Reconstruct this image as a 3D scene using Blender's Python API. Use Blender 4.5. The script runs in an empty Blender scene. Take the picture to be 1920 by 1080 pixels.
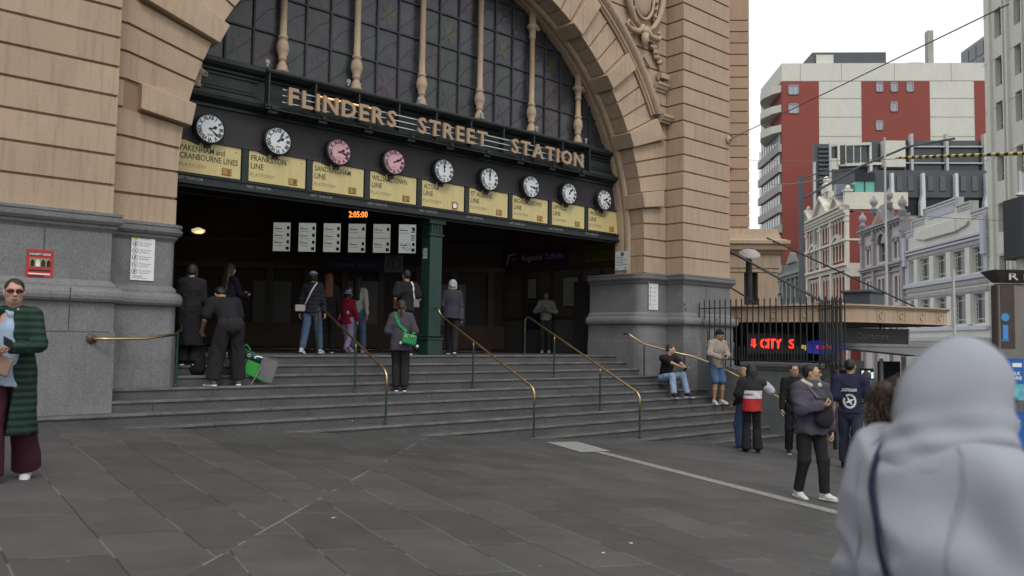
import bpy, math, random
import numpy as np
from mathutils import Matrix, Vector, Quaternion
random.seed(7); rng = np.random.default_rng(7)
PI = math.pi; A = 2 ** -.5
sc = bpy.context.scene
# ------------------------------------------------------------------ camera
cd = bpy.data.cameras.new('camera'); cam = bpy.data.objects.new('camera', cd); sc.collection.objects.link(cam)
cd.sensor_width = 36; cd.lens = 36 * 1593 / 1920; cd.clip_start = .05; cd.clip_end = 3000
_y, _p, _r = (math.radians(v) for v in (48.16, 3.59, .837))
F0 = Vector((math.cos(_y), math.sin(_y), 0)); R0 = Vector((math.sin(_y), -math.cos(_y), 0)); U0 = Vector((0, 0, 1))
Fw = F0 * math.cos(_p) + U0 * math.sin(_p); U1 = U0 * math.cos(_p) - F0 * math.sin(_p)
Rt = R0 * math.cos(_r) + U1 * math.sin(_r); Up = U1 * math.cos(_r) - R0 * math.sin(_r)
cam.matrix_world = Matrix(((Rt.x, Up.x, -Fw.x, 0), (Rt.y, Up.y, -Fw.y, 0), (Rt.z, Up.z, -Fw.z, 0), (0, 0, 0, 1)))
cd.dof.use_dof = True; cd.dof.focus_distance = 17.0; cd.dof.aperture_fstop = 2.5
sc.camera = cam
# ------------------------------------------------------------------ sky, sun, exposure
w = bpy.data.worlds.new('World'); sc.world = w; w.use_nodes = True
nt = w.node_tree; nt.nodes.clear()
SUN_EL, SUN_AZ = math.radians(52), math.radians(-115)     # azimuth of the sun measured from +x towards +y
sky = nt.nodes.new('ShaderNodeTexSky'); sky.sky_type = 'NISHITA'; sky.sun_disc = False
sky.sun_elevation = SUN_EL; sky.sun_rotation = PI / 2 - SUN_AZ; sky.air_density = 1.0; sky.dust_density = 6.0; sky.ozone_density = 1.0
hs = nt.nodes.new('ShaderNodeHueSaturation'); hs.inputs['Saturation'].default_value = .12; hs.inputs['Value'].default_value = .55
mx = nt.nodes.new('ShaderNodeMix'); mx.data_type = 'RGBA'; mx.inputs[0].default_value = .62
tc = nt.nodes.new('ShaderNodeTexCoord'); cn = nt.nodes.new('ShaderNodeTexNoise'); cn.inputs['Scale'].default_value = 2.2; cn.inputs['Detail'].default_value = 5
cr = nt.nodes.new('ShaderNodeValToRGB'); cr.color_ramp.elements[0].position = .3; cr.color_ramp.elements[1].position = .75
cr.color_ramp.elements[0].color = (9.6, 9.8, 10.1, 1); cr.color_ramp.elements[1].color = (12.4, 12.4, 12.5, 1)
bg = nt.nodes.new('ShaderNodeBackground'); bg.inputs['Strength'].default_value = .12
wo = nt.nodes.new('ShaderNodeOutputWorld')
L = nt.links.new
L(sky.outputs[0], hs.inputs['Color']); L(tc.outputs['Generated'], cn.inputs['Vector']); L(cn.outputs['Fac'], cr.inputs[0])
L(hs.outputs[0], mx.inputs[6]); L(cr.outputs[0], mx.inputs[7]); L(mx.outputs[2], bg.inputs['Color']); L(bg.outputs[0], wo.inputs[0])
sd = bpy.data.lights.new('sun', 'SUN'); sd.energy = .9; sd.angle = math.radians(16); sd.color = (1, .97, .93)
so = bpy.data.objects.new('sun', sd); sc.collection.objects.link(so)
sv = Vector((math.cos(SUN_EL) * math.cos(SUN_AZ), math.cos(SUN_EL) * math.sin(SUN_AZ), math.sin(SUN_EL)))
so.rotation_euler = sv.to_track_quat('Z', 'Y').to_euler()
sc.view_settings.view_transform = 'Standard'; sc.view_settings.look = 'None'; sc.view_settings.exposure = .28; sc.view_settings.gamma = 1

# ------------------------------------------------------------------ helpers
class M:
    def __init__(s): s.v = []; s.f = []; s.m = []
    def add(s, vs, fs, mi=0):
        n = len(s.v); s.v += [tuple(map(float, v)) for v in vs]
        for f in fs: s.f.append(tuple(i + n for i in f)); s.m.append(mi)
        return s
    def box(s, x0, x1, y0, y1, z0, z1, mi=0):
        return s.add([(x, y, z) for z in (z0, z1) for y in (y0, y1) for x in (x0, x1)],
                     [(0, 2, 3, 1), (4, 5, 7, 6), (0, 1, 5, 4), (2, 6, 7, 3), (0, 4, 6, 2), (1, 3, 7, 5)], mi)
    def obox(s, c, ax, ay, az, mi=0):      # centre and three half axes
        c, ax, ay, az = map(Vector, (c, ax, ay, az)); vs = [c + i * ax + j * ay + k * az for k in (-1, 1) for j in (-1, 1) for i in (-1, 1)]
        fs = [(0, 2, 3, 1), (4, 5, 7, 6), (0, 1, 5, 4), (2, 6, 7, 3), (0, 4, 6, 2), (1, 3, 7, 5)]
        if ax.cross(ay).dot(az) < 0: fs = [f[::-1] for f in fs]
        return s.add(vs, fs, mi)
    def prism(s, poly, o, ex, ey, ez, d0, d1, mi=0):   # 2d polygon in ex,ey, extruded along ez
        o, ex, ey, ez = map(Vector, (o, ex, ey, ez)); n = len(poly)
        vs = [o + ex * a + ey * b + ez * d for d in (d0, d1) for a, b in poly]
        ar = sum(poly[i][0] * poly[(i + 1) % n][1] - poly[(i + 1) % n][0] * poly[i][1] for i in range(n))
        fl = (ar > 0) == (ex.cross(ey).dot(ez) * (d1 - d0) > 0)
        fs = [tuple(range(n))[::-1], tuple(range(n, 2 * n))] + [(i, (i + 1) % n, (i + 1) % n + n, i + n) for i in range(n)]
        if not fl: fs = [f[::-1] for f in fs]
        return s.add(vs, fs, mi)
    def quad(s, a, b, c, d, mi=0): return s.add([a, b, c, d], [(0, 1, 2, 3)], mi)
    def tube(s, pts, r, n=8, mi=0, cap=True):
        pts = [Vector(p) for p in pts]; rs = r if isinstance(r, (list, tuple)) else [r] * len(pts)
        u = None; rings = []
        for i, p in enumerate(pts):
            t = (pts[min(i + 1, len(pts) - 1)] - pts[max(i - 1, 0)]).normalized()
            if u is None: u = t.orthogonal().normalized()
            u = (u - t * u.dot(t)).normalized(); v = t.cross(u)
            rings.append([p + (u * math.cos(2 * PI * k / n) + v * math.sin(2 * PI * k / n)) * rs[i] for k in range(n)])
        vs = [q for g in rings for q in g]
        fs = [(i * n + k, i * n + (k + 1) % n, (i + 1) * n + (k + 1) % n, (i + 1) * n + k) for i in range(len(pts) - 1) for k in range(n)]
        if cap: fs += [tuple(range(n))[::-1], tuple((len(pts) - 1) * n + k for k in range(n))]
        return s.add(vs, fs, mi)
    def lathe(s, prof, c=(0, 0, 0), n=14, mi=0, ax=None):  # prof (r, h)
        c = Vector(c); Z = Vector(ax).normalized() if ax else Vector((0, 0, 1)); X = Z.orthogonal().normalized(); Y = Z.cross(X)
        vs = [c + Z * h + (X * math.cos(2 * PI * k / n) + Y * math.sin(2 * PI * k / n)) * max(r, 1e-4) for r, h in prof for k in range(n)]
        fs = [(i * n + k, i * n + (k + 1) % n, (i + 1) * n + (k + 1) % n, (i + 1) * n + k) for i in range(len(prof) - 1) for k in range(n)]
        fs += [tuple(range(n))[::-1], tuple((len(prof) - 1) * n + k for k in range(n))]
        return s.add(vs, fs, mi)
    def sweep(s, path, prof, mi=0):   # path 2d (travel dir, outward = right hand), prof (out, z) bottom to top
        n = len(path); P = [Vector(p) for p in path]; offs = []
        for i in range(n):
            d0 = (P[i] - P[i - 1]).normalized() if i else None; d1 = (P[i + 1] - P[i]).normalized() if i < n - 1 else None
            a = d0 or d1; b = d1 or d0
            na = Vector((a.y, -a.x)); nb = Vector((b.y, -b.x)); m = na + nb
            offs.append(m / max(m.dot(na), .2))
        vs = [(P[i].x + offs[i].x * o, P[i].y + offs[i].y * o, z) for i in range(n) for o, z in prof]; k = len(prof)
        fs = [(i * k + j, (i + 1) * k + j, (i + 1) * k + j + 1, i * k + j + 1) for i in range(n - 1) for j in range(k - 1)]
        return s.add(vs, fs, mi)
    def grid(s, fn, nu, nv, mi=0):
        vs = [fn(i / nu, j / nv) for j in range(nv + 1) for i in range(nu + 1)]
        return s.add(vs, [(j * (nu + 1) + i, j * (nu + 1) + i + 1, (j + 1) * (nu + 1) + i + 1, (j + 1) * (nu + 1) + i) for j in range(nv) for i in range(nu)], mi)
    def build(s, name, mats, parent=None, smooth=False, bevel=0, loc=None, rot=None, **props):
        me = bpy.data.meshes.new(name); me.from_pydata(s.v, [], s.f)
        for m in (mats if isinstance(mats, (list, tuple)) else [mats]): me.materials.append(m)
        me.polygons.foreach_set('material_index', s.m)
        if smooth: me.polygons.foreach_set('use_smooth', [True] * len(s.f))
        me.update(); o = bpy.data.objects.new(name, me); sc.collection.objects.link(o)
        if parent: o.parent = parent
        if loc: o.location = loc
        if rot: o.rotation_euler = rot
        if bevel:
            b = o.modifiers.new('edge', 'BEVEL'); b.width = bevel; b.segments = 2; b.limit_method = 'ANGLE'
        for k, v in props.items(): o[k] = v
        return o
def thing(name, label, cat, loc=(0, 0, 0), rz=0, group=None):
    o = bpy.data.objects.new(name, None); sc.collection.objects.link(o); o.location = loc; o.rotation_euler = (0, 0, rz); o.empty_display_size = .1
    o['label'] = label; o['category'] = cat
    if group: o['group'] = group
    return o
def tag(o, label, cat, group=None):
    o['label'] = label; o['category'] = cat
    if group: o['group'] = group
    return o
def copy_tree(o, parent=None):
    c = o.copy(); sc.collection.objects.link(c); c.parent = parent
    for ch in o.children: copy_tree(ch, c)
    return c
def text_m(body, size, bold=0, width=None, depth=0, align='LEFT', sx=1, res=2):
    """text as a list of verts/faces in the xz-plane, baseline at z=0"""
    cu = bpy.data.curves.new('t', 'FONT'); cu.body = body; cu.size = size; cu.offset = bold; cu.extrude = depth; cu.resolution_u = res; cu.align_x = 'LEFT'
    ob = bpy.data.objects.new('t', cu); sc.collection.objects.link(ob); bpy.context.view_layer.update()
    me = ob.evaluated_get(bpy.context.evaluated_depsgraph_get()).to_mesh()
    vs = [(v.co.x, v.co.z, v.co.y) for v in me.vertices]; fs = [tuple(p.vertices) for p in me.polygons]
    ob.evaluated_get(bpy.context.evaluated_depsgraph_get()).to_mesh_clear(); bpy.data.objects.remove(ob); bpy.data.curves.remove(cu)
    if not vs: return [], [], 0
    x0 = min(v[0] for v in vs); x1 = max(v[0] for v in vs); k = (width / (x1 - x0)) if width else sx
    vs = [((v[0] - x0) * k, -v[1], v[2]) for v in vs]; W = (x1 - x0) * k
    if align == 'CENTER': vs = [(v[0] - W / 2, v[1], v[2]) for v in vs]
    return vs, [f[::-1] if False else f for f in fs], W
def put_text(m, body, size, x, z, mi=0, y=0, **k):
    vs, fs, W = text_m(body, size, **k); m.add([(v[0] + x, v[1] + y, v[2] + z) for v in vs], fs, mi); return W

# ------------------------------------------------------------------ materials
MATS = {}
def mat(name, col, rough=.8, var=.12, scale=2., bump=0., bscale=40., metal=0., emit=None, es=1., spec=.35, streak=0., stretch=(1, 1, 1), speck=0., detail=6, course=0., joints=0., bdist=.02):
    if name in MATS: return MATS[name]
    m = bpy.data.materials.new(name); m.use_nodes = True; n = m.node_tree.nodes; l = m.node_tree.links.new
    b = n['Principled BSDF']; b.inputs['Roughness'].default_value = rough; b.inputs['Metallic'].default_value = metal
    b.inputs['Specular IOR Level'].default_value = spec
    tc = n.new('ShaderNodeTexCoord'); mp = n.new('ShaderNodeMapping'); mp.inputs['Scale'].default_value = stretch; l(tc.outputs['Object'], mp.inputs[0])
    t = n.new('ShaderNodeTexNoise'); t.inputs['Scale'].default_value = scale; t.inputs['Detail'].default_value = detail; t.inputs['Roughness'].default_value = .62; l(mp.outputs[0], t.inputs['Vector'])
    r = n.new('ShaderNodeMapRange'); r.inputs[1].default_value = .25; r.inputs[2].default_value = .75; r.inputs[3].default_value = 1 - var; r.inputs[4].default_value = 1 + var
    l(t.outputs['Fac'], r.inputs[0]); fac = r.outputs[0]
    if speck:
        t2 = n.new('ShaderNodeTexNoise'); t2.inputs['Scale'].default_value = 55; t2.inputs['Detail'].default_value = 3; l(tc.outputs['Object'], t2.inputs['Vector'])
        r2 = n.new('ShaderNodeMapRange'); r2.inputs[1].default_value = .35; r2.inputs[2].default_value = .65; r2.inputs[3].default_value = 1 - speck; r2.inputs[4].default_value = 1 + speck
        l(t2.outputs['Fac'], r2.inputs[0]); mm = n.new('ShaderNodeMath'); mm.operation = 'MULTIPLY'; l(fac, mm.inputs[0]); l(r2.outputs[0], mm.inputs[1]); fac = mm.outputs[0]
    if streak:
        mp3 = n.new('ShaderNodeMapping'); mp3.inputs['Scale'].default_value = (9, 9, .7); l(tc.outputs['Object'], mp3.inputs[0])
        t3 = n.new('ShaderNodeTexNoise'); t3.inputs['Scale'].default_value = 1.4; t3.inputs['Detail'].default_value = 4; l(mp3.outputs[0], t3.inputs['Vector'])
        r3 = n.new('ShaderNodeMapRange'); r3.inputs[1].default_value = .5; r3.inputs[2].default_value = .8; r3.inputs[3].default_value = 1; r3.inputs[4].default_value = 1 - streak
        l(t3.outputs['Fac'], r3.inputs[0]); mm = n.new('ShaderNodeMath'); mm.operation = 'MULTIPLY'; l(fac, mm.inputs[0]); l(r3.outputs[0], mm.inputs[1]); fac = mm.outputs[0]
    if joints:
        sj = n.new('ShaderNodeSeparateXYZ'); l(tc.outputs['Object'], sj.inputs[0])
        def qq(op, a, b_=None):
            k = n.new('ShaderNodeMath'); k.operation = op
            for i, v in enumerate((a, b_)):
                if v is None: continue
                if isinstance(v, (int, float)): k.inputs[i].default_value = v
                else: l(v, k.inputs[i])
            return k.outputs[0]
        stp = qq('FLOOR', qq('DIVIDE', qq('ADD', sj.outputs[2], .06), .158)); fr = qq('FRACT', qq('ADD', qq('DIVIDE', sj.outputs[0], joints), qq('MULTIPLY', stp, .387)))
        fac = qq('MULTIPLY', fac, qq('SUBTRACT', 1, qq('MULTIPLY', qq('LESS_THAN', fr, .007), .6)))
    if course:      # each course of blocks has been repainted in a slightly different batch
        sx = n.new('ShaderNodeSeparateXYZ'); l(tc.outputs['Object'], sx.inputs[0])
        def q(op, a, b_=None):
            k = n.new('ShaderNodeMath'); k.operation = op
            for i, v in enumerate((a, b_)):
                if v is None: continue
                if isinstance(v, (int, float)): k.inputs[i].default_value = v
                else: l(v, k.inputs[i])
            return k.outputs[0]
        fz = q('FLOOR', q('DIVIDE', q('SUBTRACT', sx.outputs[2], .298), .437)); fx = q('FLOOR', q('MULTIPLY', q('ADD', sx.outputs[0], q('MULTIPLY', sx.outputs[1], .7)), .55))
        cb = n.new('ShaderNodeCombineXYZ'); l(fx, cb.inputs[0]); l(fz, cb.inputs[2]); wn = n.new('ShaderNodeTexWhiteNoise'); l(cb.outputs[0], wn.inputs[0])
        fac = q('MULTIPLY', fac, q('ADD', q('MULTIPLY', wn.outputs['Value'], 2 * course), 1 - course))
    vm = n.new('ShaderNodeVectorMath'); vm.operation = 'SCALE'; vm.inputs[0].default_value = col[:3]; l(fac, vm.inputs['Scale']); l(vm.outputs[0], b.inputs['Base Color'])
    if bump:
        tb = n.new('ShaderNodeTexNoise'); tb.inputs['Scale'].default_value = bscale; tb.inputs['Detail'].default_value = 4; l(tc.outputs['Object'], tb.inputs['Vector'])
        bp = n.new('ShaderNodeBump'); bp.inputs['Strength'].default_value = bump; bp.inputs['Distance'].default_value = bdist; l(tb.outputs['Fac'], bp.inputs['Height']); l(bp.outputs[0], b.inputs['Normal'])
    if emit: b.inputs['Emission Color'].default_value = (*emit, 1); b.inputs['Emission Strength'].default_value = es
    MATS[name] = m; return m
def wave_mat(name, bands, axis='Z', rough=.85, noise=.06):
    """cloth in bands by height: bands = [(z, colour), ...] ascending, constant"""
    m = mat(name, (1, 1, 1), rough, noise, 8); n = m.node_tree.nodes; l = m.node_tree.links.new; b = n['Principled BSDF']
    src = b.inputs['Base Color'].links[0].from_socket
    tc = n.new('ShaderNodeTexCoord'); sp = n.new('ShaderNodeSeparateXYZ'); l(tc.outputs['Object'], sp.inputs[0])
    r = n.new('ShaderNodeMapRange'); r.inputs[1].default_value = 0; r.inputs[2].default_value = 2; l(sp.outputs[axis], r.inputs[0])
    c = n.new('ShaderNodeValToRGB'); c.color_ramp.interpolation = 'CONSTANT'; e = c.color_ramp.elements
    e[0].position = 0; e[0].color = (*bands[0][1], 1); e.remove(e[1])
    for z, col in bands[1:]: x = e.new(z / 2); x.color = (*col, 1)
    mu = n.new('ShaderNodeVectorMath'); mu.operation = 'MULTIPLY'; l(r.outputs[0], c.inputs[0]); l(c.outputs[0], mu.inputs[0]); l(src, mu.inputs[1]); l(mu.outputs[0], b.inputs['Base Color'])
    return m
TAN = mat('tan_paint', (.375, .280, .194), .7, .08, 1.1, .15, 30, streak=.3, speck=.05, course=.06)
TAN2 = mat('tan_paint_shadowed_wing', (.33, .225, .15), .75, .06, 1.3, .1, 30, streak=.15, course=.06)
GROOVE = mat('joint_paint', (.30, .20, .135), .8, .05)
GRAN = mat('grey_granite', (.155, .156, .158), .62, .22, 1.4, .25, 60, streak=.15, speck=.2)
GRAN2 = mat('dark_granite', (.11, .118, .122), .7, .18, 2.2, .25, 50, streak=.15, speck=.12)
STEP = mat('bluestone_step', (.074, .073, .073), .75, .3, 2.4, .3, 60, speck=.15, stretch=(.6, 1.5, 1.5), joints=1.7)
NOSE = mat('worn_step_edge', (.118, .116, .113), .65, .5, 3.5, .3, 60, stretch=(.7, 1, 1), speck=.2, joints=1.7)
GREEN = mat('dark_green_iron', (.016, .022, .022), .5, .2, 5, .15, 40, streak=.3)
GREEN2 = mat('post_green', (.012, .038, .030), .42, .25, 7, .1, 40)
BLACK = mat('black_metal', (.018, .019, .021), .45, .2, 6)
SOOT = mat('maroon_black_boarding', (.028, .025, .028), .6, .15, 2)
BRASS = mat('brass', (.50, .36, .18), .33, .18, 9, metal=1., bump=.05)
YEL = mat('yellow_sign_enamel', (.52, .435, .20), .4, .06, 3, streak=.12)
INK = mat('dark_ink', (.05, .045, .03), .6, .1)
INK2 = mat('faded_ink', (.27, .22, .11), .6, .1)
WHITE = mat('white_enamel', (.68, .69, .70), .45, .05)
GOLD = mat('gold_letter', (.33, .235, .15), .45, .1, 6, metal=.15)
GLASSD = mat('dark_leadlight', (.032, .034, .042), .16, .5, 3.5, .5, 14, spec=.45)
LEAD = mat('lead_came', (.03, .034, .037), .6, .2)
ALU = mat('bare_aluminium', (.45, .46, .47), .4, .1, metal=.8)
RED = mat('red_paint', (.42, .02, .02), .4, .08)

def ground_z(x, y):
    g = -.0657 * x + .0319 * y - 1.3965; g = min(g, -.9 + .0 * x)
    d = math.hypot(x - 8, y - 6); t = min(max((d - 16) / 30, 0), 1); t = t * t * (3 - 2 * t)
    return g * (1 - t) + (-2.9) * t
# ------------------------------------------------------------------ ground (structure)
def paving_mat():
    m = bpy.data.materials.new('bluestone_paving'); m.use_nodes = True; n = m.node_tree.nodes; l = m.node_tree.links.new; b = n['Principled BSDF']
    tc = n.new('ShaderNodeTexCoord'); sp = n.new('ShaderNodeSeparateXYZ'); l(tc.outputs['Object'], sp.inputs[0])
    def mth(op, a, bb=None, c=None):
        q = n.new('ShaderNodeMath'); q.operation = op
        for i, v in enumerate((a, bb, c)):
            if v is None: continue
            if isinstance(v, (int, float)): q.inputs[i].default_value = v
            else: l(v, q.inputs[i])
        return q.outputs[0]
    dia = mth('SUBTRACT', mth('SUBTRACT', sp.outputs[0], sp.outputs[1]), -3.0)     # > 0 east of the diagonal joint
    side = mth('GREATER_THAN', dia, 0)
    def rot(ang):
        r = n.new('ShaderNodeVectorRotate'); r.rotation_type = 'Z_AXIS'; r.inputs['Angle'].default_value = ang; l(tc.outputs['Object'], r.inputs[0]); return r.outputs[0]
    mv = n.new('ShaderNodeMix'); mv.data_type = 'VECTOR'; l(side, mv.inputs[0]); l(rot(math.radians(-84)), mv.inputs[4]); l(rot(math.radians(-77)), mv.inputs[5])
    br = n.new('ShaderNodeTexBrick'); br.inputs['Scale'].default_value = 1; br.inputs['Brick Width'].default_value = 1.25; br.inputs['Row Height'].default_value = .56
    br.inputs['Mortar Size'].default_value = .008; br.inputs['Mortar Smooth'].default_value = .3; br.inputs['Bias'].default_value = -.1; br.offset = .42
    br.inputs['Color1'].default_value = (.070, .069, .068, 1); br.inputs['Color2'].default_value = (.054, .053, .052, 1); br.inputs['Mortar'].default_value = (.034, .033, .032, 1)
    nz = n.new('ShaderNodeTexNoise'); nz.inputs['Scale'].default_value = 3; nz.inputs['Detail'].default_value = 2; l(tc.outputs['Object'], nz.inputs['Vector'])
    wob = n.new('ShaderNodeVectorMath'); wob.operation = 'MULTIPLY_ADD'; l(nz.outputs['Color'], wob.inputs[0]); wob.inputs[1].default_value = (.02, .02, 0); l(mv.outputs[1], wob.inputs[2])
    l(wob.outputs[0], br.inputs['Vector'])
    n1 = n.new('ShaderNodeTexNoise'); n1.inputs['Scale'].default_value = 1.1; n1.inputs['Detail'].default_value = 8; n1.inputs['Roughness'].default_value = .7; l(tc.outputs['Object'], n1.inputs['Vector'])
    r1 = n.new('ShaderNodeMapRange'); r1.inputs[1].default_value = .3; r1.inputs[2].default_value = .7; r1.inputs[3].default_value = .78; r1.inputs[4].default_value = 1.22; l(n1.outputs['Fac'], r1.inputs[0])
    n2 = n.new('ShaderNodeTexNoise'); n2.inputs['Scale'].default_value = 40; n2.inputs['Detail'].default_value = 3; l(tc.outputs['Object'], n2.inputs['Vector'])
    r2 = n.new('ShaderNodeMapRange'); r2.inputs[3].default_value = .88; r2.inputs[4].default_value = 1.12; l(n2.outputs['Fac'], r2.inputs[0])
    # pale worn grout showing only here and there
    n3 = n.new('ShaderNodeTexNoise'); n3.inputs['Scale'].default_value = 1.7; n3.inputs['Detail'].default_value = 3; l(tc.outputs['Object'], n3.inputs['Vector'])
    g = mth('MULTIPLY', br.outputs['Fac'], mth('MULTIPLY', mth('GREATER_THAN', n3.outputs['Fac'], .5), .34))
    mg = n.new('ShaderNodeMix'); mg.data_type = 'RGBA'; l(g, mg.inputs[0]); l(br.outputs['Color'], mg.inputs[6]); mg.inputs[7].default_value = (.26, .255, .24, 1)
    dl = mth('LESS_THAN', mth('ABSOLUTE', dia), .011); dlf = mth('MULTIPLY', dl, mth('ADD', mth('MULTIPLY', mth('GREATER_THAN', n3.outputs['Fac'], .52), .5), .06))
    md = n.new('ShaderNodeMix'); md.data_type = 'RGBA'; l(dlf, md.inputs[0]); l(mg.outputs[2], md.inputs[6]); md.inputs[7].default_value = (.24, .235, .22, 1)
    # old chewing gum
    vo = n.new('ShaderNodeTexVoronoi'); vo.inputs['Scale'].default_value = 2.2; vo.inputs['Randomness'].default_value = 1; l(tc.outputs['Object'], vo.inputs['Vector'])
    gum = mth('MULTIPLY', mth('LESS_THAN', vo.outputs['Distance'], .030), .35)
    mgm = n.new('ShaderNodeMix'); mgm.data_type = 'RGBA'; l(gum, mgm.inputs[0]); l(md.outputs[2], mgm.inputs[6]); mgm.inputs[7].default_value = (.3, .3, .29, 1)
    v1 = n.new('ShaderNodeVectorMath'); v1.operation = 'SCALE'; l(mgm.outputs[2], v1.inputs[0]); l(mth('MULTIPLY', r1.outputs[0], r2.outputs[0]), v1.inputs['Scale'])
    l(v1.outputs[0], b.inputs['Base Color'])
    rr = n.new('ShaderNodeMapRange'); rr.inputs[3].default_value = .5; rr.inputs[4].default_value = .8; l(n1.outputs['Fac'], rr.inputs[0]); l(rr.outputs[0], b.inputs['Roughness'])
    b.inputs['Specular IOR Level'].default_value = .3
    bp = n.new('ShaderNodeBump'); bp.inputs['Strength'].default_value = .25; bp.inputs['Distance'].default_value = .006
    l(mth('SUBTRACT', mth('MULTIPLY', n2.outputs['Fac'], .5), br.outputs['Fac']), bp.inputs['Height']); l(bp.outputs[0], b.inputs['Normal'])
    return m
PAVE = paving_mat()
def gridcoords(a, b, fa, fb, fine, coarse):
    c = []; x = a
    while x < b: c.append(x); x += fine if fa <= x < fb else coarse
    return c + [b]
xs = gridcoords(-60, 60, -10, 34, 1, 8); ys = gridcoords(-60, 60, -8, 24, 1, 8)
xs = [-900, -200] + xs + [200, 900]; ys = [-900, -200] + ys + [200, 900]
m = M(); m.add([(x, y, ground_z(x, y)) for y in ys for x in xs], [(j * len(xs) + i, j * len(xs) + i + 1, (j + 1) * len(xs) + i + 1, (j + 1) * len(xs) + i) for j in range(len(ys) - 1) for i in range(len(xs) - 1)])
m.build('ground', PAVE, kind='structure')
# road across, kerb
def street_pt(s, n, z=0): return (s * A - (n - 30) * A, s * A + (n - 30) * A, z)   # street frame: s along, n out from the far facades
m = M()
rz = lambda x, y: ground_z(x, y) + .004
pts = []
for i in range(0, 33):
    s = 12 + i * 6
    row = [street_pt(s, n_) for n_ in (19, 14, 9, 3.2)]
    pts += [(p[0], p[1], rz(p[0], p[1]) + .004) for p in row]
m.add(pts, [(i * 4 + j, (i + 1) * 4 + j, (i + 1) * 4 + j + 1, i * 4 + j + 1) for i in range(32) for j in range(3)])
m.build('road', mat('asphalt', (.06, .06, .062), .8, .15, 4, .2, 50), kind='structure')

# tactile paving and slotted drain
m = M()
def gp(x, y, dz): return (x, y, ground_z(x, y) + dz)
c0, c1, c2, c3 = (10.36, 10.61), (11.19, 10.67), (10.75, 9.50), (9.94, 9.40)
m.quad(gp(*c3, .006), gp(*c2, .006), gp(*c1, .006), gp(*c0, .006), 0)
for k in range(13):
    t = (k + .5) / 13; a = [c0[i] * (1 - t) + c1[i] * t for i in (0, 1)]; b = [c3[i] * (1 - t) + c2[i] * t for i in (0, 1)]
    wv = Vector((c1[0] - c0[0], c1[1] - c0[1])).normalized() * .014
    m.add([gp(a[0] - wv.x, a[1] - wv.y, .0065), gp(b[0] - wv.x, b[1] - wv.y, .0065), gp(b[0] + wv.x, b[1] + wv.y, .0065), gp(a[0] + wv.x, a[1] + wv.y, .0065),
           gp(a[0] - wv.x * .6, a[1], .013), gp(b[0] - wv.x * .6, b[1], .013), gp(b[0] + wv.x * .6, b[1], .013), gp(a[0] + wv.x * .6, a[1], .013)],
          [(0, 1, 5, 4), (4, 5, 6, 7), (3, 7, 6, 2), (0, 4, 7, 3), (1, 2, 6, 5)], 1)
o = m.build('tactile_paving', [mat('tactile_base', (.10, .10, .10), .7), mat('tactile_bar', (.34, .34, .33), .6, .2, 9)], kind='structure')
m = M(); n0 = 40
d0, d1 = Vector((10.42, 9.46)), Vector((7.2, -2.0)); dd = (d1 - d0) / n0; wv = Vector((dd.y, -dd.x)).normalized() * .115
for k in range(n0):
    a = d0 + dd * k; b = a + dd * .985
    m.quad(gp(a.x - wv.x, a.y - wv.y, .005), gp(b.x - wv.x, b.y - wv.y, .005), gp(b.x + wv.x, b.y + wv.y, .005), gp(a.x + wv.x, a.y + wv.y, .005))
m.build('drain_cover_strip', mat('pale_drain_stone', (.22, .216, .205), .7, .35, 14, .3, 60), kind='structure')
# ================================================================== station building
Y0, H0, RI, TR = 14.3, -.313, .158, .345
PY, RY = 12.97, 13.5                   # front of the piers, front of the arch wall
CX, CZ, RR = 10.71, 2.54, 5.755        # arch centre and radius
JL, JR = CX - RR, CX + RR
PL, PR, PR2 = 3.835, 17.37, 19.42      # pier edges
ZK = [2.17 + .437 * k for k in range(-1, 24)]
TOPZ = 11.2
stn = thing('station_building', 'tan rusticated railway station entrance with a great arch over wide steps on granite piers', 'station building', (8, 14, H0))
O = Vector((8, 14, H0))
def sb(m, name, mats, **k):   # build as part of the station (verts in world coordinates)
    m.v = [(x - O.x, y - O.y, z - O.z) for x, y, z in m.v]; return m.build(name, mats, stn, **k)
def coursed(z0, z1, g=.05, d=.045):
    pr = [(0, z0)]
    for z in ZK:
        if z - g / 2 > z0 and z + g / 2 < z1:
            pr += [(0, z - g / 2), (-.012, z - g / 2 + .008), (-d, z - g / 2 + .008), (-d, z + g / 2 - .008), (-.012, z + g / 2 - .008), (0, z + g / 2)]
    return pr + [(0, z1)]
m = M(); m.sweep([(-9, PY), (PL, PY), (PL, RY + .2)], coursed(1.74, TOPZ)); sb(m, 'pier', TAN)
m = M(); m.sweep([(PR, RY + .2), (PR, PY), (PR2, PY), (PR2, PY + 2.4), (21.4, PY + 3.6)], coursed(1.74, TOPZ)); sb(m, 'pier', TAN)
# stone base: plinth, torus, shaft, cornice
def arc2(cx, cy, r, a0, a1, n): return [(cx + r * math.cos(math.radians(a0 + (a1 - a0) * i / n)), cy + r * math.sin(math.radians(a0 + (a1 - a0) * i / n))) for i in range(n + 1)]
BASE = [(.075, -2.6), (.075, .05), (.07, .052), (.055, .056), (.055, .44), (.06, .46), (.125, .475), (.15, .51), (.158, .56), (.15, .61), (.12, .655), (.075, .675), (.06, .68), (.06, .70), (.045, .74), (.012, .77), (0, .78),
        (0, 1.47), (.02, 1.50), (.05, 1.53), (.055, 1.565), (.09, 1.58), (.12, 1.62), (.125, 1.66), (.10, 1.665), (.10, 1.70), (.115, 1.705), (.115, 1.745), (-.1, 1.76)]
m = M(); m.sweep([(-9, PY), (PL, PY), (PL, RY), (JL - .12, RY)] + arc2(JL - .12, RY + .12, .12, -90, 0, 4)[1:] + [(JL, 15.3)], BASE); sb(m, 'stone_base', GRAN, smooth=False)
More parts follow.
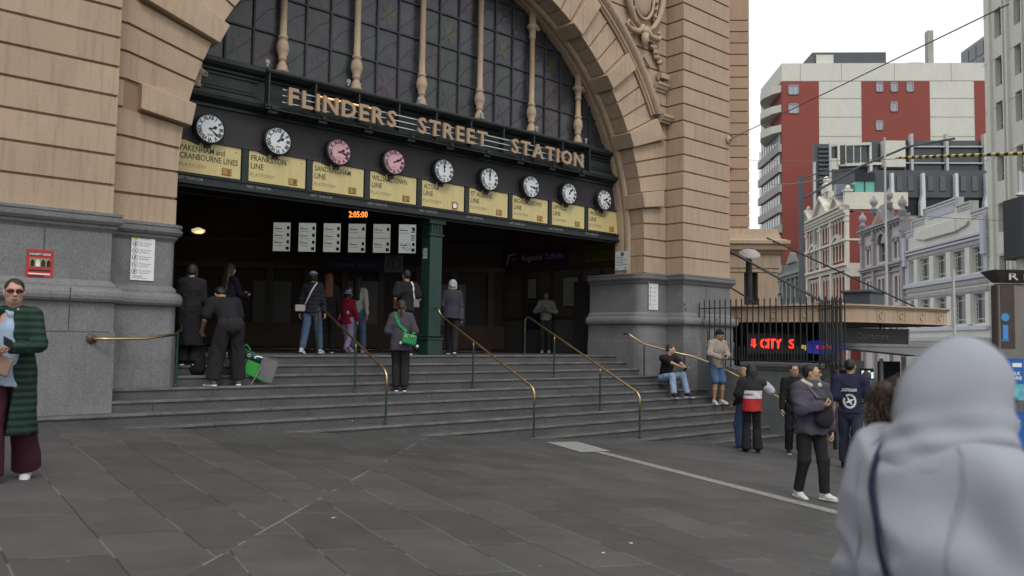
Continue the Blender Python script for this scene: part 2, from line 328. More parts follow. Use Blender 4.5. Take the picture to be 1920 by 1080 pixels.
m = M(); m.sweep([(JR, 15.3)] + arc2(JR + .3, RY + .3, .3, 180, 270, 7) + [(PR, RY), (PR, PY), (PR2, PY), (PR2, PY + 2.4), (21.4, PY + 3.6)], BASE); sb(m, 'stone_base', GRAN, smooth=False)
m = M()   # vertical joints between the granite blocks, hairline recess strips
def vj(x, z0, z1, y): m.box(x - .006, x + .006, y - .0035, y + .02, z0, z1)
for x, z0, z1, o_ in ((2.96, .79, 1.46, 0), (3.3, .06, .43, .055), (1.2, .06, .43, .055), (1.3, .79, 1.46, 0), (18.35, .79, 1.46, 0)): vj(x, z0, z1, PY - o_)
for x in (3.28, 1.0, 18.6): vj(x, .48, .655, PY - .155)
m.box(-9, PL, PY - .079, PY - .05, .046, .054)
for x in (4.45,): vj(x, 1.58, 1.66, RY - .12)
sb(m, 'stone_joint', mat('mortar_dark', (.05, .05, .05)))
m = M()   # iron stains / fixing holes in the granite
for x, z, y in ((16.85, 1.3, RY), (16.95, 1.38, RY), (17.42, .98, PY), (17.47, .86, PY)): m = M(); m.obox((x, y - .002, z), (.02, 0, .006), (0, .004, 0), (-.006, 0, .035)); sb(m, 'fixing_hole', mat('hole_dark', (.05, .045, .04)))
# ---- arch wall: voussoirs and courses
TH = [.6 + 3.8 * (k - 1) for k in range(0, 60)]
def pol(side, R, deg): a = math.radians(deg); return (CX + side * R * math.cos(a), CZ + R * math.sin(a))
ARI, ARO = 6.78, 7.12                    # archivolt band
def block(m, poly, y0, y1, g=.022):
    n = len(poly); c = Vector((sum(p[0] for p in poly) / n, sum(p[1] for p in poly) / n)); P = [Vector(p) for p in poly]
    ar = sum(P[i].x * P[(i + 1) % n].y - P[(i + 1) % n].x * P[i].y for i in range(n)); sg = 1 if ar > 0 else -1
    q = []
    for i in range(n):
        a, b, d = P[i - 1], P[i], P[(i + 1) % n]
        e0 = (b - a).normalized(); e1 = (d - b).normalized(); n0 = Vector((-e0.y, e0.x)) * sg; n1 = Vector((-e1.y, e1.x)) * sg; mm = n0 + n1
        q.append(b + mm / max(mm.dot(n0), .3) * g)
    m.prism([tuple(v) for v in q], (0, 0, 0), (1, 0, 0), (0, 0, 1), (0, 1, 0), y0, y1)
mv = M(); mproj = M()
for side in (-1, 1):
    px = PL if side < 0 else PR
    # horizontal jamb courses under the springing
    zs = [1.74] + [z for z in ZK if 1.75 < z < 2.65]
    for a, b in zip(zs[:-1], zs[1:]):
        block(mv, [(px, a), (JL if side < 0 else JR, a), (JL if side < 0 else JR, b), (px, b)], RY, RY + .5)
    lev = [2.17 + .437 * k for k in range(0, 9)]
    for k in range(1, 8):
        z0, z1 = lev[k], lev[k + 1]; t0, t1 = TH[k], TH[k + 1]
        proj = k in (3, 7)
        R_in = RR - (.07 if proj else 0)
        i0, i1 = pol(side, R_in, t0), pol(side, R_in, t1)
        Rb = 6.86 + .02 * k
        b0 = (pol(side, 1, 0)[0] * 0 + CX + side * 6.62, z0); b1 = (CX + side * 6.62, z1)
        if k == 7: b1 = pol(side, 7.16, t1 + .4)
        if proj:
            b0p = (CX + side * 6.42, z0 - .01); b1p = (CX + side * 6.42, z1 - .03) if k == 3 else pol(side, 6.9, t1)
            if k == 7: b0p = (CX + side * 6.5, z0 + .0)
            mproj = M(); block(mproj, [b0p, i0, i1, b1p], RY - .13, RY + .55, .004); sb(mproj, 'projecting_voussoir', TAN, bevel=.014)
            block(mv, [(px, z0), b0, b1, (px, z1)] if k == 3 else [(px, z0), b0, b1, (px, b1[1])], RY, RY + .3)
        else:
            block(mv, [(px, z0), b0, i0, i1, b1, (px, z1)], RY, RY + .5)
    # ring voussoirs above
    k = 8
    while TH[k] < 90:
        t0, t1 = TH[k], min(TH[k + 1], 90.0)
        proj = k % 4 == 3
        R_in = RR - (.07 if proj else 0)
        poly = [pol(side, R_in, t0), pol(side, ARI, t0), pol(side, ARI, t1), pol(side, R_in, t1)]
        if proj: mproj = M(); block(mproj, poly, RY - .13, RY + .55, .004); sb(mproj, 'projecting_voussoir', TAN, bevel=.014)
        else: block(mv, poly, RY, RY + .5)
        k += 1
    # spandrel courses beyond the archivolt
    zz = [z for z in ZK if z > 5.6]
    for a, b in zip(zz[:-1], zz[1:]):
        def xin(z):
            dz = z - CZ
            return CX if dz >= ARO - .12 else CX + side * math.sqrt((ARO - .12) ** 2 - dz * dz)
        xa, xb = xin(max(a, 5.75)), xin(b)
        block(mv, [(px, max(a, 5.75)), (xa, max(a, 5.75)), (xb, b), (px, b)], RY, RY + .3)
sb(mv, 'arch_wall', TAN, bevel=.012)
# backing behind the joints with the round hole of the arch
m = M()
def annul(m, r0, y, fn_out, a0, a1, n, mi=0):
    vs = []; 
    for i in range(n + 1):
        t = a0 + (a1 - a0) * i / n; a = math.radians(t)
        vs += [(CX + r0 * math.cos(a), y, CZ + r0 * math.sin(a)), fn_out(math.cos(a), math.sin(a), y)]
    m.add(vs, [(2 * i, 2 * i + 1, 2 * i + 3, 2 * i + 2) for i in range(n)], mi)
def fo(c, s, y):
    t = min((8.0 / abs(c)) if abs(c) > 1e-6 else 1e9, (8.6 / s) if s > 1e-6 else 1e9); return (CX + c * t, y, CZ + s * t)
annul(m, RR + .03, RY + .045, fo, 0, 180, 90)
for x0, x1 in ((CX - 8, JL - .03), (JR + .03, CX + 8)): m.quad((x0, RY + .045, 1.7), (x1, RY + .045, 1.7), (x1, RY + .045, CZ), (x0, RY + .045, CZ))
# joint bottom of the reveal
nA = 60
for i in range(nA):
    a0, a1 = math.radians(180 * i / nA), math.radians(180 * (i + 1) / nA)
    m.quad(*[(CX + (RR + .03) * math.cos(a), y, CZ + (RR + .03) * math.sin(a)) for a, y in ((a0, RY + .045), (a1, RY + .045), (a1, RY + .9), (a0, RY + .9))])
for x in (JL - .03, JR + .03): m.quad((x, RY + .045, 1.7), (x, RY + .045, CZ), (x, RY + .9, CZ), (x, RY + .9, 1.7))
sb(m, 'joint_backing', GROOVE)
# inner moulded ring of the reveal
m = M(); prof = [(0.0, .42), (-.03, .44), (-.05, .47), (-.055, .52), (-.05, .56), (-.035, .59), (-.03, .62), (-.04, .64), (-.05, .68), (-.05, .74), (-.045, .90)]
def ringsweep(m, R, prof, a0, a1, n, mi=0, jamb=None):
    st = []
    if jamb: st.append(('j', 1, jamb))
    for i in range(n + 1): st.append(('a', a0 + (a1 - a0) * i / n, 0))
    if jamb: st.append(('j', -1, jamb))
    vs = []
    for kind, t, z in st:
        for dr, dy in prof:
            if kind == 'a': a = math.radians(t); vs.append((CX + (R + dr) * math.cos(a), RY + dy, CZ + (R + dr) * math.sin(a)))
            else: vs.append((CX + t * (R + dr), RY + dy, z))
    k = len(prof); m.add(vs, [(i * k + j, i * k + j + 1, (i + 1) * k + j + 1, (i + 1) * k + j) for i in range(len(st) - 1) for j in range(k - 1)], mi)
ringsweep(m, RR, prof, 0, 180, 96, jamb=1.75); sb(m, 'reveal_moulding', TAN, smooth=True)
# archivolt
m = M(); AP = [(0, .03), (0, -.05), (.035, -.06), (.05, -.10), (.085, -.115), (.10, -.10), (.105, -.075), (.15, -.075), (.155, -.10), (.19, -.15), (.23, -.175), (.28, -.18), (.31, -.165), (.325, -.13), (.34, -.12), (.34, .03)]
ringsweep(m, ARI, AP, 28.2, 151.8, 90)
for side in (-1, 1):      # short level return to the pier
    px = PL if side < 0 else PR
    c = [(0, .0), (-.13, .0), (-.14, .04), (-.2, .06), (-.21, .10), (-.25, .13), (-.25, .2), (0, .22)]
    x0, x1 = sorted((px - side * .002, CX + side * 6.25)); zb = 5.62
    m.add([(x, RY + o_, zb + z) for x in (x0, x1) for o_, z in c], [(j, j + 1, j + 9, j + 8) for j in range(7)] + [tuple(range(8)), tuple(range(8, 16))[::-1]])
sb(m, 'archivolt', TAN, smooth=False)
# moulded ledge in the spandrel
m = M()
for side in (1, -1):
    c = [(0, 0), (-.04, 0), (-.05, .05), (-.1, .08), (-.11, .13), (-.15, .16), (-.15, .22), (0, .24)]
    x0, x1 = sorted((CX + side * 6.15, CX + side * 6.6)); zb = 6.43
    m.add([(x, RY + o_, zb + z) for x in (x0, x1) for o_, z in c], [(j, j + 1, j + 9, j + 8) for j in range(7)] + [tuple(range(8)), tuple(range(8, 16))[::-1]])
sb(m, 'moulded_ledge', TAN)
# cartouche on the spandrel
m = M(); cx, cz = 16.3, 8.72
def cp(x, z, y=0): return (cx + x, RY - .03 - y, cz + z)
vs = []
m.lathe([(.33, 0), (.34, .05), (.30, .09), (.24, .11), (.12, .15), (0.01, .16)], (cx, RY - .02, cz), 20, ax=(0, -1, 0))
m.v = [(x, y, cz + (z - cz) * 1.55) for x, y, z in m.v]
m.tube([cp(.40 * math.cos(t), .60 * math.sin(t), .07) for t in np.linspace(0, 2 * PI, 29)], .045, 7)
for s_ in (-1, 1):
    m.tube([cp(s_ * x, z, y) for x, z, y in ((.35, .8, .1), (.62, .7, .1), (.72, .35, .14), (.68, -.05, .14), (.58, -.42, .12), (.38, -.72, .1), (.15, -.88, .1))], [.05, .07, .08, .085, .08, .07, .05], 8)
    m.tube([cp(s_ * x, z, y) for x, z, y in ((.5, .55, .06), (.56, .2, .06), (.52, -.2, .06), (.40, -.55, .06))], .05, 7)
    for k in range(5): m.lathe([(.0, .0), (.05, .02), (.05, .05), (.0, .08)], cp(s_ * (.50 - .02 * k), .35 - .2 * k, .08), 8, ax=(0, -1, 0))
    m.tube([cp(s_ * (.62 + .09 * math.cos(t) * (1 - t / 9)), .62 + .09 * math.sin(t) * (1 - t / 9), .16) for t in np.linspace(0, 7, 16)], .03, 6)
    m.tube([cp(s_ * (x), z, .1) for x, z in ((.05, -.8), (.25, -1.0), (.55, -1.0), (.66, -.88), (.60, -.80), (.52, -.86))], [.07, .08, .07, .05, .04, .03], 7)
m.lathe([(.0, 0), (.11, .03), (.12, .08), (.05, .13), (.0, .14)], cp(0, -.92, .06), 10, ax=(0, -1, 0))
m.tube([cp(0, -1.0, .1), cp(0, -1.2, .12), cp(.0, -1.34, .05)], [.12, .09, .02], 8)
for k in range(18):      # hanging swag of leaves
    t = k / 17; m.lathe([(.0, -.09), (.045, -.05), (.06, .0), (.04, .06), (.0, .1)], cp(.28 + .38 * t + random.uniform(-.09, .09), -.98 - .6 * t + random.uniform(-.05, .05), .05), 7, ax=(random.uniform(-.8, .8), -.2, random.uniform(-1, .2)))
m.tube([cp(.66, -1.5, .03), cp(.70, -1.7, .03), cp(.74, -1.85, .03)], [.035, .03, .01], 6)
m.tube([cp(-.05, -1.62, .02), cp(.06, -1.52, .03), cp(.18, -1.66, .03), cp(.34, -1.78, .02)], [.02, .03, .035, .015], 6)
sb(m, 'cartouche', TAN, smooth=True)
# ---- leadlight window behind the arch
GY = 14.36; ZC = 4.84
m = M(); vs = [(CX + 6 * math.cos(math.radians(t)), GY, CZ + 6 * math.sin(math.radians(t))) for t in np.linspace(0, 180, 61)]
m.add(vs, [tuple(range(61))]); win = sb(m, 'window', LEAD)
WIN_O = O
mull_x = [CX + .21 + (k - 2.5) * 1.563 for k in range(-2, 8)]
bounds = [JL - .05] + [x for x in mull_x if JL < x < JR] + [JR + .05]
tints = [mat('lead_glass_%s' % n_, tuple(v * .75 for v in c_), .28, .45, 2.5, .5, 9, spec=.5) for n_, c_ in (('grey', (.042, .044, .052)), ('green', (.034, .046, .042)), ('plum', (.050, .038, .046)), ('amber', (.075, .062, .032)))]
rows = [ZC + .72 * k for k in range(0, 8)]
for b in range(len(bounds) - 1):
    xa, xb = bounds[b], bounds[b + 1]; m = M(); ml = M(); wdt = (xb - xa) / 3
    if b in (0, len(bounds) - 2): ncol = max(1, round((xb - xa) / .5)); wdt = (xb - xa) / ncol
    else: ncol = 3
    for c_ in range(ncol):
        for r_ in range(7):
            x0, x1, z0, z1 = xa + c_ * wdt + .02, xa + (c_ + 1) * wdt - .02, rows[r_] + .02, rows[r_ + 1] - .02
            tl = random.uniform(-.004, .004)
            mi = random.choice((0, 0, 0, 1, 2, 0))
            m.quad((x0, GY - .01 + tl, z0), (x1, GY - .01, z0), (x1, GY - .01 - tl, z1), (x0, GY - .01, z1), mi)
            cx_, cz_ = (x0 + x1) / 2, (z0 + z1) / 2     # faint coloured flower in the pane
            if c_ == 1 and r_ in (0, 2, 4):
                fl = [(cx_ + .13 * math.cos(t) * (1 + .35 * math.cos(5 * t)), GY - .016, cz_ + .2 * math.sin(t) * (1 + .35 * math.cos(5 * t))) for t in np.linspace(0, 2 * PI, 31)[:-1]]
                m.add(fl, [tuple(range(30))], 3 if r_ == 2 else 2)
            ml.tube([(x0, GY - .02, z0 + .1), (cx_, GY - .02, z0 + .3 + .1 * (r_ % 2)), (x1, GY - .02, z1 - .15)], .006, 4)
    for c_ in range(1, ncol): ml.box(xa + c_ * wdt - .018, xa + c_ * wdt + .018, GY - .05, GY, ZC, rows[-1])
    for r_ in range(0, 8): ml.box(xa, xb, GY - .045, GY, rows[r_] - .016, rows[r_] + .016)
    o = sb(m, 'pane', tints); o.parent = win
    o = sb(ml, 'glazing_bar', LEAD); o.parent = win
for x in mull_x:
    if not JL + .1 < x < JR - .1: continue
    ztop = CZ + math.sqrt(RR * RR - (x - CX) ** 2) - .02; m = M()
    p = [(.12, 0), (.12, .05), (.095, .07), (.10, .12), (.07, .17), (.06, .22), (.085, .25), (.085, .27), (.07, .29), (.115, .40), (.12, .46), (.10, .56), (.075, .62), (.095, .64), (.095, .67), (.068, .70), (.065, 1.0)]
    cap = min(ztop - ZC - .62, 3.2); 
    p += [(.062, cap), (.085, cap + .02), (.085, cap + .05), (.07, cap + .08), (.09, cap + .2), (.14, cap + .26), (.14, cap + .31), (.09, cap + .34), (.085, ztop - ZC)]
    m.lathe([(r, h) for r, h in p], (x, GY - .13, ZC), 12); sb(m, 'mullion_column', TAN, smooth=True)
    if cap < 3.2:
        for s_ in (-1, 1): m = M(); m.tube([(x + s_ * (.12 + .035 * math.cos(t)), GY - .2, ZC + cap + .25 + .035 * math.sin(t)) for t in np.linspace(0, 6, 10)], .018, 5); sb(m, 'capital_scroll', TAN)
# ---- iron entablature and fascia across the opening
m = M(); EY = 14.36
ENT = [(0, 3.98), (.06, 3.98), (.06, 4.03), (.12, 4.05), (.22, 4.10), (.24, 4.16), (.24, 4.20), (.16, 4.22), (.16, 4.26), (.10, 4.27), (.10, 4.60), (.14, 4.62), (.14, 4.66), (.22, 4.69), (.26, 4.74), (.26, 4.79), (.20, 4.80), (.20, 4.84), (-.1, 4.86)]
m.sweep([(JL - .05, EY), (JR + .05, EY)], ENT)
for x0, x1 in ((JL + .45, 6.55), (15.05, JR - .35)):   # framed panels outside the lettering
    for z0, z1 in ((4.29, 4.31), (4.55, 4.57)): m.box(x0, x1, EY - .13, EY - .1, z0, z1)
    m.box(x0 + .06, x1 - .06, EY - .115, EY - .1, 4.35, 4.51)
for x in (JL + .25, JR - .2):
    for k in range(4): m.box(x - .13 + k * .075, x - .10 + k * .075, EY - .125, EY - .1, 4.29, 4.58)
sb(m, 'entablature', GREEN)
m = M()   # row of small brackets and sag-prone gutter under the letters
for k in range(9): x = 6.75 + k * 1.0; m.box(x - .04, x + .04, EY - .42, EY - .1, 4.06, 4.13); m.box(x - .09, x + .09, EY - .36, EY - .2, 4.0, 4.08)
m.tube([(6.6, EY - .38, 4.74), (15.0, EY - .38, 4.74)], .045, 8); m.tube([(6.6, EY - .33, 4.11), (15.0, EY - .33, 4.11)], .05, 8)
m.box(6.6, 15.0, EY - .40, EY - .2, 4.055, 4.075)
for k in range(10): x = 6.65 + k * .925; m.box(x - .015, x + .015, EY - .40, EY - .24, 4.1, 4.72)
sb(m, 'letter_frame', GREEN)
m = M(); m.box(JL - .02, JR + .02, EY - .012, EY + .12, 3.352, 3.978); m.box(JL - .02, JR + .02, EY - .06, EY - .014, 3.345, 3.40); sb(m, 'clock_board', SOOT)
m = M()
m.box(JL - .02, JR + .02, EY - .07, EY + .12, 2.60, 2.76); m.box(JL - .02, JR + .02, EY - .12, EY - .07, 2.585, 2.625); m.box(JL - .02, JR + .02, EY - .10, EY - .07, 2.73, 2.755)
m.box(JL - .02, JR + .02, EY - .006, EY + .12, 2.761, 3.344)
for k in range(10): x = CX + .125 + (k - 4.5) * 1.265; m.box(x - .055, x + .055, EY - .05, EY, 2.76, 3.35)
sb(m, 'iron_fascia', GREEN)
m = M(); words_ = 'NEXT TRAIN FOR'
for k in range(9): put_text(m, words_, .075, CX + (k - 4) * 1.25 - .52, 2.655, y=EY - .075, width=.46)
sb(m, 'fascia_lettering', mat('faded_white_letter', (.28, .28, .27), .6))
for k in range(6): m = M(); m.box(6.63 + k * 1.66, 6.67 + k * 1.66, EY - .30, EY - .27, 4.84, 4.97); m.box(6.61 + k * 1.66, 6.69 + k * 1.66, EY - .305, EY - .29, 4.9, 4.96); sb(m, 'fixing_bracket', mat('grey_bracket', (.25, .25, .26), .5))
# ---- middle post of the entrance
m = M(); m.box(10.58, 10.90, 14.42, 14.72, H0 + .38, 2.6); m.box(10.55, 10.93, 14.39, 14.75, H0, H0 + .32); m.box(10.53, 10.95, 14.37, 14.77, H0 + .32, H0 + .36)
m.box(10.55, 10.93, 14.39, 14.75, H0 + .39, H0 + .41); m.box(10.55, 10.93, 14.39, 14.75, 2.2, 2.24); m.box(10.53, 10.95, 14.37, 14.77, 2.45, 2.6)
for k in range(4): m.box(10.60 + k * .075, 10.64 + k * .075, 14.4, 14.42, 2.26, 2.44)
sb(m, 'entrance_post', GREEN2, bevel=.008)
# ---- steps
stair = thing('entrance_steps', 'wide flight of dark bluestone steps climbing to the station doors', 'steps', (8, 14, H0))
for i in range(13):
    z = H0 - RI * i; yn = Y0 - TR * i
    x0 = {0: 4.6, 1: 4.6, 2: 4.75, 3: 3.7, 4: 3.62}.get(i, -3.0 if i > 5 else 2.2); x1 = 18.35 if i <= 5 else 17.87
    if i <= 3: x1 = 17.6
    m = M(); m.box(x0, x1, yn + .012, yn + TR + (.30 if i else 1.5), z - RI - .25, z - .03)
    o = m.build('step', STEP, stair); o.data.transform(Matrix.Translation(-O))
    m2 = M(); m2.box(x0, x1, yn + .068, yn + TR + (.012 if i else 1.5), z - .03, z, 0); m2.box(x0 - .0, x1, yn - .012, yn + .068, z - .034, z + .001, 1)
    m2.box(x0, x1, yn + .004, yn + .012, z - .052, z - .034, 0)
    o2 = m2.build('tread', [STEP, NOSE], stair, bevel=.006); o2.data.transform(Matrix.Translation(-O)); o2.parent = o
# ---- hall floor, ceiling, inner walls
def hall(name, m, mt_): return sb(m, name, mt_)
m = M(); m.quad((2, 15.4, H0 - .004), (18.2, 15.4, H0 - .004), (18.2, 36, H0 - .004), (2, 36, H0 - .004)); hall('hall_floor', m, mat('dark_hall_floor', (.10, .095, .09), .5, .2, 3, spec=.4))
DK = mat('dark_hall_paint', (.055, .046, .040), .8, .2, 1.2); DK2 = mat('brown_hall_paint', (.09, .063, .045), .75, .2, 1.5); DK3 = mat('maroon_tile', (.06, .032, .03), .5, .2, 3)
m = M(); m.quad((2, 14.3, 4.4), (18.2, 14.3, 4.4), (18.2, 30, 4.4), (2, 36, 4.4))
m.box(JL - .1, JR + .1, EY + .13, EY + .2, 2.6, 4.5)
for k in range(6): m.box(4, 17.2, 16 + k * 2.3, 16.25 + k * 2.3, 3.9, 4.4)
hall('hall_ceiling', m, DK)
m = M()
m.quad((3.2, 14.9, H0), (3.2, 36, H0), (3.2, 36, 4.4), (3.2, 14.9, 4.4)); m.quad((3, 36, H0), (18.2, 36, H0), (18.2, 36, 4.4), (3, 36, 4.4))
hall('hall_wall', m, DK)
m = M()     # ticket office wall on the east side, panelled
m.box(17.2, 17.5, 14.9, 20.6, H0, 4.4, 0)
for y0 in (15.5, 16.25, 17.4, 18.6, 19.9): m.box(17.16, 17.2, y0, y0 + .08, H0, 2.1, 1)
m.box(17.12, 17.2, 14.9, 20.6, 2.05, 2.15, 1); m.box(17.15, 17.2, 14.9, 20.6, .65, .72, 1); m.box(17.17, 17.2, 14.9, 20.6, H0, .62, 2)
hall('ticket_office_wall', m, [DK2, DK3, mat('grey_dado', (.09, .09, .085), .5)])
m = M()    # inner frontal wall behind the screens with a big dim arch
P0, P1 = Vector((8.6, 24.2, 0)), Vector((16.2, 17.4 + 3.9, 0))
m.quad((6.5, 27.5, H0), (17.3, 19.5, H0), (17.3, 19.5, 4.4), (6.5, 27.5, 4.4))
hall('inner_wall', m, DK)
m = M()
for k, (t, w_, h_) in enumerate(((.15, .5, 1.5), (.33, .55, 1.4), (.47, .6, 1.5), (.6, .55, 1.4))):
    c_ = Vector((6.5, 27.5, 0)).lerp(Vector((22, 16, 0)), t); d_ = Vector((15.5, -11.5, 0)).normalized(); n_ = Vector((-.596, -.803, 0))
    c_ += n_ * .08; m = M(); m.obox((c_.x, c_.y, 1.0), d_ * w_, n_ * .02, (0, 0, h_ / 2)); hall('notice_window', m, mat('dim_pane', (.10, .105, .10), .4))
m = M(); A0_, A1_ = Vector((6.5, 27.5, 0)), Vector((17.3, 19.5, 0)); dw = (A1_ - A0_).normalized(); nw = Vector((-.596, -.803, 0))
for k in range(12):
    c_ = A0_ + dw * (.8 + 1.1 * k) + nw * .1; m.obox((c_.x, c_.y, .9), dw * .09, nw * .06, (0, 0, 1.25))
for z_, h_ in ((2.15, .08), (2.9, .05), (.1, .35)): c_ = (A0_ + A1_) / 2 + nw * .08; m.obox((c_.x, c_.y, z_), dw * 6.6, nw * .09, (0, 0, h_))
hall('wall_panelling', m, DK2)
m = M()
for k in range(15):
    t = PI * k / 14
    m.obox((6.1 + 1.9 * math.cos(t), 24.5 + .0 * t, 1.7 + 1.9 * math.sin(t)), (.18 * math.cos(t), 0, .18 * math.sin(t)), (0, .1, 0), (-.2 * math.sin(t), 0, .2 * math.cos(t)))
m.box(3.3, 9, 24.6, 24.7, H0, 4.4); [m.box(x, x + .5, 24.45, 24.6, H0, 1.8) for x in (3.9, 7.9)]
hall('inner_arch', m, DK2)
# ---- bluestone wall to the side of the steps
wl = thing('side_wall', 'dark bluestone wall with a moulded cap closing the steps beside the iron fence', 'wall', (17.9, 11, -2.2))
def loc_build(m, root, name, mats, **k):
    l = root.location; m.v = [(x - l.x, y - l.y, z - l.z) for x, y, z in m.v]; return m.build(name, mats, root, **k)
m = M(); m.box(17.87, 18.4, 9.86, 11.5, -3, -.60); m.prism([(11.5, -3), (12.93, -3), (12.93, -.36), (12.6, -.40), (11.5, -.66)], (17.87, 0, 0), (0, 1, 0), (0, 0, 1), (1, 0, 0), 0, .5)
loc_build(m, wl, 'wall', GRAN2, bevel=.01)
m = M(); m.sweep([(18.4, 11.5), (17.87, 11.5), (17.87, 9.86), (18.4, 9.86)], [(0, -.60), (.03, -.58), (.05, -.53), (.09, -.50), (.10, -.45), (.10, -.41), (.0, -.405), (-.3, -.40)])
loc_build(m, wl, 'cap', GRAN2)
m = M(); m.box(18.34, 18.6, 12.45, 12.92, -1.2, -.52); loc_build(m, wl, 'end_block', GRAN2, bevel=.01)
# iron fence on it
fn = thing('iron_fence', 'tall dark spiked iron fence running from the granite pier over the bluestone wall', 'fence', (18, 11, -.4))
def fbar(m, x, y, zb, zt, r=.011):
    m.box(x - r, x + r, y - r, y + r, zb, zt); m.add([(x - .018, y - .018, zt), (x + .018, y - .018, zt), (x + .018, y + .018, zt), (x - .018, y + .018, zt), (x, y, zt + .1)], [(0, 1, 4), (1, 2, 4), (2, 3, 4), (3, 0, 4), (3, 2, 1, 0)])
path = [(17.95, 12.9 - .155 * k) for k in range(24)]; path += [(17.95 + .15 * k, 9.33 - .02 * k) for k in range(1, 4)] + [(18.4 + .14 * k, 9.3 + .12 * k) for k in range(1, 14)]
for k, (x, y) in enumerate(path):
    m = M(); zb = -.55 if k < 9 else (-.40 if k < 20 else -.55)
    if k == 0: m.tube([(x, y, 1.05), (x, y, .66), (x, y - .22, .42), (x, y - .26, .30), (x, y - .26, -.62)], .016, 6)
    elif k == 1: m.box(x - .011, x + .011, y - .011, y + .011, .62, 1.05); m.add([(x - .018, y - .018, 1.05), (x + .018, y - .018, 1.05), (x + .018, y + .018, 1.05), (x - .018, y + .018, 1.05), (x, y, 1.15)], [(0, 1, 4), (1, 2, 4), (2, 3, 4), (3, 0, 4), (3, 2, 1, 0)])
    else:
        fbar(m, x, y, zb, 1.05)
        if k > 19: m.tube([(x, y, -.35), (x - .02, y - .06, -.48), (x - .02, y - .12, -.42), (x - .01, y - .11, -.36)], .012, 5)
        else: m.add([(x - .016, y + .07, -.12), (x + .016, y + .07, -.12), (x, y + .09, -.12), (x, y + .077, .0)], [(0, 1, 3), (1, 2, 3), (2, 0, 3), (0, 2, 1)]); m.box(x - .009, x + .009, y + .069, y + .087, -.40, -.12)
    loc_build(m, fn, 'bar', BLACK)
m = M()
for z in (.90, -.36):
    pp = [(17.95, 12.9 if z > 0 else 12.6, z), (17.95, 9.35, z), (18.35, 9.26, z), (20.2, 10.9, z)]
    for a, b in zip(pp[:-1], pp[1:]): a, b = Vector(a), Vector(b); d_ = (b - a); m.obox((a + b) / 2, d_ / 2, d_.cross(Vector((0, 0, 1))).normalized() * .018, (0, 0, .012))
loc_build(m, fn, 'rail', BLACK)
m = M(); m.obox((18.6, 9.35, -.66), (.75, .45, 0), (-.02, .04, 0), (0, 0, .12)); m.box(17.98, 18.06, 9.28, 9.36, -2.4, -.55); m.box(19.2, 19.28, 9.75, 9.83, -2.5, -.55)
loc_build(m, fn, 'gate_beam', BLACK)
# ---- brass handrails
def bez(a, b, c, n=6): return [tuple((1 - t) ** 2 * Vector(a) + 2 * t * (1 - t) * Vector(b) + t * t * Vector(c)) for t in [i / n for i in range(n + 1)]]
def handrail(label, x, y_bot, z_bot, mids, top_attach=None):
    t = thing('handrail', label, 'handrail', (x, y_bot, z_bot), group='brass handrails on the entrance steps')
    yt, zt = 14.32, H0 + .9; zb = z_bot + .87
    pts = [(x, y_bot, z_bot + .50), (x, y_bot, zb - .16)] + bez((x, y_bot, zb - .12), (x, y_bot, zb), (x, y_bot + .12, zb + .065))
    if top_attach is None:
        pts += bez((x, yt - .12, zt - .06), (x, yt + .02, zt + .01), (x, yt + .07, zt - .10)) + [(x, yt + .07, H0 + .55)]
    else: pts += bez((x, yt - .2, zt - .12), (x, yt - .08, zt - .05), (x, yt - .04, zt + .04)) + [(x, yt + .07, zt + .10)]
    m = M(); m.tube(pts, .021, 10); loc_build(m, t, 'rail', BRASS, smooth=True)
    posts = [(y_bot, z_bot, z_bot + .5)] + ([(yt + .07, H0, H0 + .55)] if top_attach is None else [])
    sl = (zt - .06 - zb - .065) / (yt - .12 - y_bot - .12)
    for y, z in mids: posts.append((y, z, zb + .065 + (y - y_bot - .12) * sl - .18)); m = M(); m.tube([(x, y, posts[-1][2]), (x, y, posts[-1][2] + .17)], .014, 8); loc_build(m, t, 'stem', BRASS, smooth=True)
    for y, z0, z1 in posts: m = M(); m.lathe([(.032, 0), (.032, .03), (.019, .05), (.019, z1 - z0), (.025, z1 - z0), (.025, z1 - z0 + .03), (.018, z1 - z0 + .05)], (x, y, z0), 10); loc_build(m, t, 'post', GREEN2, smooth=False)
handrail('brass handrail coming down in front of the child in the red jacket', 8.0, 12.05, H0 - 7 * RI, [(13.05, H0 - 4 * RI)])
handrail('brass handrail fixed to the green entrance post at its upper end', 10.74, 11.34, H0 - 9 * RI, [(13.12, H0 - 4 * RI)], 1)
handrail('long brass handrail with four posts, between the green entrance post and seated man', 13.3, 10.98, H0 - 10 * RI, [(13.42, H0 - 3 * RI), (12.05, H0 - 7 * RI)])
t = thing('handrail', 'curved brass rail bowing out of the granite pier to a green post', 'handrail', (3.6, 12.9, -.8), group='brass handrails on the entrance steps')
m = M(); m.tube([(3.6, 12.96, -.05), (3.63, 12.80, -.05), (3.8, 12.72, -.05), (4.3, 12.84, -.04), (4.9, 13.25, .03), (5.12, 13.6, .10), (5.25, 13.95, .19)], .021, 10); loc_build(m, t, 'rail', BRASS, smooth=True)
m = M(); m.lathe([(.075, 0), (.07, .015), (.03, .03)], (3.6, 12.892, -.05), 14, ax=(0, -1, 0)); loc_build(m, t, 'wall_plate', mat('dark_bronze', (.1, .075, .05), .45, .2, metal=.6))
m = M(); m.lathe([(.034, 0), (.034, .03), (.02, .05), (.02, .76), (.027, .77), (.02, .84)], (5.0, 13.42, H0 - 3 * RI), 10); loc_build(m, t, 'post', GREEN2)
t = thing('handrail', 'long brass rail starting on the rounded granite corner and passing behind the seated man', 'handrail', (16.3, 13.4, -.8), group='brass handrails on the entrance steps')
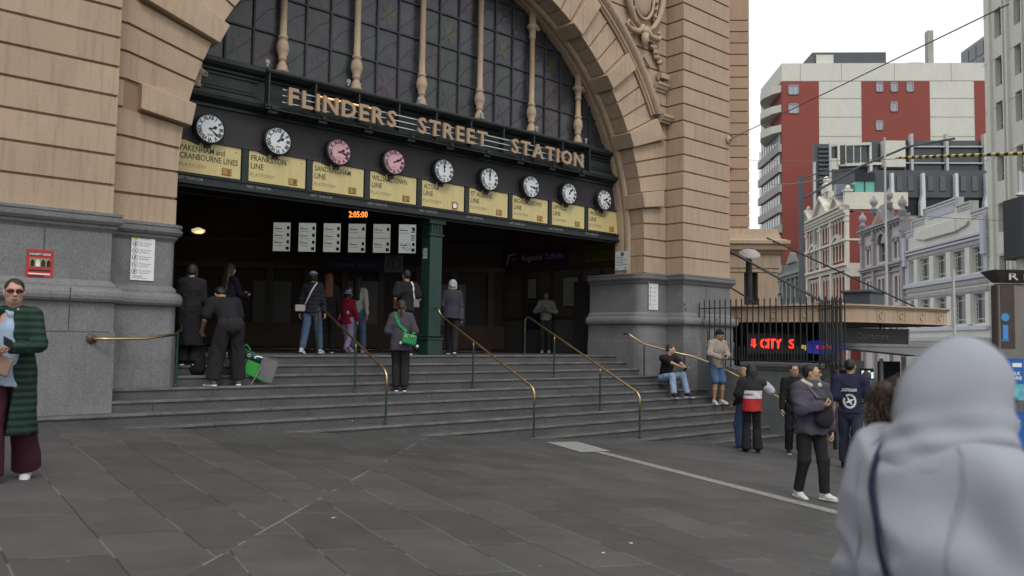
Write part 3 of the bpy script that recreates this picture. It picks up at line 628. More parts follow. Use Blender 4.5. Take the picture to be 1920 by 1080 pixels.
m = M(); m.tube([(15.98, 13.72, .22), (16.0, 13.56, .22), (16.02, 13.5, .17), (16.28, 13.33, -.02), (17.1, 12.82, -.25), (17.25, 12.6, -.30), (17.45, 12.0, -.52), (17.7, 10.4, -1.24), (17.74, 9.9, -1.50)], .021, 10); loc_build(m, t, 'rail', BRASS, smooth=True)
for x, y, z0, z1 in ((16.3, 13.33, H0 - 3 * RI, -.12), (17.15, 12.76, H0 - 5 * RI, -.38), (17.44, 12.02, H0 - 7 * RI, -.68)):
    m = M(); m.lathe([(.03, 0), (.03, .03), (.019, .05), (.019, z1 - z0), (.026, z1 - z0 + .01), (.014, z1 - z0 + .03), (.014, z1 - z0 + .13)], (x, y, z0), 10); loc_build(m, t, 'post', GREEN2)

# ================================================================== clocks
def roman_clock(k, x, hh, mm, tint, label):
    t = thing('platform_clock', label, 'clock', (x, EY - .05, 3.565), group='nine station clocks over the entrance')
    R = .235
    m = M(); m.lathe([(R + .03, 0), (R + .035, .06), (R + .03, .12), (R + .008, .135), (R + .0, .12)], (0, 0, 0), 36, ax=(0, -1, 0)); m.box(-.06, .06, -.02, .03, -R - .08, -R + .1)
    m.add([(-R - .09, 0, -R + .0), (-R + .10, 0, -R - .06), (-R + .12, -.05, -R + .1), (-R - .0, -.05, -R + .12)], [(0, 1, 2, 3)])
    m.build('rim', BLACK, t, smooth=False)
    m = M(); m.add([(R * math.cos(a), -.1245, R * math.sin(a)) for a in np.linspace(0, 2 * PI, 49)[:-1]], [tuple(range(48))]); m.build('dial', tint, t)
    m = M()
    for i, s_ in enumerate(('XII', 'I', 'II', 'III', 'IIII', 'V', 'VI', 'VII', 'VIII', 'IX', 'X', 'XI')):
        vs, fs, W = text_m(s_, .095, bold=.004, align='CENTER', sx=.85); a = -i * PI / 6
        m.add([(v[0] * math.cos(a) - (v[2] - .03 + R * .80) * math.sin(a), -.127, v[0] * math.sin(a) + (v[2] - .03 + R * .80) * math.cos(a)) for v in vs], fs)
    m.build('numerals', INK_B, t)
    for nm, ang, ln, wd in (('hour_hand', (hh % 12 + mm / 60) * 30, .13, .022), ('minute_hand', mm * 6, .20, .014)):
        a = math.radians(ang); d = Vector((math.sin(a), 0, math.cos(a))); p = Vector((math.cos(a), 0, -math.sin(a))); m = M(); yy = -.131 if nm[0] == 'h' else -.135
        pts = [-d * .03 - p * wd * .5, d * ln * .35 - p * wd * .5, d * ln * .68 - p * wd * 1.5, d * ln, d * ln * .68 + p * wd * 1.5, d * ln * .35 + p * wd * .5, -d * .03 + p * wd * .5]
        m.add([(q.x, yy, q.z) for q in pts], [tuple(range(7))]); m.build(nm, INK_B, t)
    m = M(); m.lathe([(.018, 0), (.016, .015), (.005, .02)], (0, -.125, 0), 10, ax=(0, -1, 0)); m.build('hub', INK_B, t)
    m = M(); m.box(-.05, .05, -.128, -.125, -.125, -.09); m.build('maker_plate', mat('brass_plate', (.35, .28, .12), .5), t)
INK_B = mat('clock_ink', (.012, .012, .014), .5, .05)
DW = mat('clock_white', (.56, .60, .62), .35, .05); DP = mat('clock_red_reflection', (.56, .31, .36), .35, .15, 5)  # DP: white dial with reflected red light put into its colour
for k, (h_, mi_, tnt, lb) in enumerate(((2, 22, DW, 'white clock over the PAKENHAM and CRANBOURNE LINES board'), (2, 5, DW, 'white clock with reddish top edge over the FRANKSTON LINE board'), (2, 17, DP, 'white clock with red light coloured into its dial over the SANDRINGHAM LINE board'),
        (2, 11, DP, 'white clock with red light coloured into its dial over the WILLIAMSTOWN LINE board'), (12, 0, DW, 'white clock showing twelve over the ALTONA LINE board'), (12, 0, DW, 'white clock showing twelve over the ST ALBANS LINE board'),
        (3, 17, DW, 'white clock over the BROADMEADOWS LINE board'), (1, 7, DW, 'white clock over the UPFIELD LINE board'), (2, 20, DW, 'white clock over the WERRIBEE LINE board'))):
    roman_clock(k, CX + .03 + (k - 4) * 1.258, h_, mi_, tnt, lb)
# ================================================================== line boards
names = [('PAKENHAM and', 'CRANBOURNE LINES', '3'), ('FRANKSTON', 'LINE', '8'), ('SANDRINGHAM', 'LINE', '13'), ('WILLIAMSTOWN', 'LINE', '12'), ('ALTONA', 'LINE', ''), ('ST ALBANS', 'LINE', '1'), ('BROADMEADOWS', 'LINE', '1'), ('UPFIELD', 'LINE', '1'), ('WERRIBEE', 'LINE', '1')]
for k, (a, b, n_) in enumerate(names):
    x = CX + .125 + (k - 4) * 1.265; t = thing('line_board', 'yellow enamel board reading %s %s PLATFORM' % (a, b), 'sign', (x, EY, 2.765), group='yellow line boards over the entrance')
    m = M(); m.box(-.555, .555, -.035, 0, .02, .575); m.build('panel', YEL, t, bevel=.004)
    m = M(); wA = {0: .78, 1: .68, 2: .78, 3: .84, 4: .40, 5: .60, 6: .88, 7: .44, 8: .58}[k]
    put_text(m, a, .145, -.52, .39 if k == 0 else .40, y=-.038, bold=.0015, width=wA); put_text(m, b, .145, -.52, .255, y=-.038, bold=.0015, width=1.02 if k == 0 else .24); m.build('line_name', INK, t)
    m = M(); put_text(m, 'PLATFORM', .095, -.53, .115, y=-.038, width=.46); m.build('platform_word', INK2, t)
    m = M(); bx = .22
    if n_: m.box(bx, bx + .17, -.045, -.035, .06, .18, 0); m.box(bx + .01, bx + .08, -.047, -.045, .07, .17, 1); m.box(bx + .09, bx + .16, -.047, -.045, .07, .17, 1); put_text(m, n_[-1:], .12, bx + .095, .08, mi=2, y=-.049); put_text(m, n_[:-1] or ' ', .12, bx + .02, .08, mi=2, y=-.049)
    else: m.lathe([(.07, 0), (.07, .01)], (bx + .08, -.035, .12), 16, 2, (0, -1, 0)); m.lathe([(.055, 0), (.055, .002)], (bx + .08, -.045, .12), 16, 3, (0, -1, 0)); m.box(bx + .0, bx + .17, -.037, -.035, .03, .21, 1)
    m.build('number_box', [mat('number_frame', (.20, .10, .02), .5), mat('number_card', (.36, .22, .06), .6), INK_B, WHITE], t)
    m = M(); m.lathe([(.014, 0), (.010, .006)], (.47, -.035, .49), 8, ax=(0, -1, 0)); m.build('screw', INK2, t)
# ================================================================== big letters
ls = thing('station_name_sign', 'gold letters FLINDERS STREET STATION standing on thin metal rails', 'sign', (10.7, EY - .5, 4.16))
LY = EY - .5
m = M()
for z in (4.21, 4.33, 4.44): m.box(6.88, 14.72, LY + .05, LY + .07, z - .008, z + .008)
loc_build(m, ls, 'rail', ALU)
m = M(); m.tube([(7.55, LY + .035, 4.46), (8.72, LY + .035, 4.46)], .009, 6); loc_build(m, ls, 'lit_tube', mat('neon_amber', (.9, .5, .2), .3, emit=(1, .48, .15), es=1.6))
for word, x0, x1 in (('FLINDERS', 6.97, 9.27), ('STREET', 9.80, 11.62), ('STATION', 12.33, 14.62)):
    gl = [text_m(c_, .44, bold=.011, depth=.026) for c_ in word]; tot = sum(g[2] for g in gl); gap = .075; k_ = ((x1 - x0) - gap * (len(word) - 1)) / tot; x = x0
    for vs, fs, W in gl:
        m = M(); m.add([(v[0] * k_ + x, v[1] + LY, v[2] + 4.17) for v in vs], fs); loc_build(m, ls, 'letter', GOLD); x += W * k_ + gap
# ================================================================== posters and notices
def plate(name, label, cat, x0, x1, z0, z1, y, mt_, items, mts):
    t = thing(name, label, cat, (x0, y, z0)); m = M(); m.box(0, x1 - x0, -.006, 0, 0, z1 - z0); m.build('sheet', mt_, t)
    m = M(); items(m, x1 - x0, z1 - z0); m.build('print', mts, t); return t
def it_red(m, w_, h_):
    m.box(.02, w_ - .02, -.008, -.0065, h_ * .80, h_ * .90, 0); put_text(m, 'SOLIDARITY FOREVER', .04, .03, h_ * .82, 1, -.0095, bold=.001, width=w_ - .06)
    m.box(.04, w_ - .04, -.008, -.0065, h_ * .45, h_ * .72, 2)
    for k in range(4): m.box(.05 + k * w_ * .2, .05 + k * w_ * .2 + .05, -.0095, -.0085, h_ * .46, h_ * .62, (0, 1, 0, 0)[k]); m.lathe([(.018, 0), (.018, .001)], (.075 + k * w_ * .2, -.0085, h_ * .64), 10, (0, 1, 0, 0)[k], (0, -1, 0))
    for k, z in enumerate((.33, .22, .15, .08)): m.box(.03, w_ * (.9 if k != 2 else .7), -.008, -.0065, h_ * z - .008, h_ * z + .012, 0 if k != 1 else 1)
plate('poster', 'small red poster with black and white print pasted on the granite pier', 'poster', 2.75, 3.08, .73, 1.16, PY - .004, mat('poster_red', (.40, .03, .03), .6, .1, 8), it_red, [mat('print_black', (.02, .02, .02)), WHITE, mat('print_olive', (.25, .26, .12))])
CIRC = ('CITY LOOP\nCLOSED', 'No smoking\nNo vaping', 'Mind your step', "Don't\nskateboard", 'Stow your\nscooter', 'No drinking\nof alcohol')
def it_rules(m, w_, h_):
    for k, s_ in enumerate(('CITY LANEWAY', 'No smoking', 'Mind your litter', "Don't", 'Watch your', 'No drinking')):
        z = h_ * (.91 - .145 * k)
        m.lathe([(w_ * .125, 0), (w_ * .125, .001)], (w_ * .17, -.0065, z), 14, 2 if k == 0 else 0, (0, -1, 0)); m.lathe([(w_ * .10, 0), (w_ * .10, .001)], (w_ * .17, -.008, z), 14, 2 if k == 0 else 1, (0, -1, 0))
        m.obox((w_ * .17, -.0095, z), (w_ * .03, 0, w_ * .05 * (k % 2)), (0, .0003, 0), (-w_ * .02, 0, w_ * .05), 0)
        put_text(m, s_, .032, w_ * .36, z + .004, 0, -.0085, width=w_ * .5); put_text(m, ('restrictions', 'No vaping', 'please', 'skateboard', 'scooter', 'of alcohol')[k], .032, w_ * .36, z - .03, 0, -.0085, width=w_ * .4)
    m.box(w_ * .08, w_ * .5, -.008, -.007, h_ * .08, h_ * .09, 0); m.box(w_ * .08, w_ * .7, -.008, -.007, h_ * .045, h_ * .052, 0)
RM = [mat('print_grey', (.12, .11, .12)), WHITE, mat('print_yellow', (.5, .48, .08))]
plate('notice_board', 'tall white rules notice on the granite beside the doorway, nearest the big red poster', 'notice', 4.27, 4.62, .85, 1.58, RY - .012, WHITE, it_rules, RM)
plate('notice_board', 'tall white rules notice on the granite above the brass rail near the seated man', 'notice', 16.66, 17.02, .84, 1.56, RY - .012, WHITE, it_rules, RM)
def it_name(m, w_, h_):
    m.lathe([(.06, 0), (.06, .001)], (w_ * .55, -.0065, h_ * .85), 12, 0, (0, -1, 0))
    for k, s_ in enumerate(('Please', 'no smoking', 'within', 'the entrance')): put_text(m, s_, .07, w_ * .12, h_ * (.64 - .13 * k), 0, -.008, width=w_ * (.45, .75, .5, .8)[k])
    m.box(w_ * .75, w_ * .85, -.008, -.0065, h_ * .05, h_ * .15, 0); m.box(w_ * .08, w_ * .14, -.008, -.0065, h_ * .05, h_ * .1, 0)
t = plate('notice_plate', 'pale grey plate screwed to the tan jamb above the rounded granite corner', 'notice', 0, .42, 0, .48, 0, mat('pale_plate', (.50, .53, .52), .5), it_name, RM)
t.location = (16.395, 14.36, 1.84); t.rotation_euler = (0, 0, math.radians(-90))
m = M(); m.box(0, .14, -.004, 0, 0, .22); put_text(m, 'NO', .07, .02, .13, 1, -.006); put_text(m, 'ENTRY', .05, .01, .05, 1, -.006, width=.12)
o = m.build('sticker', [mat('grey_sticker', (.4, .41, .41), .5), RM[0]], loc=(10.577, 14.66, 1.72), rot=(0, 0, math.radians(-90))); tag(o, 'torn grey sticker on the green entrance post', 'sticker')
# floodlight on the ledge
t = thing('floodlight', 'small tan floodlight standing on the moulded ledge of the arch wall', 'floodlight', (17.05, RY - .12, 6.67)); m = M(); m.box(-.16, .16, -.1, .08, .06, .2); m.build('lamp_body', TAN, t, bevel=.01)
m = M(); m.box(-.2, -.17, -.02, .02, -.02, .22); m.box(.17, .2, -.02, .02, -.02, .22); m.box(-.2, .2, -.02, .02, -.02, .0); m.build('bracket', TAN, t)
# ================================================================== inside the hall
D = Vector((.745, -.667, 0)); NF = Vector((-.667, -.745, 0))       # along a frontal row, towards the street
SCRN = [((10.86, 22.25), 0), ((11.41, 21.80), 1), ((11.93, 21.33), 2), ((12.46, 20.87), 3), ((12.98, 20.40), 4), ((13.52, 19.92), 5)]
scol = [((.30, .34, .26)), ((.36, .44, .34)), ((.38, .42, .36)), ((.36, .36, .32)), ((.34, .36, .30)), ((.52, .55, .55))]
for (x, y), k in SCRN:
    t = thing('departure_screen', ('portrait departure screen hanging in the hall, first in the row from the granite pier', 'portrait departure screen with greenish light, second in the row from the pier', 'portrait departure screen with three red tags, third in the row', 'portrait departure screen with an orange dividing line, fourth in the row', 'portrait departure screen split by a grey line, fifth in the row', 'brightest departure screen with a small loop map, beside the green post')[k], 'screen', (x, y, 2.44), math.atan2(D.y, D.x), 'departure screens in the hall')
    m = M(); m.box(-.05, .53, -.0, .08, -.05, .86); m.build('casing', BLACK, t, bevel=.008)
    m = M(); m.quad((0, -.004, 0), (.48, -.004, 0), (.48, -.004, .81), (0, -.004, .81)); m.build('display', mat('screen_%d' % k, scol[k], .4, .25, 3, emit=tuple(.5 * v + .22 for v in scol[k]), es=.42), t)
    m = M(); rows_ = (.62, .42, .22) if k in (0, 1, 2) else (.62, .2)
    for z in rows_:
        m.box(.38, .45, -.008, -.005, z, z + .09, 1 if k in (0, 2, 3) else 0); m.box(.03, .25, -.008, -.005, z + .01, z + .03, 0); m.box(.03, .12, -.008, -.005, z + .055, z + .065, 2); m.box(.03, .28, -.008, -.005, z - .06, z - .05, 2)
    m.box(.36, .45, -.008, -.005, .04, .13, 2)
    if k in (3, 4): m.box(0, .48, -.008, -.005, .40, .412, 3 if k == 3 else 2)
    if k == 5: m.tube([(.24 + .1 * math.cos(a), -.006, .17 + .09 * math.sin(a)) for a in np.linspace(0, 2 * PI, 15)], .008, 4, 0); [m.box(.34, .45, -.008, -.005, z, z + .025, 0) for z in (.7, .58, .48, .42, .36)]
    m.build('listing', [INK_B, mat('tag_red', (.3, .04, .05)), mat('tag_grey', (.12, .13, .12)), mat('tag_orange', (.5, .25, .05))], t)
    m = M(); m.box(.2, .24, .02, .06, .86, 1.9); m.build('hanger', BLACK, t)
t = thing('led_clock', 'orange LED clock reading 2:05:00 above the departure screens', 'clock', (12.42, 20.85, 3.42), math.atan2(D.y, D.x))
m = M(); m.box(-.1, .72, 0, .06, -.06, .26); m.build('casing', BLACK, t); m = M(); put_text(m, '2:05:00', .24, .02, .01, y=-.01, bold=.004, width=.53); m.build('digits', mat('led_orange', (.9, .3, .05), .4, emit=(1, .27, .05), es=1.6), t)
t = thing('hall_sign', 'dark navy sign reading Customer Service with a grey information square', 'sign', (12.01, 21.30, 1.92), math.atan2(D.y, D.x))
m = M(); m.box(0, 1.86, 0, .05, 0, .40); m.build('panel', mat('navy_panel', (.012, .014, .04), .5), t); m = M(); put_text(m, 'Customer Service', .24, .12, .10, y=-.006, width=1.28); m.build('lettering', mat('dim_letter', (.10, .12, .17), .5), t)
m = M(); m.box(1.66, 2.18, -.03, 0, -.03, .45, 0); m.lathe([(.19, 0), (.19, .004)], (1.92, -.03, .21), 20, 1, (0, -1, 0)); m.lathe([(.165, 0), (.165, .003)], (1.92, -.035, .21), 20, 0, (0, -1, 0)); put_text(m, 'i', .34, 1.87, .10, 1, -.042, bold=.008); m.build('info_square', [mat('grey_square', (.11, .12, .12), .5), INK_B], t)
t = thing('hall_sign', 'dark purple sign reading Regional Tickets above the ticket office windows', 'sign', (17.17, 19.6, 2.2), math.radians(-90))
m = M(); m.box(0, 2.78, -.05, 0, 0, .54); m.build('panel', mat('purple_panel', (.055, .022, .08), .5), t); m = M(); put_text(m, 'Regional Tickets', .27, .92, .19, y=-.056, width=1.72); m.add([(.2, -.056, .1), (.25, -.056, .1), (.37, -.056, .38), (.66, -.056, .42), (.66, -.056, .45), (.3, -.056, .44)], [(0, 1, 2, 3, 4, 5)]); put_text(m, 'v/line', .1, .42, .25, y=-.056, width=.22)
m.build('lettering', mat('grey_letter', (.5, .5, .54), .5), t)
t = thing('hall_sign', 'olive yellow sign reading PLEASE KEEP CLEAR high beside the jamb', 'sign', (17.1, 16.05, 2.2), math.radians(-90))
m = M(); m.box(0, 1.1, -.05, 0, 0, .48); m.build('panel', mat('olive_panel', (.10, .095, .012), .5), t); m = M(); put_text(m, 'PLEASE KEEP', .14, .08, .28, y=-.056, width=.9); put_text(m, 'CLEAR AT ALL', .14, .08, .08, y=-.056, width=.9); m.build('lettering', INK_B, t)
def wallbox(label, y0, y1, z0, z1, col, name='wall_poster', cat='poster', inner=None):
    t = thing(name, label, cat, (17.15, y1, z0), math.radians(-90)); m = M(); m.box(0, y1 - y0, -.03, 0, 0, z1 - z0); m.build('frame', mat('dark_frame', (.04, .04, .04)), t)
    m = M(); m.box(.04, y1 - y0 - .04, -.034, -.03, .04, z1 - z0 - .04, 0)
    for k in range(6): m.box(.08, (y1 - y0) * (.8 if k % 2 else .6), -.037, -.034, (z1 - z0) * (.15 + .12 * k), (z1 - z0) * (.15 + .12 * k) + .012, 1)
    m.build('sheet', [mat('sheet_%.3f_%.3f' % (col[0], col[1]), col, .6), mat('sheet_ink', tuple(c * .4 for c in col))], t)
wallbox('large grey timetable in a frame on the ticket office wall, behind the long handrail', 16.35, 16.98, .98, 1.86, (.20, .22, .20))
wallbox('timetable in a frame on the ticket office wall, half hidden by the red machine', 15.55, 15.98, .98, 1.86, (.19, .21, .19))
wallbox('small pale map sheet on the ticket office wall beside the hooded man in the hall', 18.03, 18.45, 1.24, 1.88, (.25, .27, .23))
wallbox('narrow upper notice at the dark end of the ticket office wall', 19.48, 19.82, 1.28, 1.82, (.07, .09, .06)); wallbox('narrow lower notice at the dark end of the ticket office wall', 19.48, 19.82, .65, 1.2, (.085, .09, .085))
wallbox('dim purple board below the pale map sheet on the ticket office wall', 17.9, 18.45, .35, 1.16, (.03, .018, .05))
t = thing('vending_machine', 'tall black machine with a bright red edge and tiny lights behind the granite corner', 'vending machine', (16.62, 15.25, H0))
m = M(); m.box(.0, .75, .1, .8, .05, 1.95); m.build('cabinet', BLACK, t, bevel=.01); m = M(); m.box(-.03, .07, .0, .1, .03, 1.98); m.box(.07, .6, .0, .1, 1.88, 1.98); m.build('red_frame', mat('dull_red', (.20, .012, .016), .5), t)
m = M(); [m.box(.04, .055, .082, .09, .45 + .12 * k, .465 + .12 * k) for k in range(9)]; m.build('light_strip', mat('tiny_light', (.8, .8, .8), emit=(.8, .85, .9), es=1.5), t)
t = thing('ceiling_lamp', 'round lamp with a dim warm glow on the hall wall near the granite pier', 'lamp', (9.1, 23.2, 2.85)); m = M(); m.lathe([(.1, 0), (.17, .04), (.18, .1), (.05, .16)], n=16); m.build('shade', mat('lamp_warm', (.8, .7, .4), emit=(1, .85, .5), es=.45), t)
pl = bpy.data.lights.new('lamp_light', 'POINT'); pl.energy = 3; pl.color = (1, .8, .45); pl.shadow_soft_size = .15; po = bpy.data.objects.new('lamp_light', pl); sc.collection.objects.link(po); po.parent = t; po.location = (0, -.25, -.15)
# ================================================================== canopy, shops and station wing beside the steps
def frame_thing(name, label, cat, s, z=-2.9, group=None):     # root in the street frame: local x = along the street, y = out of the facade line
    p = street_pt(s, 0); t = thing(name, label, cat, (p[0], p[1], z), PI / 4, group); return t
CREAM = mat('cream_render', (.56, .55, .49), .75, .06, .8, streak=.25); CREAM2 = mat('cream_trim', (.60, .58, .50), .7, .06, 1.5, streak=.15)
RBRICK = mat('red_brick', (.235, .062, .048), .85, .12, 5, .15, 30, stretch=(.6, .6, 4)); GREYR = mat('grey_stucco', (.32, .31, .325), .8, .1, 1.5, streak=.2); PINK = mat('pale_pink_stucco', (.50, .46, .45), .8, .05, 1.5)
LAV = mat('lavender_trim', (.44, .46, .52), .75, .05, 1.5); DECO = mat('deco_cream', (.60, .60, .55), .75, .06, 1.2, streak=.15); DGL = mat('window_glass_dark', (.035, .045, .05), .12, .35, .7, spec=.6)
BGL = mat('window_glass_sky', (.30, .34, .38), .12, .2, .8, spec=.6); CHAR = mat('charcoal_cladding', (.075, .083, .095), .6, .1, .8); LGREY = mat('light_grey_metal', (.42, .43, .43), .5, .08, 1); CONC = mat('concrete', (.33, .32, .29), .8, .12, .8, streak=.2)
WHT = mat('white_render', (.56, .56, .50), .7, .06, .5, streak=.2)
wing = thing('station_wing', 'projecting rusticated wing of the station seen beyond the granite pier', 'building', (*street_pt(31.8, 23)[:2], -2.9), PI / 4)
m = M()
z_off = 2.9
pr = [(o_, z + z_off) for o_, z in coursed(-2.7, 20, .05, .05)]
# face across the view (plane x=0 in the street frame), its return facing the street
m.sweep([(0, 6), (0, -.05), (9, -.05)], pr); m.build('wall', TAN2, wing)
m = M()
for z0, z1 in ((10.9, 19), (6.2, 9.2)): m.box(-.16, -.02, .92, 1.6, z0, z1, 0); m.box(-.2, -.1, .88, .95, z0, z1, 1)
m.build('window', [mat('maroon_sash', (.05, .02, .022), .5), mat('maroon_frame', (.09, .04, .04), .6)], wing)
m = M()
for z in (10.55, 9.3, 5.6): m.sweep([(-.02, 2), (-.02, .80), (.1, .8)], [(0, z), (.1, z + .03), (.14, z + .12), (.2, z + .16), (.2, z + .24), (-.1, z + .26)])
m.box(-.12, 0, .9, 1.8, 9.5, 10.6); m.build('sill', TAN2, wing)
pav = thing('shop_pavilion', 'low tan pavilion with pilasters and cornice beside the station pier', 'building', (*street_pt(27.4, 23.05)[:2], -2.9), PI / 4)
m = M()
for y0, y1 in ((.0, .62), (1.05, 1.75), (2.3, 3.4)): m.box(0, 3.5, y0, y1, .5, 5.75)
m.box(.35, 3.5, 0, 3.4, .5, 5.75); m.build('wall', TAN, pav, bevel=.01)
m = M(); m.sweep([(0, 3.4), (0, 0), (3.5, 0)], [(.0, 5.2), (.03, 5.22), (.03, 5.32), (.06, 5.35), (.06, 5.75), (.10, 5.78), (.16, 5.86), (.24, 5.92), (.27, 6.05), (.33, 6.10), (.33, 6.2), (.1, 6.28), (.0, 6.6), (-.4, 6.62)])
m.build('cornice', TAN, pav)
m = M(); m.box(.32, .36, .62, 1.05, .5, 5.2); m.box(.32, .36, 1.75, 2.3, .5, 5.2); m.build('window', SOOT, pav)
# the canopy
can = thing('street_canopy', 'tan street canopy with square rosettes sweeping round the station corner', 'canopy', (21.3, 10.43, 1.1))
CP = [(19.9, 16.2), (20.3, 14.9), (20.75, 12.95), (21.1, 11.25), (21.22, 10.8), (21.45, 10.52), (21.9, 10.32), (25.17, 9.67), (26.5, 10.4), (27.5, 12.5), (28, 15)]
m = M(); m.sweep(CP, [(0, .62), (.02, .63), (.02, .66), (0, .67), (0, .99), (.03, 1.0), (.05, 1.03), (.09, 1.06), (.09, 1.10), (-.25, 1.12)]); loc_build(m, can, 'fascia', TAN)
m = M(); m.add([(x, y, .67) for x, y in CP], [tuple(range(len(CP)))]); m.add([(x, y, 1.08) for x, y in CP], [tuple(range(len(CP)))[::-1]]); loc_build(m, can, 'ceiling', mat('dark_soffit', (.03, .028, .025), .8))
m = M()
def ros(a, b, t, w_=.16):
    a, b = Vector((*a, 0)), Vector((*b, 0)); d = (b - a).normalized(); n_ = Vector((d.y, -d.x, 0)); c_ = a.lerp(b, t); c_.z = .83
    for s1, s2 in ((-1, 0), (1, 0), (0, -1), (0, 1)): m.obox(c_ + d * w_ * s1 + Vector((0, 0, .14 * s2)), d * (w_ if s2 else .012), n_ * .012, (0, 0, .012 if s2 else .14))
    m.tube([c_ + n_ * .012 + d * .07 * math.cos(q) + Vector((0, 0, .09 * math.sin(q))) for q in np.linspace(.4, 6, 12)], .014, 5)
for t in (.12, .38, .65, .9): ros((21.9, 10.32), (25.17, 9.67), t)
for t in (.25, .75): ros((20.75, 12.95), (21.1, 11.25), t); ros((20.3, 14.9), (20.75, 12.95), t)
loc_build(m, can, 'rosette', TAN)
m = M()
for (a, b) in (((20.5, 14.7, 3.15), (21.6, 11.4, 1.12)), ((20.45, 14.75, 3.2), (21.65, 11.4, 1.15)), ((23.9, 14.6, 3.4), (24.1, 10.1, 1.12)), ((20.9, 15.3, 2.4), (20.9, 13.0, 1.1))): m.tube([a, b], .025, 6)
loc_build(m, can, 'tie_rod', BLACK)
t = thing('downpipe', 'dark green pipe standing up from the canopy in front of the tan pavilion', 'pipe', (21.55, 13.75, 1.1)); m = M(); m.lathe([(.09, 0), (.09, 1.6), (.13, 1.62), (.13, 1.7)], n=10); m.build('pipe', GREEN, t)
t = thing('dish_lamp', 'pale dish lamp on top of the dark green pipe', 'lamp', (21.35, 13.6, 2.62)); m = M(); m.lathe([(.03, .12), (.20, .08), (.30, 0), (.31, -.04), (.2, -.08)], n=18, ax=(-.35, -.4, 1)); m.build('dish', mat('pale_lamp', (.30, .27, .26), .6), t)
m = M(); m.tube([(0, 0, 0), (.1, .1, -.2)], .02, 6); m.build('arm', BLACK, t)
t = thing('roof_unit', 'small dark rooftop unit standing on the canopy edge', 'roof unit', (24.2, 11.6, 1.12)); m = M(); m.box(-.45, .45, -.4, .4, .05, .42); m.box(-.5, .5, -.45, .45, .42, .5); m.build('casing', CHAR, t, bevel=.02)
m = M(); [m.box(x - .03, x + .03, y - .03, y + .03, 0, .05) for x in (-.4, .4) for y in (-.35, .35)]; m.build('foot', BLACK, t)
# dark shopfronts under the canopy
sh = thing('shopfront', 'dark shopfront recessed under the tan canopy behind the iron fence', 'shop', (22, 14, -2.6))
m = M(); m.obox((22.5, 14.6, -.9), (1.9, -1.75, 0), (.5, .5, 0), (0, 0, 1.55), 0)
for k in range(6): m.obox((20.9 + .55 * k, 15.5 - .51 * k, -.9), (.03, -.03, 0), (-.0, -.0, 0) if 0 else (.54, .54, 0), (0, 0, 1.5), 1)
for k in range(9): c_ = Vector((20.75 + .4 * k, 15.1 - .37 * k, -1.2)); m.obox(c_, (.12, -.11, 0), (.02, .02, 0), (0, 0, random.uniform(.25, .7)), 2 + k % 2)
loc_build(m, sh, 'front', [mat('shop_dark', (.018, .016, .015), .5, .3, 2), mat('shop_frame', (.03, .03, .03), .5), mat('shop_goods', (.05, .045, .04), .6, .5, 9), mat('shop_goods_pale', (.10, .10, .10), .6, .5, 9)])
def frontal_text_sign(name, label, cat, p, wd, h, ang=None):
    return thing(name, label, cat, p, math.atan2(D.y, D.x) if ang is None else ang)
NR = mat('neon_red', (1, .05, .03), .4, emit=(1, .03, .02), es=2.2)
t = frontal_text_sign('neon_sign', 'glowing red arrow and letters CITY S under the canopy behind the fence', 'neon sign', (21.15, 13.45, -.13), 1, 1)
m = M(); m.box(-.1, 1.62, .03, .12, -.12, .46); m.build('box', BLACK, t)
m = M(); put_text(m, 'CITY', .36, .27, .05, y=0, bold=.012, depth=.01, width=.62); put_text(m, 'S', .36, 1.08, .05, y=0, bold=.006, width=.18)
m.prism([(.0, .14), (.03, .14), (.03, .3), (.13, .3), (.13, .14), (.17, .14), (.08, .03)], (0, 0, 0), (1, 0, 0), (0, 0, 1), (0, 1, 0), -.01, .0); m.build('lettering', NR, t)
t = frontal_text_sign('shop_sign', 'blue oval backlit shop sign with yellow and red letters beside the red neon', 'shop sign', (22.15, 12.6, -.2), 1, 1)
m = M(); m.add([(.72 + .70 * math.cos(a), 0, .16 + .20 * math.sin(a)) for a in np.linspace(0, 2 * PI, 33)[:-1]], [tuple(range(32))]); m.build('panel', mat('blue_lit', (.02, .04, .4), .4, emit=(.02, .05, .5), es=.22), t)
m = M(); put_text(m, 'ay', .2, .14, .12, y=-.01, mi=0, bold=.004); put_text(m, 'cafe', .2, .55, .12, y=-.01, mi=1, bold=.004, width=.5); m.build('lettering', [mat('yellow_lit', (.7, .5, .1), emit=(.8, .6, .1), es=.6), mat('red_lit', (.7, .05, .05), emit=(.8, .06, .05), es=.7)], t)
t = thing('hanging_sign', 'long black hanging sign reading CityHatters under the canopy', 'sign', (21.95, 11.1, .08), math.atan2(-.72, 2.35))
m = M(); m.box(-.6, 2.45, 0, .08, 0, .42, 0); m.box(2.45, 2.49, -.01, .09, -.01, .43, 1); m.build('panel', [BLACK, LGREY], t); m = M(); put_text(m, 'CityHatters', .24, .48, .13, y=-.008, width=1.18); m.build('lettering', mat('dull_letter', (.13, .13, .12), .5), t); m = M(); m.box(1.4, 1.44, .02, .06, .42, .6); m.box(-.3, -.26, .02, .06, .42, .6); m.build('hanger', BLACK, t)
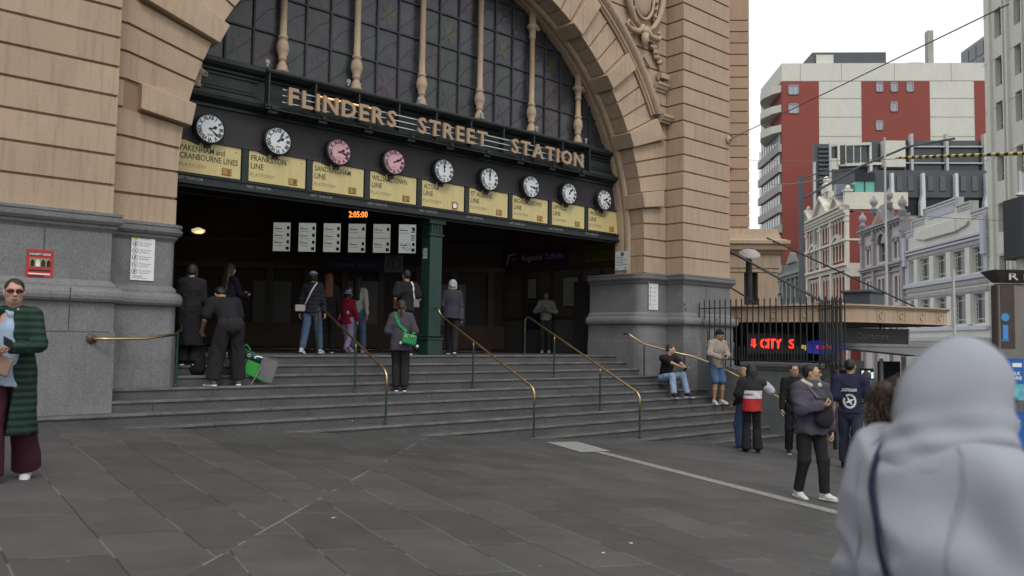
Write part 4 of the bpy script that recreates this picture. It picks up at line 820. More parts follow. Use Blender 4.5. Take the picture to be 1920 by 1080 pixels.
# ================================================================== buildings across the street
def rect_facade(m, x0, x1, z0, z1, y, ops, depth, mi=0, mir=0):    # wall skin with real openings; ops = (x0,x1,z0,z1)
    X = sorted({x0, x1, *[v for o in ops for v in o[:2]]}); Z = sorted({z0, z1, *[v for o in ops for v in o[2:]]})
    for i in range(len(X) - 1):
        for j in range(len(Z) - 1):
            cx_, cz_ = (X[i] + X[i + 1]) / 2, (Z[j] + Z[j + 1]) / 2
            if any(o[0] < cx_ < o[1] and o[2] < cz_ < o[3] for o in ops): continue
            m.quad((X[i + 1], y, Z[j]), (X[i], y, Z[j]), (X[i], y, Z[j + 1]), (X[i + 1], y, Z[j + 1]), mi)
    for a, b, c_, d_ in ops:
        for p, q in (((a, c_), (b, c_)), ((b, c_), (b, d_)), ((b, d_), (a, d_)), ((a, d_), (a, c_))): m.quad((p[0], y, p[1]), (q[0], y, q[1]), (q[0], y - depth, q[1]), (p[0], y - depth, p[1]), mir)
def ends(m, x0, x1, z0, z1, d=.5, mi=0):
    for x in (x0, x1): m.quad((x, 0, z0), (x, -d, z0), (x, -d, z1), (x, 0, z1), mi)
def add_window(root, x0, x1, z0, z1, y, fm, gm, bars=(), fr=.06, name='window'):
    m = M(); 
    for a in ((x0, x0 + fr, z0, z1), (x1 - fr, x1, z0, z1), (x0 + fr, x1 - fr, z0, z0 + fr), (x0 + fr, x1 - fr, z1 - fr, z1)): m.box(a[0], a[1], y - .03, y + .03, a[2], a[3])
    for kind, v in bars:
        if kind == 'v': m.box(v - fr / 2, v + fr / 2, y - .02, y + .025, z0 + fr, z1 - fr)
        else: m.box(x0 + fr, x1 - fr, y - .02, y + .025, v - fr / 2, v + fr / 2)
    o = m.build(name, fm, root); m = M(); m.quad((x1, y, z0), (x0, y, z0), (x0, y, z1), (x1, y, z1)); m.build('pane', gm, o)
G0 = 2.9
# --- deco building (s 61 .. 75), mirrored sense: local x = s - 61
b = frame_thing('deco_building', 'cream and lavender art deco shop building with stepped parapet across the street', 'building', 61.0)
def zz(v): return v + G0
m = M(); steps_ = [(0, 9.95), (2.2, 9.95), (2.2, 10.75), (4.4, 10.75), (4.4, 11.4), (10.2, 11.4), (10.2, 10.7), (12.5, 10.7), (12.5, 9.95), (14.1, 9.95)]
win_x = [(.55, 2.3), (3.2, 5.35), (6.15, 8.3), (9.1, 11.3), (12.1, 13.2)]
ops = [(a, c_, zz(5.45), zz(7.3)) for a, c_ in win_x] + [(a, c_, zz(1.75), zz(3.95)) for a, c_ in win_x]
rect_facade(m, 0, 14.1, 0, zz(8.6), 0, ops, .35); ends(m, 0, 14.1, 0, zz(8.6))
m.prism([(0, zz(8.6))] + [(x, zz(z)) for x, z in steps_] + [(14.1, zz(8.6))], (0, 0, 0), (1, 0, 0), (0, 0, 1), (0, 1, 0), -.5, 0)
m.box(0, 14.1, -9, -.5, 0, zz(9.2)); m.box(.02, 14.08, -.5, -.36, 0, zz(8.6), 1)
for x in (2.35, 5.42, 8.36, 11.38):
    for z0, z1 in ((5.35, 7.35), (1.7, 4.0)): m.box(x, x + .72, .005, .16, zz(z0), zz(z1))
m.build('wall', [DECO, SOOT], b)
m = M()
for x0, x1 in ((-.05, 14.15),):
    for z0, z1, d_ in ((7.78, 7.95, .22), (8.05, 8.25, .25), (5.0, 5.34, .26), (1.3, 1.6, .26)): m.box(x0, x1, .0, d_, zz(z0), zz(z1))
for i in range(len(steps_) - 1):
    (xa, za), (xb, zb) = steps_[i], steps_[i + 1]
    if za == zb:
        for dz, w_ in ((-.02, .12), (-.34, .05), (-.50, .05)): m.box(min(xa, xb), max(xa, xb), .0, .12 if w_ > .1 else .07, zz(za + dz - w_), zz(za + dz + .02))
    else: m.box(xa - .08, xa + .08, 0, .12, zz(min(za, zb) - .2), zz(max(za, zb)))
m.box(4.9, 9.6, .0, .05, zz(10.35), zz(10.95))
for x in (-.1, 13.6): m.box(x, x + .55, .1, .34, zz(6.6) if x < 0 else zz(6.9), zz(9.4))
m.box(0, .5, .01, .1, zz(5.3), zz(7.4)); m.box(13.25, 14.1, .01, .1, zz(5.3), zz(7.4))
m.build('lavender_trim', LAV, b, bevel=.03)
m = M(); m.box(4.3, 10.1, .0, .28, zz(8.75), zz(9.75)); m.prism([(10.1, zz(8.8)), (11.6, zz(9.0)), (11.9, zz(9.3)), (11.5, zz(9.6)), (10.1, zz(9.7))], (0, 0, 0), (1, 0, 0), (0, 0, 1), (0, 1, 0), 0, .2); m.prism([(4.3, zz(8.8)), (4.3, zz(9.7)), (3.0, zz(9.6)), (2.5, zz(9.3)), (2.8, zz(9.0))], (0, 0, 0), (1, 0, 0), (0, 0, 1), (0, 1, 0), 0, .2); m.build('name_panel', DECO, b, bevel=.05)
m = M()
for z0, z1 in ((7.42, 7.6), (4.1, 4.4), (4.6, 4.8)): m.box(0, 14.1, 0, .12, zz(z0), zz(z1))
m.build('moulding', GREYR, b)
for z0, z1 in ((5.45, 7.3), (1.75, 3.95)):
    for a, c_ in win_x:
        bars = [('v', a + .3), ('v', c_ - .3), ('h', zz(z1 - .42)), ('h', zz(z0 + .35))] 
        add_window(b, a, c_, zz(z0), zz(z1), -.25, LGREY, DGL, bars, .07)
m = M()
for z0, z1 in ((5.5, 7.25), (1.8, 3.9)):
    for a, c_ in win_x:
        for xx in (a + .08, c_ - .25):
            for k in range(6): m.box(xx, xx + .18, -.25, -.2, zz(z0 + .1 + k * (z1 - z0) / 6), zz(z0 + .16 + k * (z1 - z0) / 6))
m.build('glazing_grille', CREAM2, b)
m = M(); m.box(-.2, 14.3, 0, 3.0, zz(.45), zz(.75)); m.box(-.2, 14.3, 0, 2.9, zz(.2), zz(.45)); m.build('awning', LGREY, b)
# --- pink and grey Victorian building, s 75.4 .. 85.4
b = frame_thing('stucco_building', 'narrow grey and pale pink Victorian building with ball finials and a tall arched window', 'building', 75.2)
m = M(); ops = []
def arch_ops(xc, w_, z0, z1): return (xc - w_ / 2, xc + w_ / 2, z0, z1)
W1 = [(1.1, .75), (2.1, .75), (7.9, .75), (8.9, .75)]
ops = [(xc - .32, xc + .32, zz(7.9), zz(9.4)) for xc, _ in W1] + [(4.2, 6.0, zz(7.9), zz(9.6))] + [(x, x + .62, zz(4.0), zz(6.3)) for x in (.8, 1.75, 3.8, 4.75, 5.7, 7.7, 8.65)] + [(x, x + .62, zz(.6), zz(2.9)) for x in (.8, 1.75, 3.8, 4.75, 5.7, 7.7, 8.65)]
rect_facade(m, 0, 10.2, 0, zz(11.2), 0, ops, .4, 0, 1); ends(m, 0, 10.2, 0, zz(11.2), .5, 1); m.box(0, 10.2, -8, -.5, 0, zz(11.0), 1); m.box(.01, 10.19, -.5, -.4, 0, zz(11), 2)
m.build('wall', [PINK, GREYR, SOOT], b)
m = M()
for x in (0, 3.0, 6.75, 9.75): m.box(x, x + .45, 0, .3, 0, zz(11.2)); m.box(x - .06, x + .51, 0, .4, zz(10.1), zz(10.4))
for z0, z1, d_ in ((7.35, 7.5, .55), (7.15, 7.35, .35), (7.5, 7.6, .35), (11.2, 11.35, .6), (11.0, 11.2, .4), (3.3, 3.6, .45), (6.7, 6.85, .2)): m.box(-.1, 10.3, 0, d_, zz(z0), zz(z1))
m.prism([(3.0, zz(11.35)), (7.2, zz(11.35)), (5.1, zz(12.75))], (0, 0, 0), (1, 0, 0), (0, 0, 1), (0, 1, 0), 0, .35)
m.prism([(3.3, zz(11.35)), (6.9, zz(11.35)), (6.9, zz(12.6)), (5.6, zz(13.2)), (4.6, zz(13.2)), (3.3, zz(12.6))], (0, 0, 0), (1, 0, 0), (0, 0, 1), (0, 1, 0), -.4, 0)
for k in range(12): m.box(.3 + .8 * k, .5 + .8 * k, 0, .3, zz(10.75), zz(11.0))
m.box(0, 10.2, -.5, .0, zz(11.2), zz(11.7))
m.build('stucco_trim', GREYR, b)
m = M(); m.prism([(4.0, zz(11.5)), (6.2, zz(11.5)), (5.1, zz(12.3))], (0, 0, 0), (1, 0, 0), (0, 0, 1), (0, 1, 0), .35, .4); m.build('pediment_panel', mat('ochre_panel', (.30, .20, .15), .8, .3, 4), b)
for x, z in ((.2, 11.35), (3.2, 12.5), (6.9, 12.5), (9.95, 11.35)):
    m = M(); m.lathe([(.32, 0), (.32, .5), (.38, .55), (.2, .7), (.16, .85), (.34, 1.05), (.38, 1.25), (.28, 1.5), (.1, 1.65), (.12, 1.75), (.02, 1.9)], (x, .1, zz(z)), 10); m.build('finial', GREYR, b, smooth=True)
def archring(m, xc, zb, r, w_, y0, y1, n=10, mi=0):
    for k in range(n):
        a0, a1 = PI * k / n, PI * (k + 1) / n
        m.prism([(xc + r * math.cos(a0), zb + r * math.sin(a0)), (xc + (r + w_) * math.cos(a0), zb + (r + w_) * math.sin(a0)), (xc + (r + w_) * math.cos(a1), zb + (r + w_) * math.sin(a1)), (xc + r * math.cos(a1), zb + r * math.sin(a1))], (0, 0, 0), (1, 0, 0), (0, 0, 1), (0, 1, 0), y0, y1, mi)
def spandrel(m, xc, zb, r, h, y, mi=0, n=8):    # fills the corners over a half-round head
    for s_ in (-1, 1):
        m.add([(xc + s_ * r, y, zb + h)] + [(xc + s_ * r * math.cos(PI / 2 * k / n), y, zb + r * math.sin(PI / 2 * k / n)) for k in range(n + 1)] + [(xc, y, zb + h)], [tuple(range(n + 3))], mi)
m = M()
archring(m, 5.1, zz(9.6 - .0), .9, .3, 0, .2); [archring(m, xc, zz(9.4), .32, .16, 0, .15, 6) for xc, _ in W1]; m.build('arch_moulding', GREYR, b)
add_window(b, 4.2, 6.0, zz(7.9), zz(9.6), -.3, GREYR, DGL, [('v', 5.1), ('h', zz(8.7))]); m = M(); m.add([(5.1 + .9 * math.cos(a), .012, zz(9.6) + .9 * math.sin(a)) for a in np.linspace(0, PI, 13)], [tuple(range(13))]); m.build('fanlight', DGL, b)
for xc, _ in W1: add_window(b, xc - .32, xc + .32, zz(7.9), zz(9.4), -.3, GREYR, DGL, [('h', zz(8.6))])
for z0, z1 in ((4.0, 6.3), (.6, 2.9)):
    for x in (.8, 1.75, 3.8, 4.75, 5.7, 7.7, 8.65): add_window(b, x, x + .62, zz(z0), zz(z1), -.3, GREYR, mat('curtained_glass', (.16, .15, .16), .4), [('h', zz((z0 + z1) / 2))])
# --- red and cream Victorian building, s 89.4 .. 104
b = frame_thing('brick_building', 'ornate red brick and cream Victorian building with pediments and rows of arched windows', 'building', 89.3)
LN = 14.6; m = M(); ops = []
def bays():
    return [(1.0, 4), (5.6, 3), (9.4, 4)]       # start, number of lights
rowz = [(11.5, 13.2), (9.0, 10.7), (4.9, 7.3), (1.2, 3.5)]
for bx, n_ in bays():
    for k in range(n_):
        for z0, z1 in rowz: ops.append((bx + .15 + k * 1.0, bx + .75 + k * 1.0, zz(z0 + .25), zz(z1)))
rect_facade(m, 0, LN, 0, zz(13.9), 0, ops, .4); ends(m, 0, LN, 0, zz(13.9)); m.box(0, LN, -5.4, -.5, 0, zz(14.4)); m.build('wall', RBRICK, b)
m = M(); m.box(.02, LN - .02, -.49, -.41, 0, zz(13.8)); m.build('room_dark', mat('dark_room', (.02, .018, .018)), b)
for o_ in ops: add_window(b, *o_, -.35, mat('red_sash', (.15, .03, .025), .6), DGL, [('h', (o_[2] + o_[3]) / 2)], .07)
m = M()
for x in (0, 4.95, 8.75, LN - .7): m.box(x, x + .62, 0, .32, 0, zz(13.6)); m.box(x - .08, x + .7, 0, .42, zz(13.0), zz(13.25)); m.box(x - .08, x + .7, 0, .42, zz(8.3), zz(8.6))
for z0, z1, d_ in ((13.55, 13.85, .4), (13.85, 14.1, .6), (14.45, 14.65, 1.0), (14.1, 14.45, .75), (10.95, 11.2, .45), (8.35, 8.6, .65), (7.9, 8.35, .3), (4.1, 4.5, .5), (3.7, 4.1, .25)): m.box(-.1, LN + .1, 0, d_, zz(z0), zz(z1))
m.box(0, LN, -5.5, 0, zz(14.35), zz(14.6)); m.box(-.1, 0, -5.5, 1.0, zz(14.2), zz(14.65)); m.box(-.06, 0, -5.5, .1, zz(10.95), zz(11.15)); m.box(-.06, 0, -5.5, .3, zz(7.2), zz(8.6))
for bx, n_ in bays():
    for z0, z1 in rowz:
        for k in range(n_ + 1): m.lathe([(.12, 0), (.12, .15), (.085, .2), (.075, z1 - z0 - .1), (.13, z1 - z0), (.13, z1 - z0 + .12)], (bx - .05 + k, .14, zz(z0)), 8)
        for k in range(n_): archring(m, bx + .45 + k, zz(z1 - .05), .33, .14, 0, .16, 6)
m.build('cream_trim', CREAM2, b)
m = M()
def pediment(xc, w_, zb, h, d0=0, d1=.9):
    m.prism([(xc - w_ / 2, zz(zb)), (xc + w_ / 2, zz(zb)), (xc, zz(zb + h))], (0, 0, 0), (1, 0, 0), (0, 0, 1), (0, 1, 0), d0, d1 * .6)
    for s_ in (-1, 1): a = Vector((xc + s_ * w_ / 2, 0, zz(zb))); c_ = Vector((xc, 0, zz(zb + h))); mid = (a + c_) / 2; dv = (c_ - a) / 2; nv = Vector((-dv.z, 0, dv.x)).normalized() * .12; m.obox(mid + Vector((0, d1 / 2, 0)), dv * 1.04, (0, d1 / 2 + .05, 0), nv)
pediment(7.3, 5.2, 14.65, 2.0); pediment(12.6, 2.9, 14.65, 1.3); pediment(2.1, 2.9, 14.65, 1.3); pediment(2.9, 2.6, 11.2, .6, 0, .5); pediment(11.3, 2.6, 11.2, .6, 0, .5)
m.box(5.9, 8.7, -.4, .1, zz(14.6), zz(17.2)); m.box(6.3, 8.3, -.3, .3, zz(17.2), zz(17.9)); m.lathe([(.5, 0), (.55, .2), (.25, .4), (.4, .7), (.3, 1.0), (.05, 1.2)], (7.3, 0, zz(17.9)), 10)
for x in (.3, 4.6, 10.0, 14.2): m.box(x - .35, x + .35, -.3, .4, zz(14.65), zz(16.2)); m.box(x - .45, x + .45, -.4, .5, zz(16.1), zz(16.3)); m.lathe([(.2, 0), (.3, .2), (.1, .5)], (x, 0, zz(16.3)), 8)
m.box(0, 2.6, -6, -.3, zz(14.6), zz(16.0)); 
for x in (6.9, 7.7): m.lathe([(.16, 0), (.12, .2), (.12, 1.9), (.2, 2.1)], (x, .25, zz(15.0)), 8)
m.build('parapet', CREAM2, b)
# --- grey building beyond it
b = frame_thing('grey_building', 'small dark grey Victorian building beyond the red brick one, behind the lamp pole', 'building', 104.4)
m = M(); ops = [(1 + 2.0 * k, 2.1 + 2.0 * k, zz(z0), zz(z1)) for k in range(6) for z0, z1 in ((5.6, 8.0), (2.2, 4.8))]
rect_facade(m, 0, 13, 0, zz(10.6), 0, ops, .4); m.box(0, 13, -8, -.5, 0, zz(10.5)); m.build('wall', mat('soot_stucco', (.17, .18, .18), .8, .15, 1.5), b)
for o_ in ops: add_window(b, *o_, -.3, GREYR, DGL, [('h', (o_[2] + o_[3]) / 2)])
m = M(); [m.box(-.1, 13.1, 0, d_, zz(z0), zz(z1)) for z0, z1, d_ in ((9.0, 9.4, .7), (8.6, 9.0, .4), (5.0, 5.3, .4))]; [m.box(.2 + 2.0 * k, .75 + 2.0 * k, 0, .25, 0, zz(9)) for k in range(7)]; m.prism([(4.5, zz(10.6)), (8.5, zz(10.6)), (6.5, zz(12.0))], (0, 0, 0), (1, 0, 0), (0, 0, 1), (0, 1, 0), -.4, .3)
[m.lathe([(.25, 0), (.3, .5), (.1, .9)], (x, 0, zz(10.6)), 8) for x in (.4, 12.5)]; m.build('stucco_trim', mat('soot_trim', (.24, .25, .245), .8), b)
# --- tall white tower at the frame edge
b = frame_thing('white_tower', 'tall pale office tower with narrow windows, behind the information pylon', 'building', 42.0)
m = M(); ops = []
WX = [(16.5, 17.5), (14.0, 15.0), (11.5, 12.5), (9, 10)]
zrow = [(22.4, 24.3), (19.0, 20.9), (15.9, 17.8), (12.4, 14.2), (8.9, 10.8), (5.5, 7.2), (26, 28), (29.4, 31.2)]
for a, c_ in WX:
    for z0, z1 in zrow: ops.append((a, c_, zz(z0 - 1.0), zz(z1 - .9)))
rect_facade(m, 0, 18.7, 0, zz(40), 0, ops, .45); 
m.sweep([(18.7, 0), (19.1, -.08), (19.3, -.35), (19.35, -.8), (19.35, -16)][::-1], [(0, 0), (0, zz(40))]); m.box(0, 18.7, -16, -.6, 0, zz(40))
m.build('wall', WHT, b)
for o_ in ops: add_window(b, *o_, -.35, GREYR, DGL, [('h', o_[2] + .6)], .08)
m = M()
for x in (13.2, 15.6, 17.9, 10.7): m.box(x, x + .3, 0, .18, 0, zz(40))
for x in (13.6, 16.0): m.box(x, x + .12, 0, .25, 0, zz(40))
m.build('pilaster', WHT, b)
for k, z in enumerate(np.arange(3, 39, 3.4)): m = M(); m.box(13.3, 19.2, .0, .02, zz(z), zz(z) + .03); m.build('panel_joint', CONC, b)
# --- red and white panelled tower
b = frame_thing('panelled_tower', 'big blank tower wall of red brick and cream concrete panels with few small windows', 'building', 115.5)
m = M(); m.box(0, 12, -27.6, 0, 0, zz(38.35), 0); m.build('wall', [WHT], b)
m = M()
for y0, y1 in ((-4.93, -.03), (-19.6, -10.6), (-27.6, -25.45)): m.box(-.06, 0, y0, y1, 0, zz(35.86))
m.box(-.06, 6, 0, .05, 0, zz(35.86)); m.build('brick_panel', RBRICK, b)
m = M()
for z in (35.9, 33.5, 30.95, 28.3, 25.6): m.box(-.03, 0, -27.6, 0, zz(z) - .04, zz(z) + .04)
for y in (-8.0, -22.5, -2.5, -15): m.box(-.03, 0, y - .03, y + .03, zz(35.9), zz(38.3))
m.build('panel_joint', CONC, b)
for y, z, w_ in ((-1.53, 34.0, 1.4), (-1.53, 31.4, 1.4), (-12.97, 34.35, .95), (-14.9, 34.35, .95), (-17.0, 34.35, .95), (-14.85, 31.65, .95), (-12.9, 29.1, .95)):
    m = M(); y0, y1, z0, z1 = y - w_ / 2, y + w_ / 2, zz(z), zz(z + 1.35)
    for a in ((y0, y0 + .14, z0, z1), (y1 - .14, y1, z0, z1), (y0, y1, z0, z0 + .14), (y0, y1, z1 - .14, z1)): m.box(-.18, -.05, *a)
    m.box(-.14, -.08, y - .04, y + .04, z0, z1); o = m.build('window', GREYR, b); m = M(); m.quad((-.10, y1, z0), (-.10, y0, z0), (-.10, y0, z1), (-.10, y1, z1)); m.build('pane', BGL, o)
m = M(); m.box(1, 9, -14.3, -4.4, zz(38.35), zz(40.2), 0); m.box(.8, 2.5, -7.2, -4.9, zz(38.3), zz(39.8), 1); m.box(1.5, 5, -19.4, -17.5, zz(38.3), zz(38.9), 0); m.build('plant_room', [CHAR, WHT], b)
m = M(); m.box(2, 3, -21.1, -20.35, zz(38.3), zz(43.6)); m.build('chimney', CONC, b)
for f in range(14):     # curved white balconies along the street side, plain bands of windows below
    m = M()
    z = 37.0 - 2.75 * f
    if f < 3:
        pts = [(x, .1 + 1.8 * math.sin(PI * min(1, x / 9) ** .8)) for x in np.linspace(0, 9, 9)]
        for (xa, ya), (xb, yb) in zip(pts[:-1], pts[1:]):
            m.quad((xa, ya, zz(z - 2.6)), (xb, yb, zz(z - 2.6)), (xb, yb, zz(z - 1.6)), (xa, ya, zz(z - 1.6)), 1); m.add([(xa, 0, zz(z - 2.7)), (xb, 0, zz(z - 2.7)), (xb, yb, zz(z - 2.7)), (xa, ya, zz(z - 2.7))], [(0, 1, 2, 3)], 1)
    else: m.box(0, 12, .05, .5, zz(z - 2.6), zz(z - 1.5), 0); m.box(.5, 11.5, .06, .2, zz(z - 1.5), zz(z - .1), 2); [m.box(x, x + .12, .2, .28, zz(z - 1.5), zz(z), 1) for x in np.arange(.5, 12, 1.4)]
    m.build('balcony' if f < 3 else 'window_band', [CONC, WHT, BGL], b)
b = frame_thing('distant_tower', 'grey office tower far behind with large dark square windows', 'building', 150)
m = M(); m.box(-4, 11, -62, -45, 0, zz(55.4)); m.build('wall', mat('tower_grey', (.22, .24, .27), .6), b)
for i in range(5):
    for z in np.arange(40, 54, 3.1): m = M(); m.box(-3.2 + 2.8 * i, -1.1 + 2.8 * i, -45.02, -44.9, zz(z), zz(z) + 2.3); m.build('window', DGL, b)
# --- charcoal and white modern block
b = frame_thing('modern_block', 'modern black glass block with white cube frames and grey fins above the old roofs', 'building', 98)
m = M(); m.box(3.2, 14, -28, -6.3, 0, zz(24.3), 0); m.box(3.2, 5, -7, -2.4, 0, zz(23.8), 0); m.box(3.0, 3.2, -28, -10.3, zz(15), zz(23.9), 1); m.build('wall', [CHAR, DGL], b)
m = M()
for y in (-11.0, -15.0, -19.3, -23.5): m.box(2.3, 3.0, y - .14, y + .14, zz(16), zz(24.9))
for z in (23.35, 21.4): m.box(2.5, 3.0, -28, -10.0, zz(z), zz(z) + .16)
m.build('fin', LGREY, b)
m = M()
for z0, z1 in ((23.55, 23.85), (21.15, 21.45)): m.prism([(-2.5, 2.9), (-6.3, 2.2), (-6.3, 4), (-1.7, 4)], (0, 0, 0), (0, 1, 0), (1, 0, 0), (0, 0, 1), zz(z0), zz(z1))
for y in (-6.25, -2.6): m.box(2.3, 2.6, y - .12, y + .12, zz(21.2), zz(23.8))
for y in (-3.5, -4.4, -5.2): m.box(2.6, 2.7, y - .05, y + .05, zz(21.2), zz(23.8))
m.box(2.0, 3.2, -10.1, -7.6, zz(20.9), zz(24.0)); m.box(2.2, 3.0, -6.4, -6.1, zz(19), zz(21.2)); m.box(2.3, 2.9, -7.8, -6.2, zz(21.2), zz(21.5)); m.box(2.5, 3.0, -2.6, -1.4, zz(20.7), zz(22.0)); m.build('white_frame', WHT, b)
m = M(); m.box(2.7, 2.9, -6.2, -2.7, zz(21.4), zz(23.6)); m.box(2.9, 3.1, -7.6, -6.3, zz(20), zz(23.9)); m.build('dark_glazing', DGL, b)
m = M()
for k in range(22): m.box(2.2, 2.5, -1.45, -.25, zz(12.2 + .52 * k), zz(12.45 + .52 * k))
m.box(2.5, 3.2, -1.6, .2, zz(8), zz(23.7)); m.build('louvre', CHAR, b)
m = M(); m.box(2.2, 2.5, -1.7, -1.45, zz(10), zz(23.8)); m.box(2.2, 2.5, .1, .35, zz(8), zz(21.5)); m.build('grey_post', LGREY, b)
b = frame_thing('rooftop_annex', 'charcoal rooftop annex with small windows and pale upright fins above the grey Victorian roof', 'building', 88)
m = M(); m.box(2, 9, -27, -2.75, zz(15.6), zz(18.45), 0); m.box(2.2, 9, -27, -2.6, zz(13.6), zz(15.6), 1); m.box(1.9, 9, -27, -2.4, zz(13.2), zz(13.6), 2); m.box(4, 9, -27, -1, 0, zz(13.2), 2); m.build('wall', [CHAR, GREEN, CONC], b)
m = M(); [m.box(1.9, 2.0, y - .28, y + .28, zz(16.3), zz(17.85)) for y in (-5.4, -6.55, -8.6, -9.8, -11.9, -13.05, -15.2, -16.3)]; m.build('window', mat('annex_window', (.10, .11, .11), .3), b)
m = M(); [m.prism([(y - .14, zz(18.05)), (y + .14, zz(18.05)), (y + .14, zz(15.8)), (y + .35, zz(15.0)), (y + .35, zz(13.6)), (y - .2, zz(13.6))], (0, 0, 0), (0, 1, 0), (0, 0, 1), (1, 0, 0), 1.4, 2.0) for y in (-4.5, -7.65, -11.0, -14.1, -17.3)]; m.build('fin', mat('pale_fin', (.55, .60, .60), .5), b)
m = M(); m.box(1.6, 4, -2.7, -.75, zz(15.9), zz(17.2)); m.build('green_glass', mat('green_glass', (.13, .38, .32), .2, .25, .3), b); m = M(); m.box(1.5, 4.1, -2.75, -.7, zz(17.2), zz(18.1)); m.box(1.5, 1.6, -1.75, -1.68, zz(15.9), zz(17.2)); m.box(1.5, 4.1, -2.8, -.6, zz(14.5), zz(15.8)); m.build('terrace', GREEN, b)
m = M(); m.box(2.2, 3, -1.2, 1.0, zz(15.9), zz(17)); m.build('balustrade', mat('blue_grey_glass', (.16, .19, .24), .3), b)
# ---- street furniture, poles, wires
def pole(name, label, cat, x, y, h, r, arm=None, z=None):
    g = ground_z(x, y) if z is None else z; t = thing(name, label, cat, (x, y, g)); m = M(); m.lathe([(r * 1.6, 0), (r * 1.6, .5), (r, .6), (r * .8, h)], n=10); m.build('shaft', LGREY if cat != 'tram pole' else CHAR, t)
    return t
t = pole('tram_pole', 'grey street pole with a raised cable arm in front of the red tower', 'tram pole', 54.9, 30.8, 14.9, .22)
m = M(); m.tube([(0, 0, 14.7), (.8, -1.0, 15.1), (2.5, -3.0, 15.4)], .05, 5); m.tube([(0, 0, 13.2), (2.0, -3.4, 15.4), (3.5, -6.0, 16.6), (5.0, -8.5, 17.0)], .08, 5); m.build('arm', CHAR, t)
pole('street_pole', 'thin plain pole rising between the pink and the charcoal buildings', 'pole', 39.6, 17.9, 13.0, .06)
pole('street_pole', 'thin plain pole in front of the deco building windows', 'pole', 30.0, 11.3, 5.6, .05)
def wire(name, label, pts, r, mt_, sag=0):
    m = M(); a, b_ = Vector(pts[0]), Vector(pts[-1]); l = a.lerp(b_, .5)
    q = [a.lerp(b_, t) - Vector((0, 0, sag * 4 * t * (1 - t))) for t in np.linspace(0, 1, 13)]
    m.tube([tuple(p - a) for p in q], r, 5); o = m.build(name, mt_, loc=a); return tag(o, label, 'wire', 'tram wires over the street')
CABLE = mat('steel_cable', (.12, .12, .125), .5)
wire('span_wire', 'thick twisted steel cable running up from the tan pier across the sky', [(19.33, 12.93, 5.49), (13.2, 4.15, 4.93)], .011, CABLE)
m = M(); m.lathe([(.10, 0), (.11, .03), (.06, .05), (.03, .09)], (0, 0, 0), 12, ax=(0, -1, 0)); m.tube([(0, -.06, 0), (0, -.12, .02)], .02, 6); tag(m.build('wall_rosette', TAN, loc=(19.33, 12.955, 5.49)), 'round tan iron rosette on the pier holding the thick sky cable', 'rosette')
wire('striped_wire', 'yellow and black striped insulated wire in front of the modern block', [(29.82, 13.09, 6.66), (26.9, 6.9, 5.25)], .045, None) if 0 else None
m = M(); a, b_ = Vector((29.82, 13.08, 6.66)), Vector((26.9, 6.6, 5.40)); n_ = 46
for k in range(n_): m.tube([a.lerp(b_, k / n_) - a, a.lerp(b_, (k + 1) / n_) - a], .055 if k > 1 else .04, 6, k % 2, cap=False)
tag(m.build('striped_wire', [mat('stripe_yellow', (.55, .42, .12), .5), BLACK], loc=a), 'yellow and black striped insulator rod in front of the modern black glass block', 'wire')
for a, b_, r, lb in (((44.2, 26.9, 9.46), (28.2, 14.6, 5.95), .02, 'tram wire curving up over the red brick building to the grey street pole'), ((42.5, 28.3, 10.9), (29.8, 13.1, 6.62), .012, 'thin horizontal tram wire level with the striped insulator rod'),
        ((47.1, 24.4, 8.1), (33.4, 10.1, 4.5), .015, 'thin tram wire crossing just above the deco parapet'), ((50.6, 21.7, 2.84), (33.5, 10.2, 2.27), .02, 'low tram wire crossing below the deco building windows'), ((53.8, 18.7, 4.63), (33.5, 10.1, 2.9), .012, 'tram wire sloping down from the white tower past its window')):
    wire('tram_wire', lb, [a, b_], r, CABLE, .1)
# information pylon at the frame edge
t = thing('information_pylon', 'steel information pylon with flared collar lettered R N, a blue i and a blue poster', 'pylon', (7.22, 2.30, ground_z(7.22, 2.3)), math.atan2(D.y, D.x))
STEEL = mat('brushed_steel', (.20, .185, .17), .35, .25, 4, metal=.7, stretch=(1, 1, .3))
gz = ground_z(7.22, 2.3); T_ = -gz
m = M(); m.box(-.10, .9, -.0, .12, 0, T_ + .50); m.build('column', STEEL, t, bevel=.02)
m = M(); m.add([(-.17, -.08, T_ + .60), (1.0, -.08, T_ + .60), (1.0, .16, T_ + .60), (-.15, .16, T_ + .60), (-.09, -.02, T_ + .51), (.9, -.02, T_ + .51), (.9, .1, T_ + .51), (-.09, .1, T_ + .51)], [(0, 1, 2, 3), (4, 7, 6, 5), (0, 4, 5, 1), (1, 5, 6, 2), (2, 6, 7, 3), (3, 7, 4, 0)]); m.build('collar', mat('dark_collar', (.05, .045, .045), .4), t)
m = M(); put_text(m, 'R N', .075, -.05, T_ + .525, y=-.062, bold=.001, width=.20); m.build('collar_lettering', mat('pale_letter', (.45, .44, .42), .5), t)
m = M(); m.box(-.085, .02, -.006, 0, T_ + .0, T_ + .49); m.build('glass_strip', mat('bronze_glass', (.05, .035, .025), .15, .5, 3), t)
m = M(); m.lathe([(.032, 0), (.032, .002)], (-.055, -.008, T_ + .24), 14, ax=(0, -1, 0)); m.box(-.075, -.035, -.009, -.007, T_ + .06, T_ + .18); m.box(-.085, -.03, -.009, -.007, T_ + .055, T_ + .07); m.build('information_letter', mat('blue_letter', (.05, .22, .5), .5), t)
m = M(); m.box(-.10, .9, -.012, 0, T_ - .03, T_ - .02); m.box(-.10, .12, -.02, 0, T_ - .95, T_ - .03); m.build('door_frame', STEEL, t)
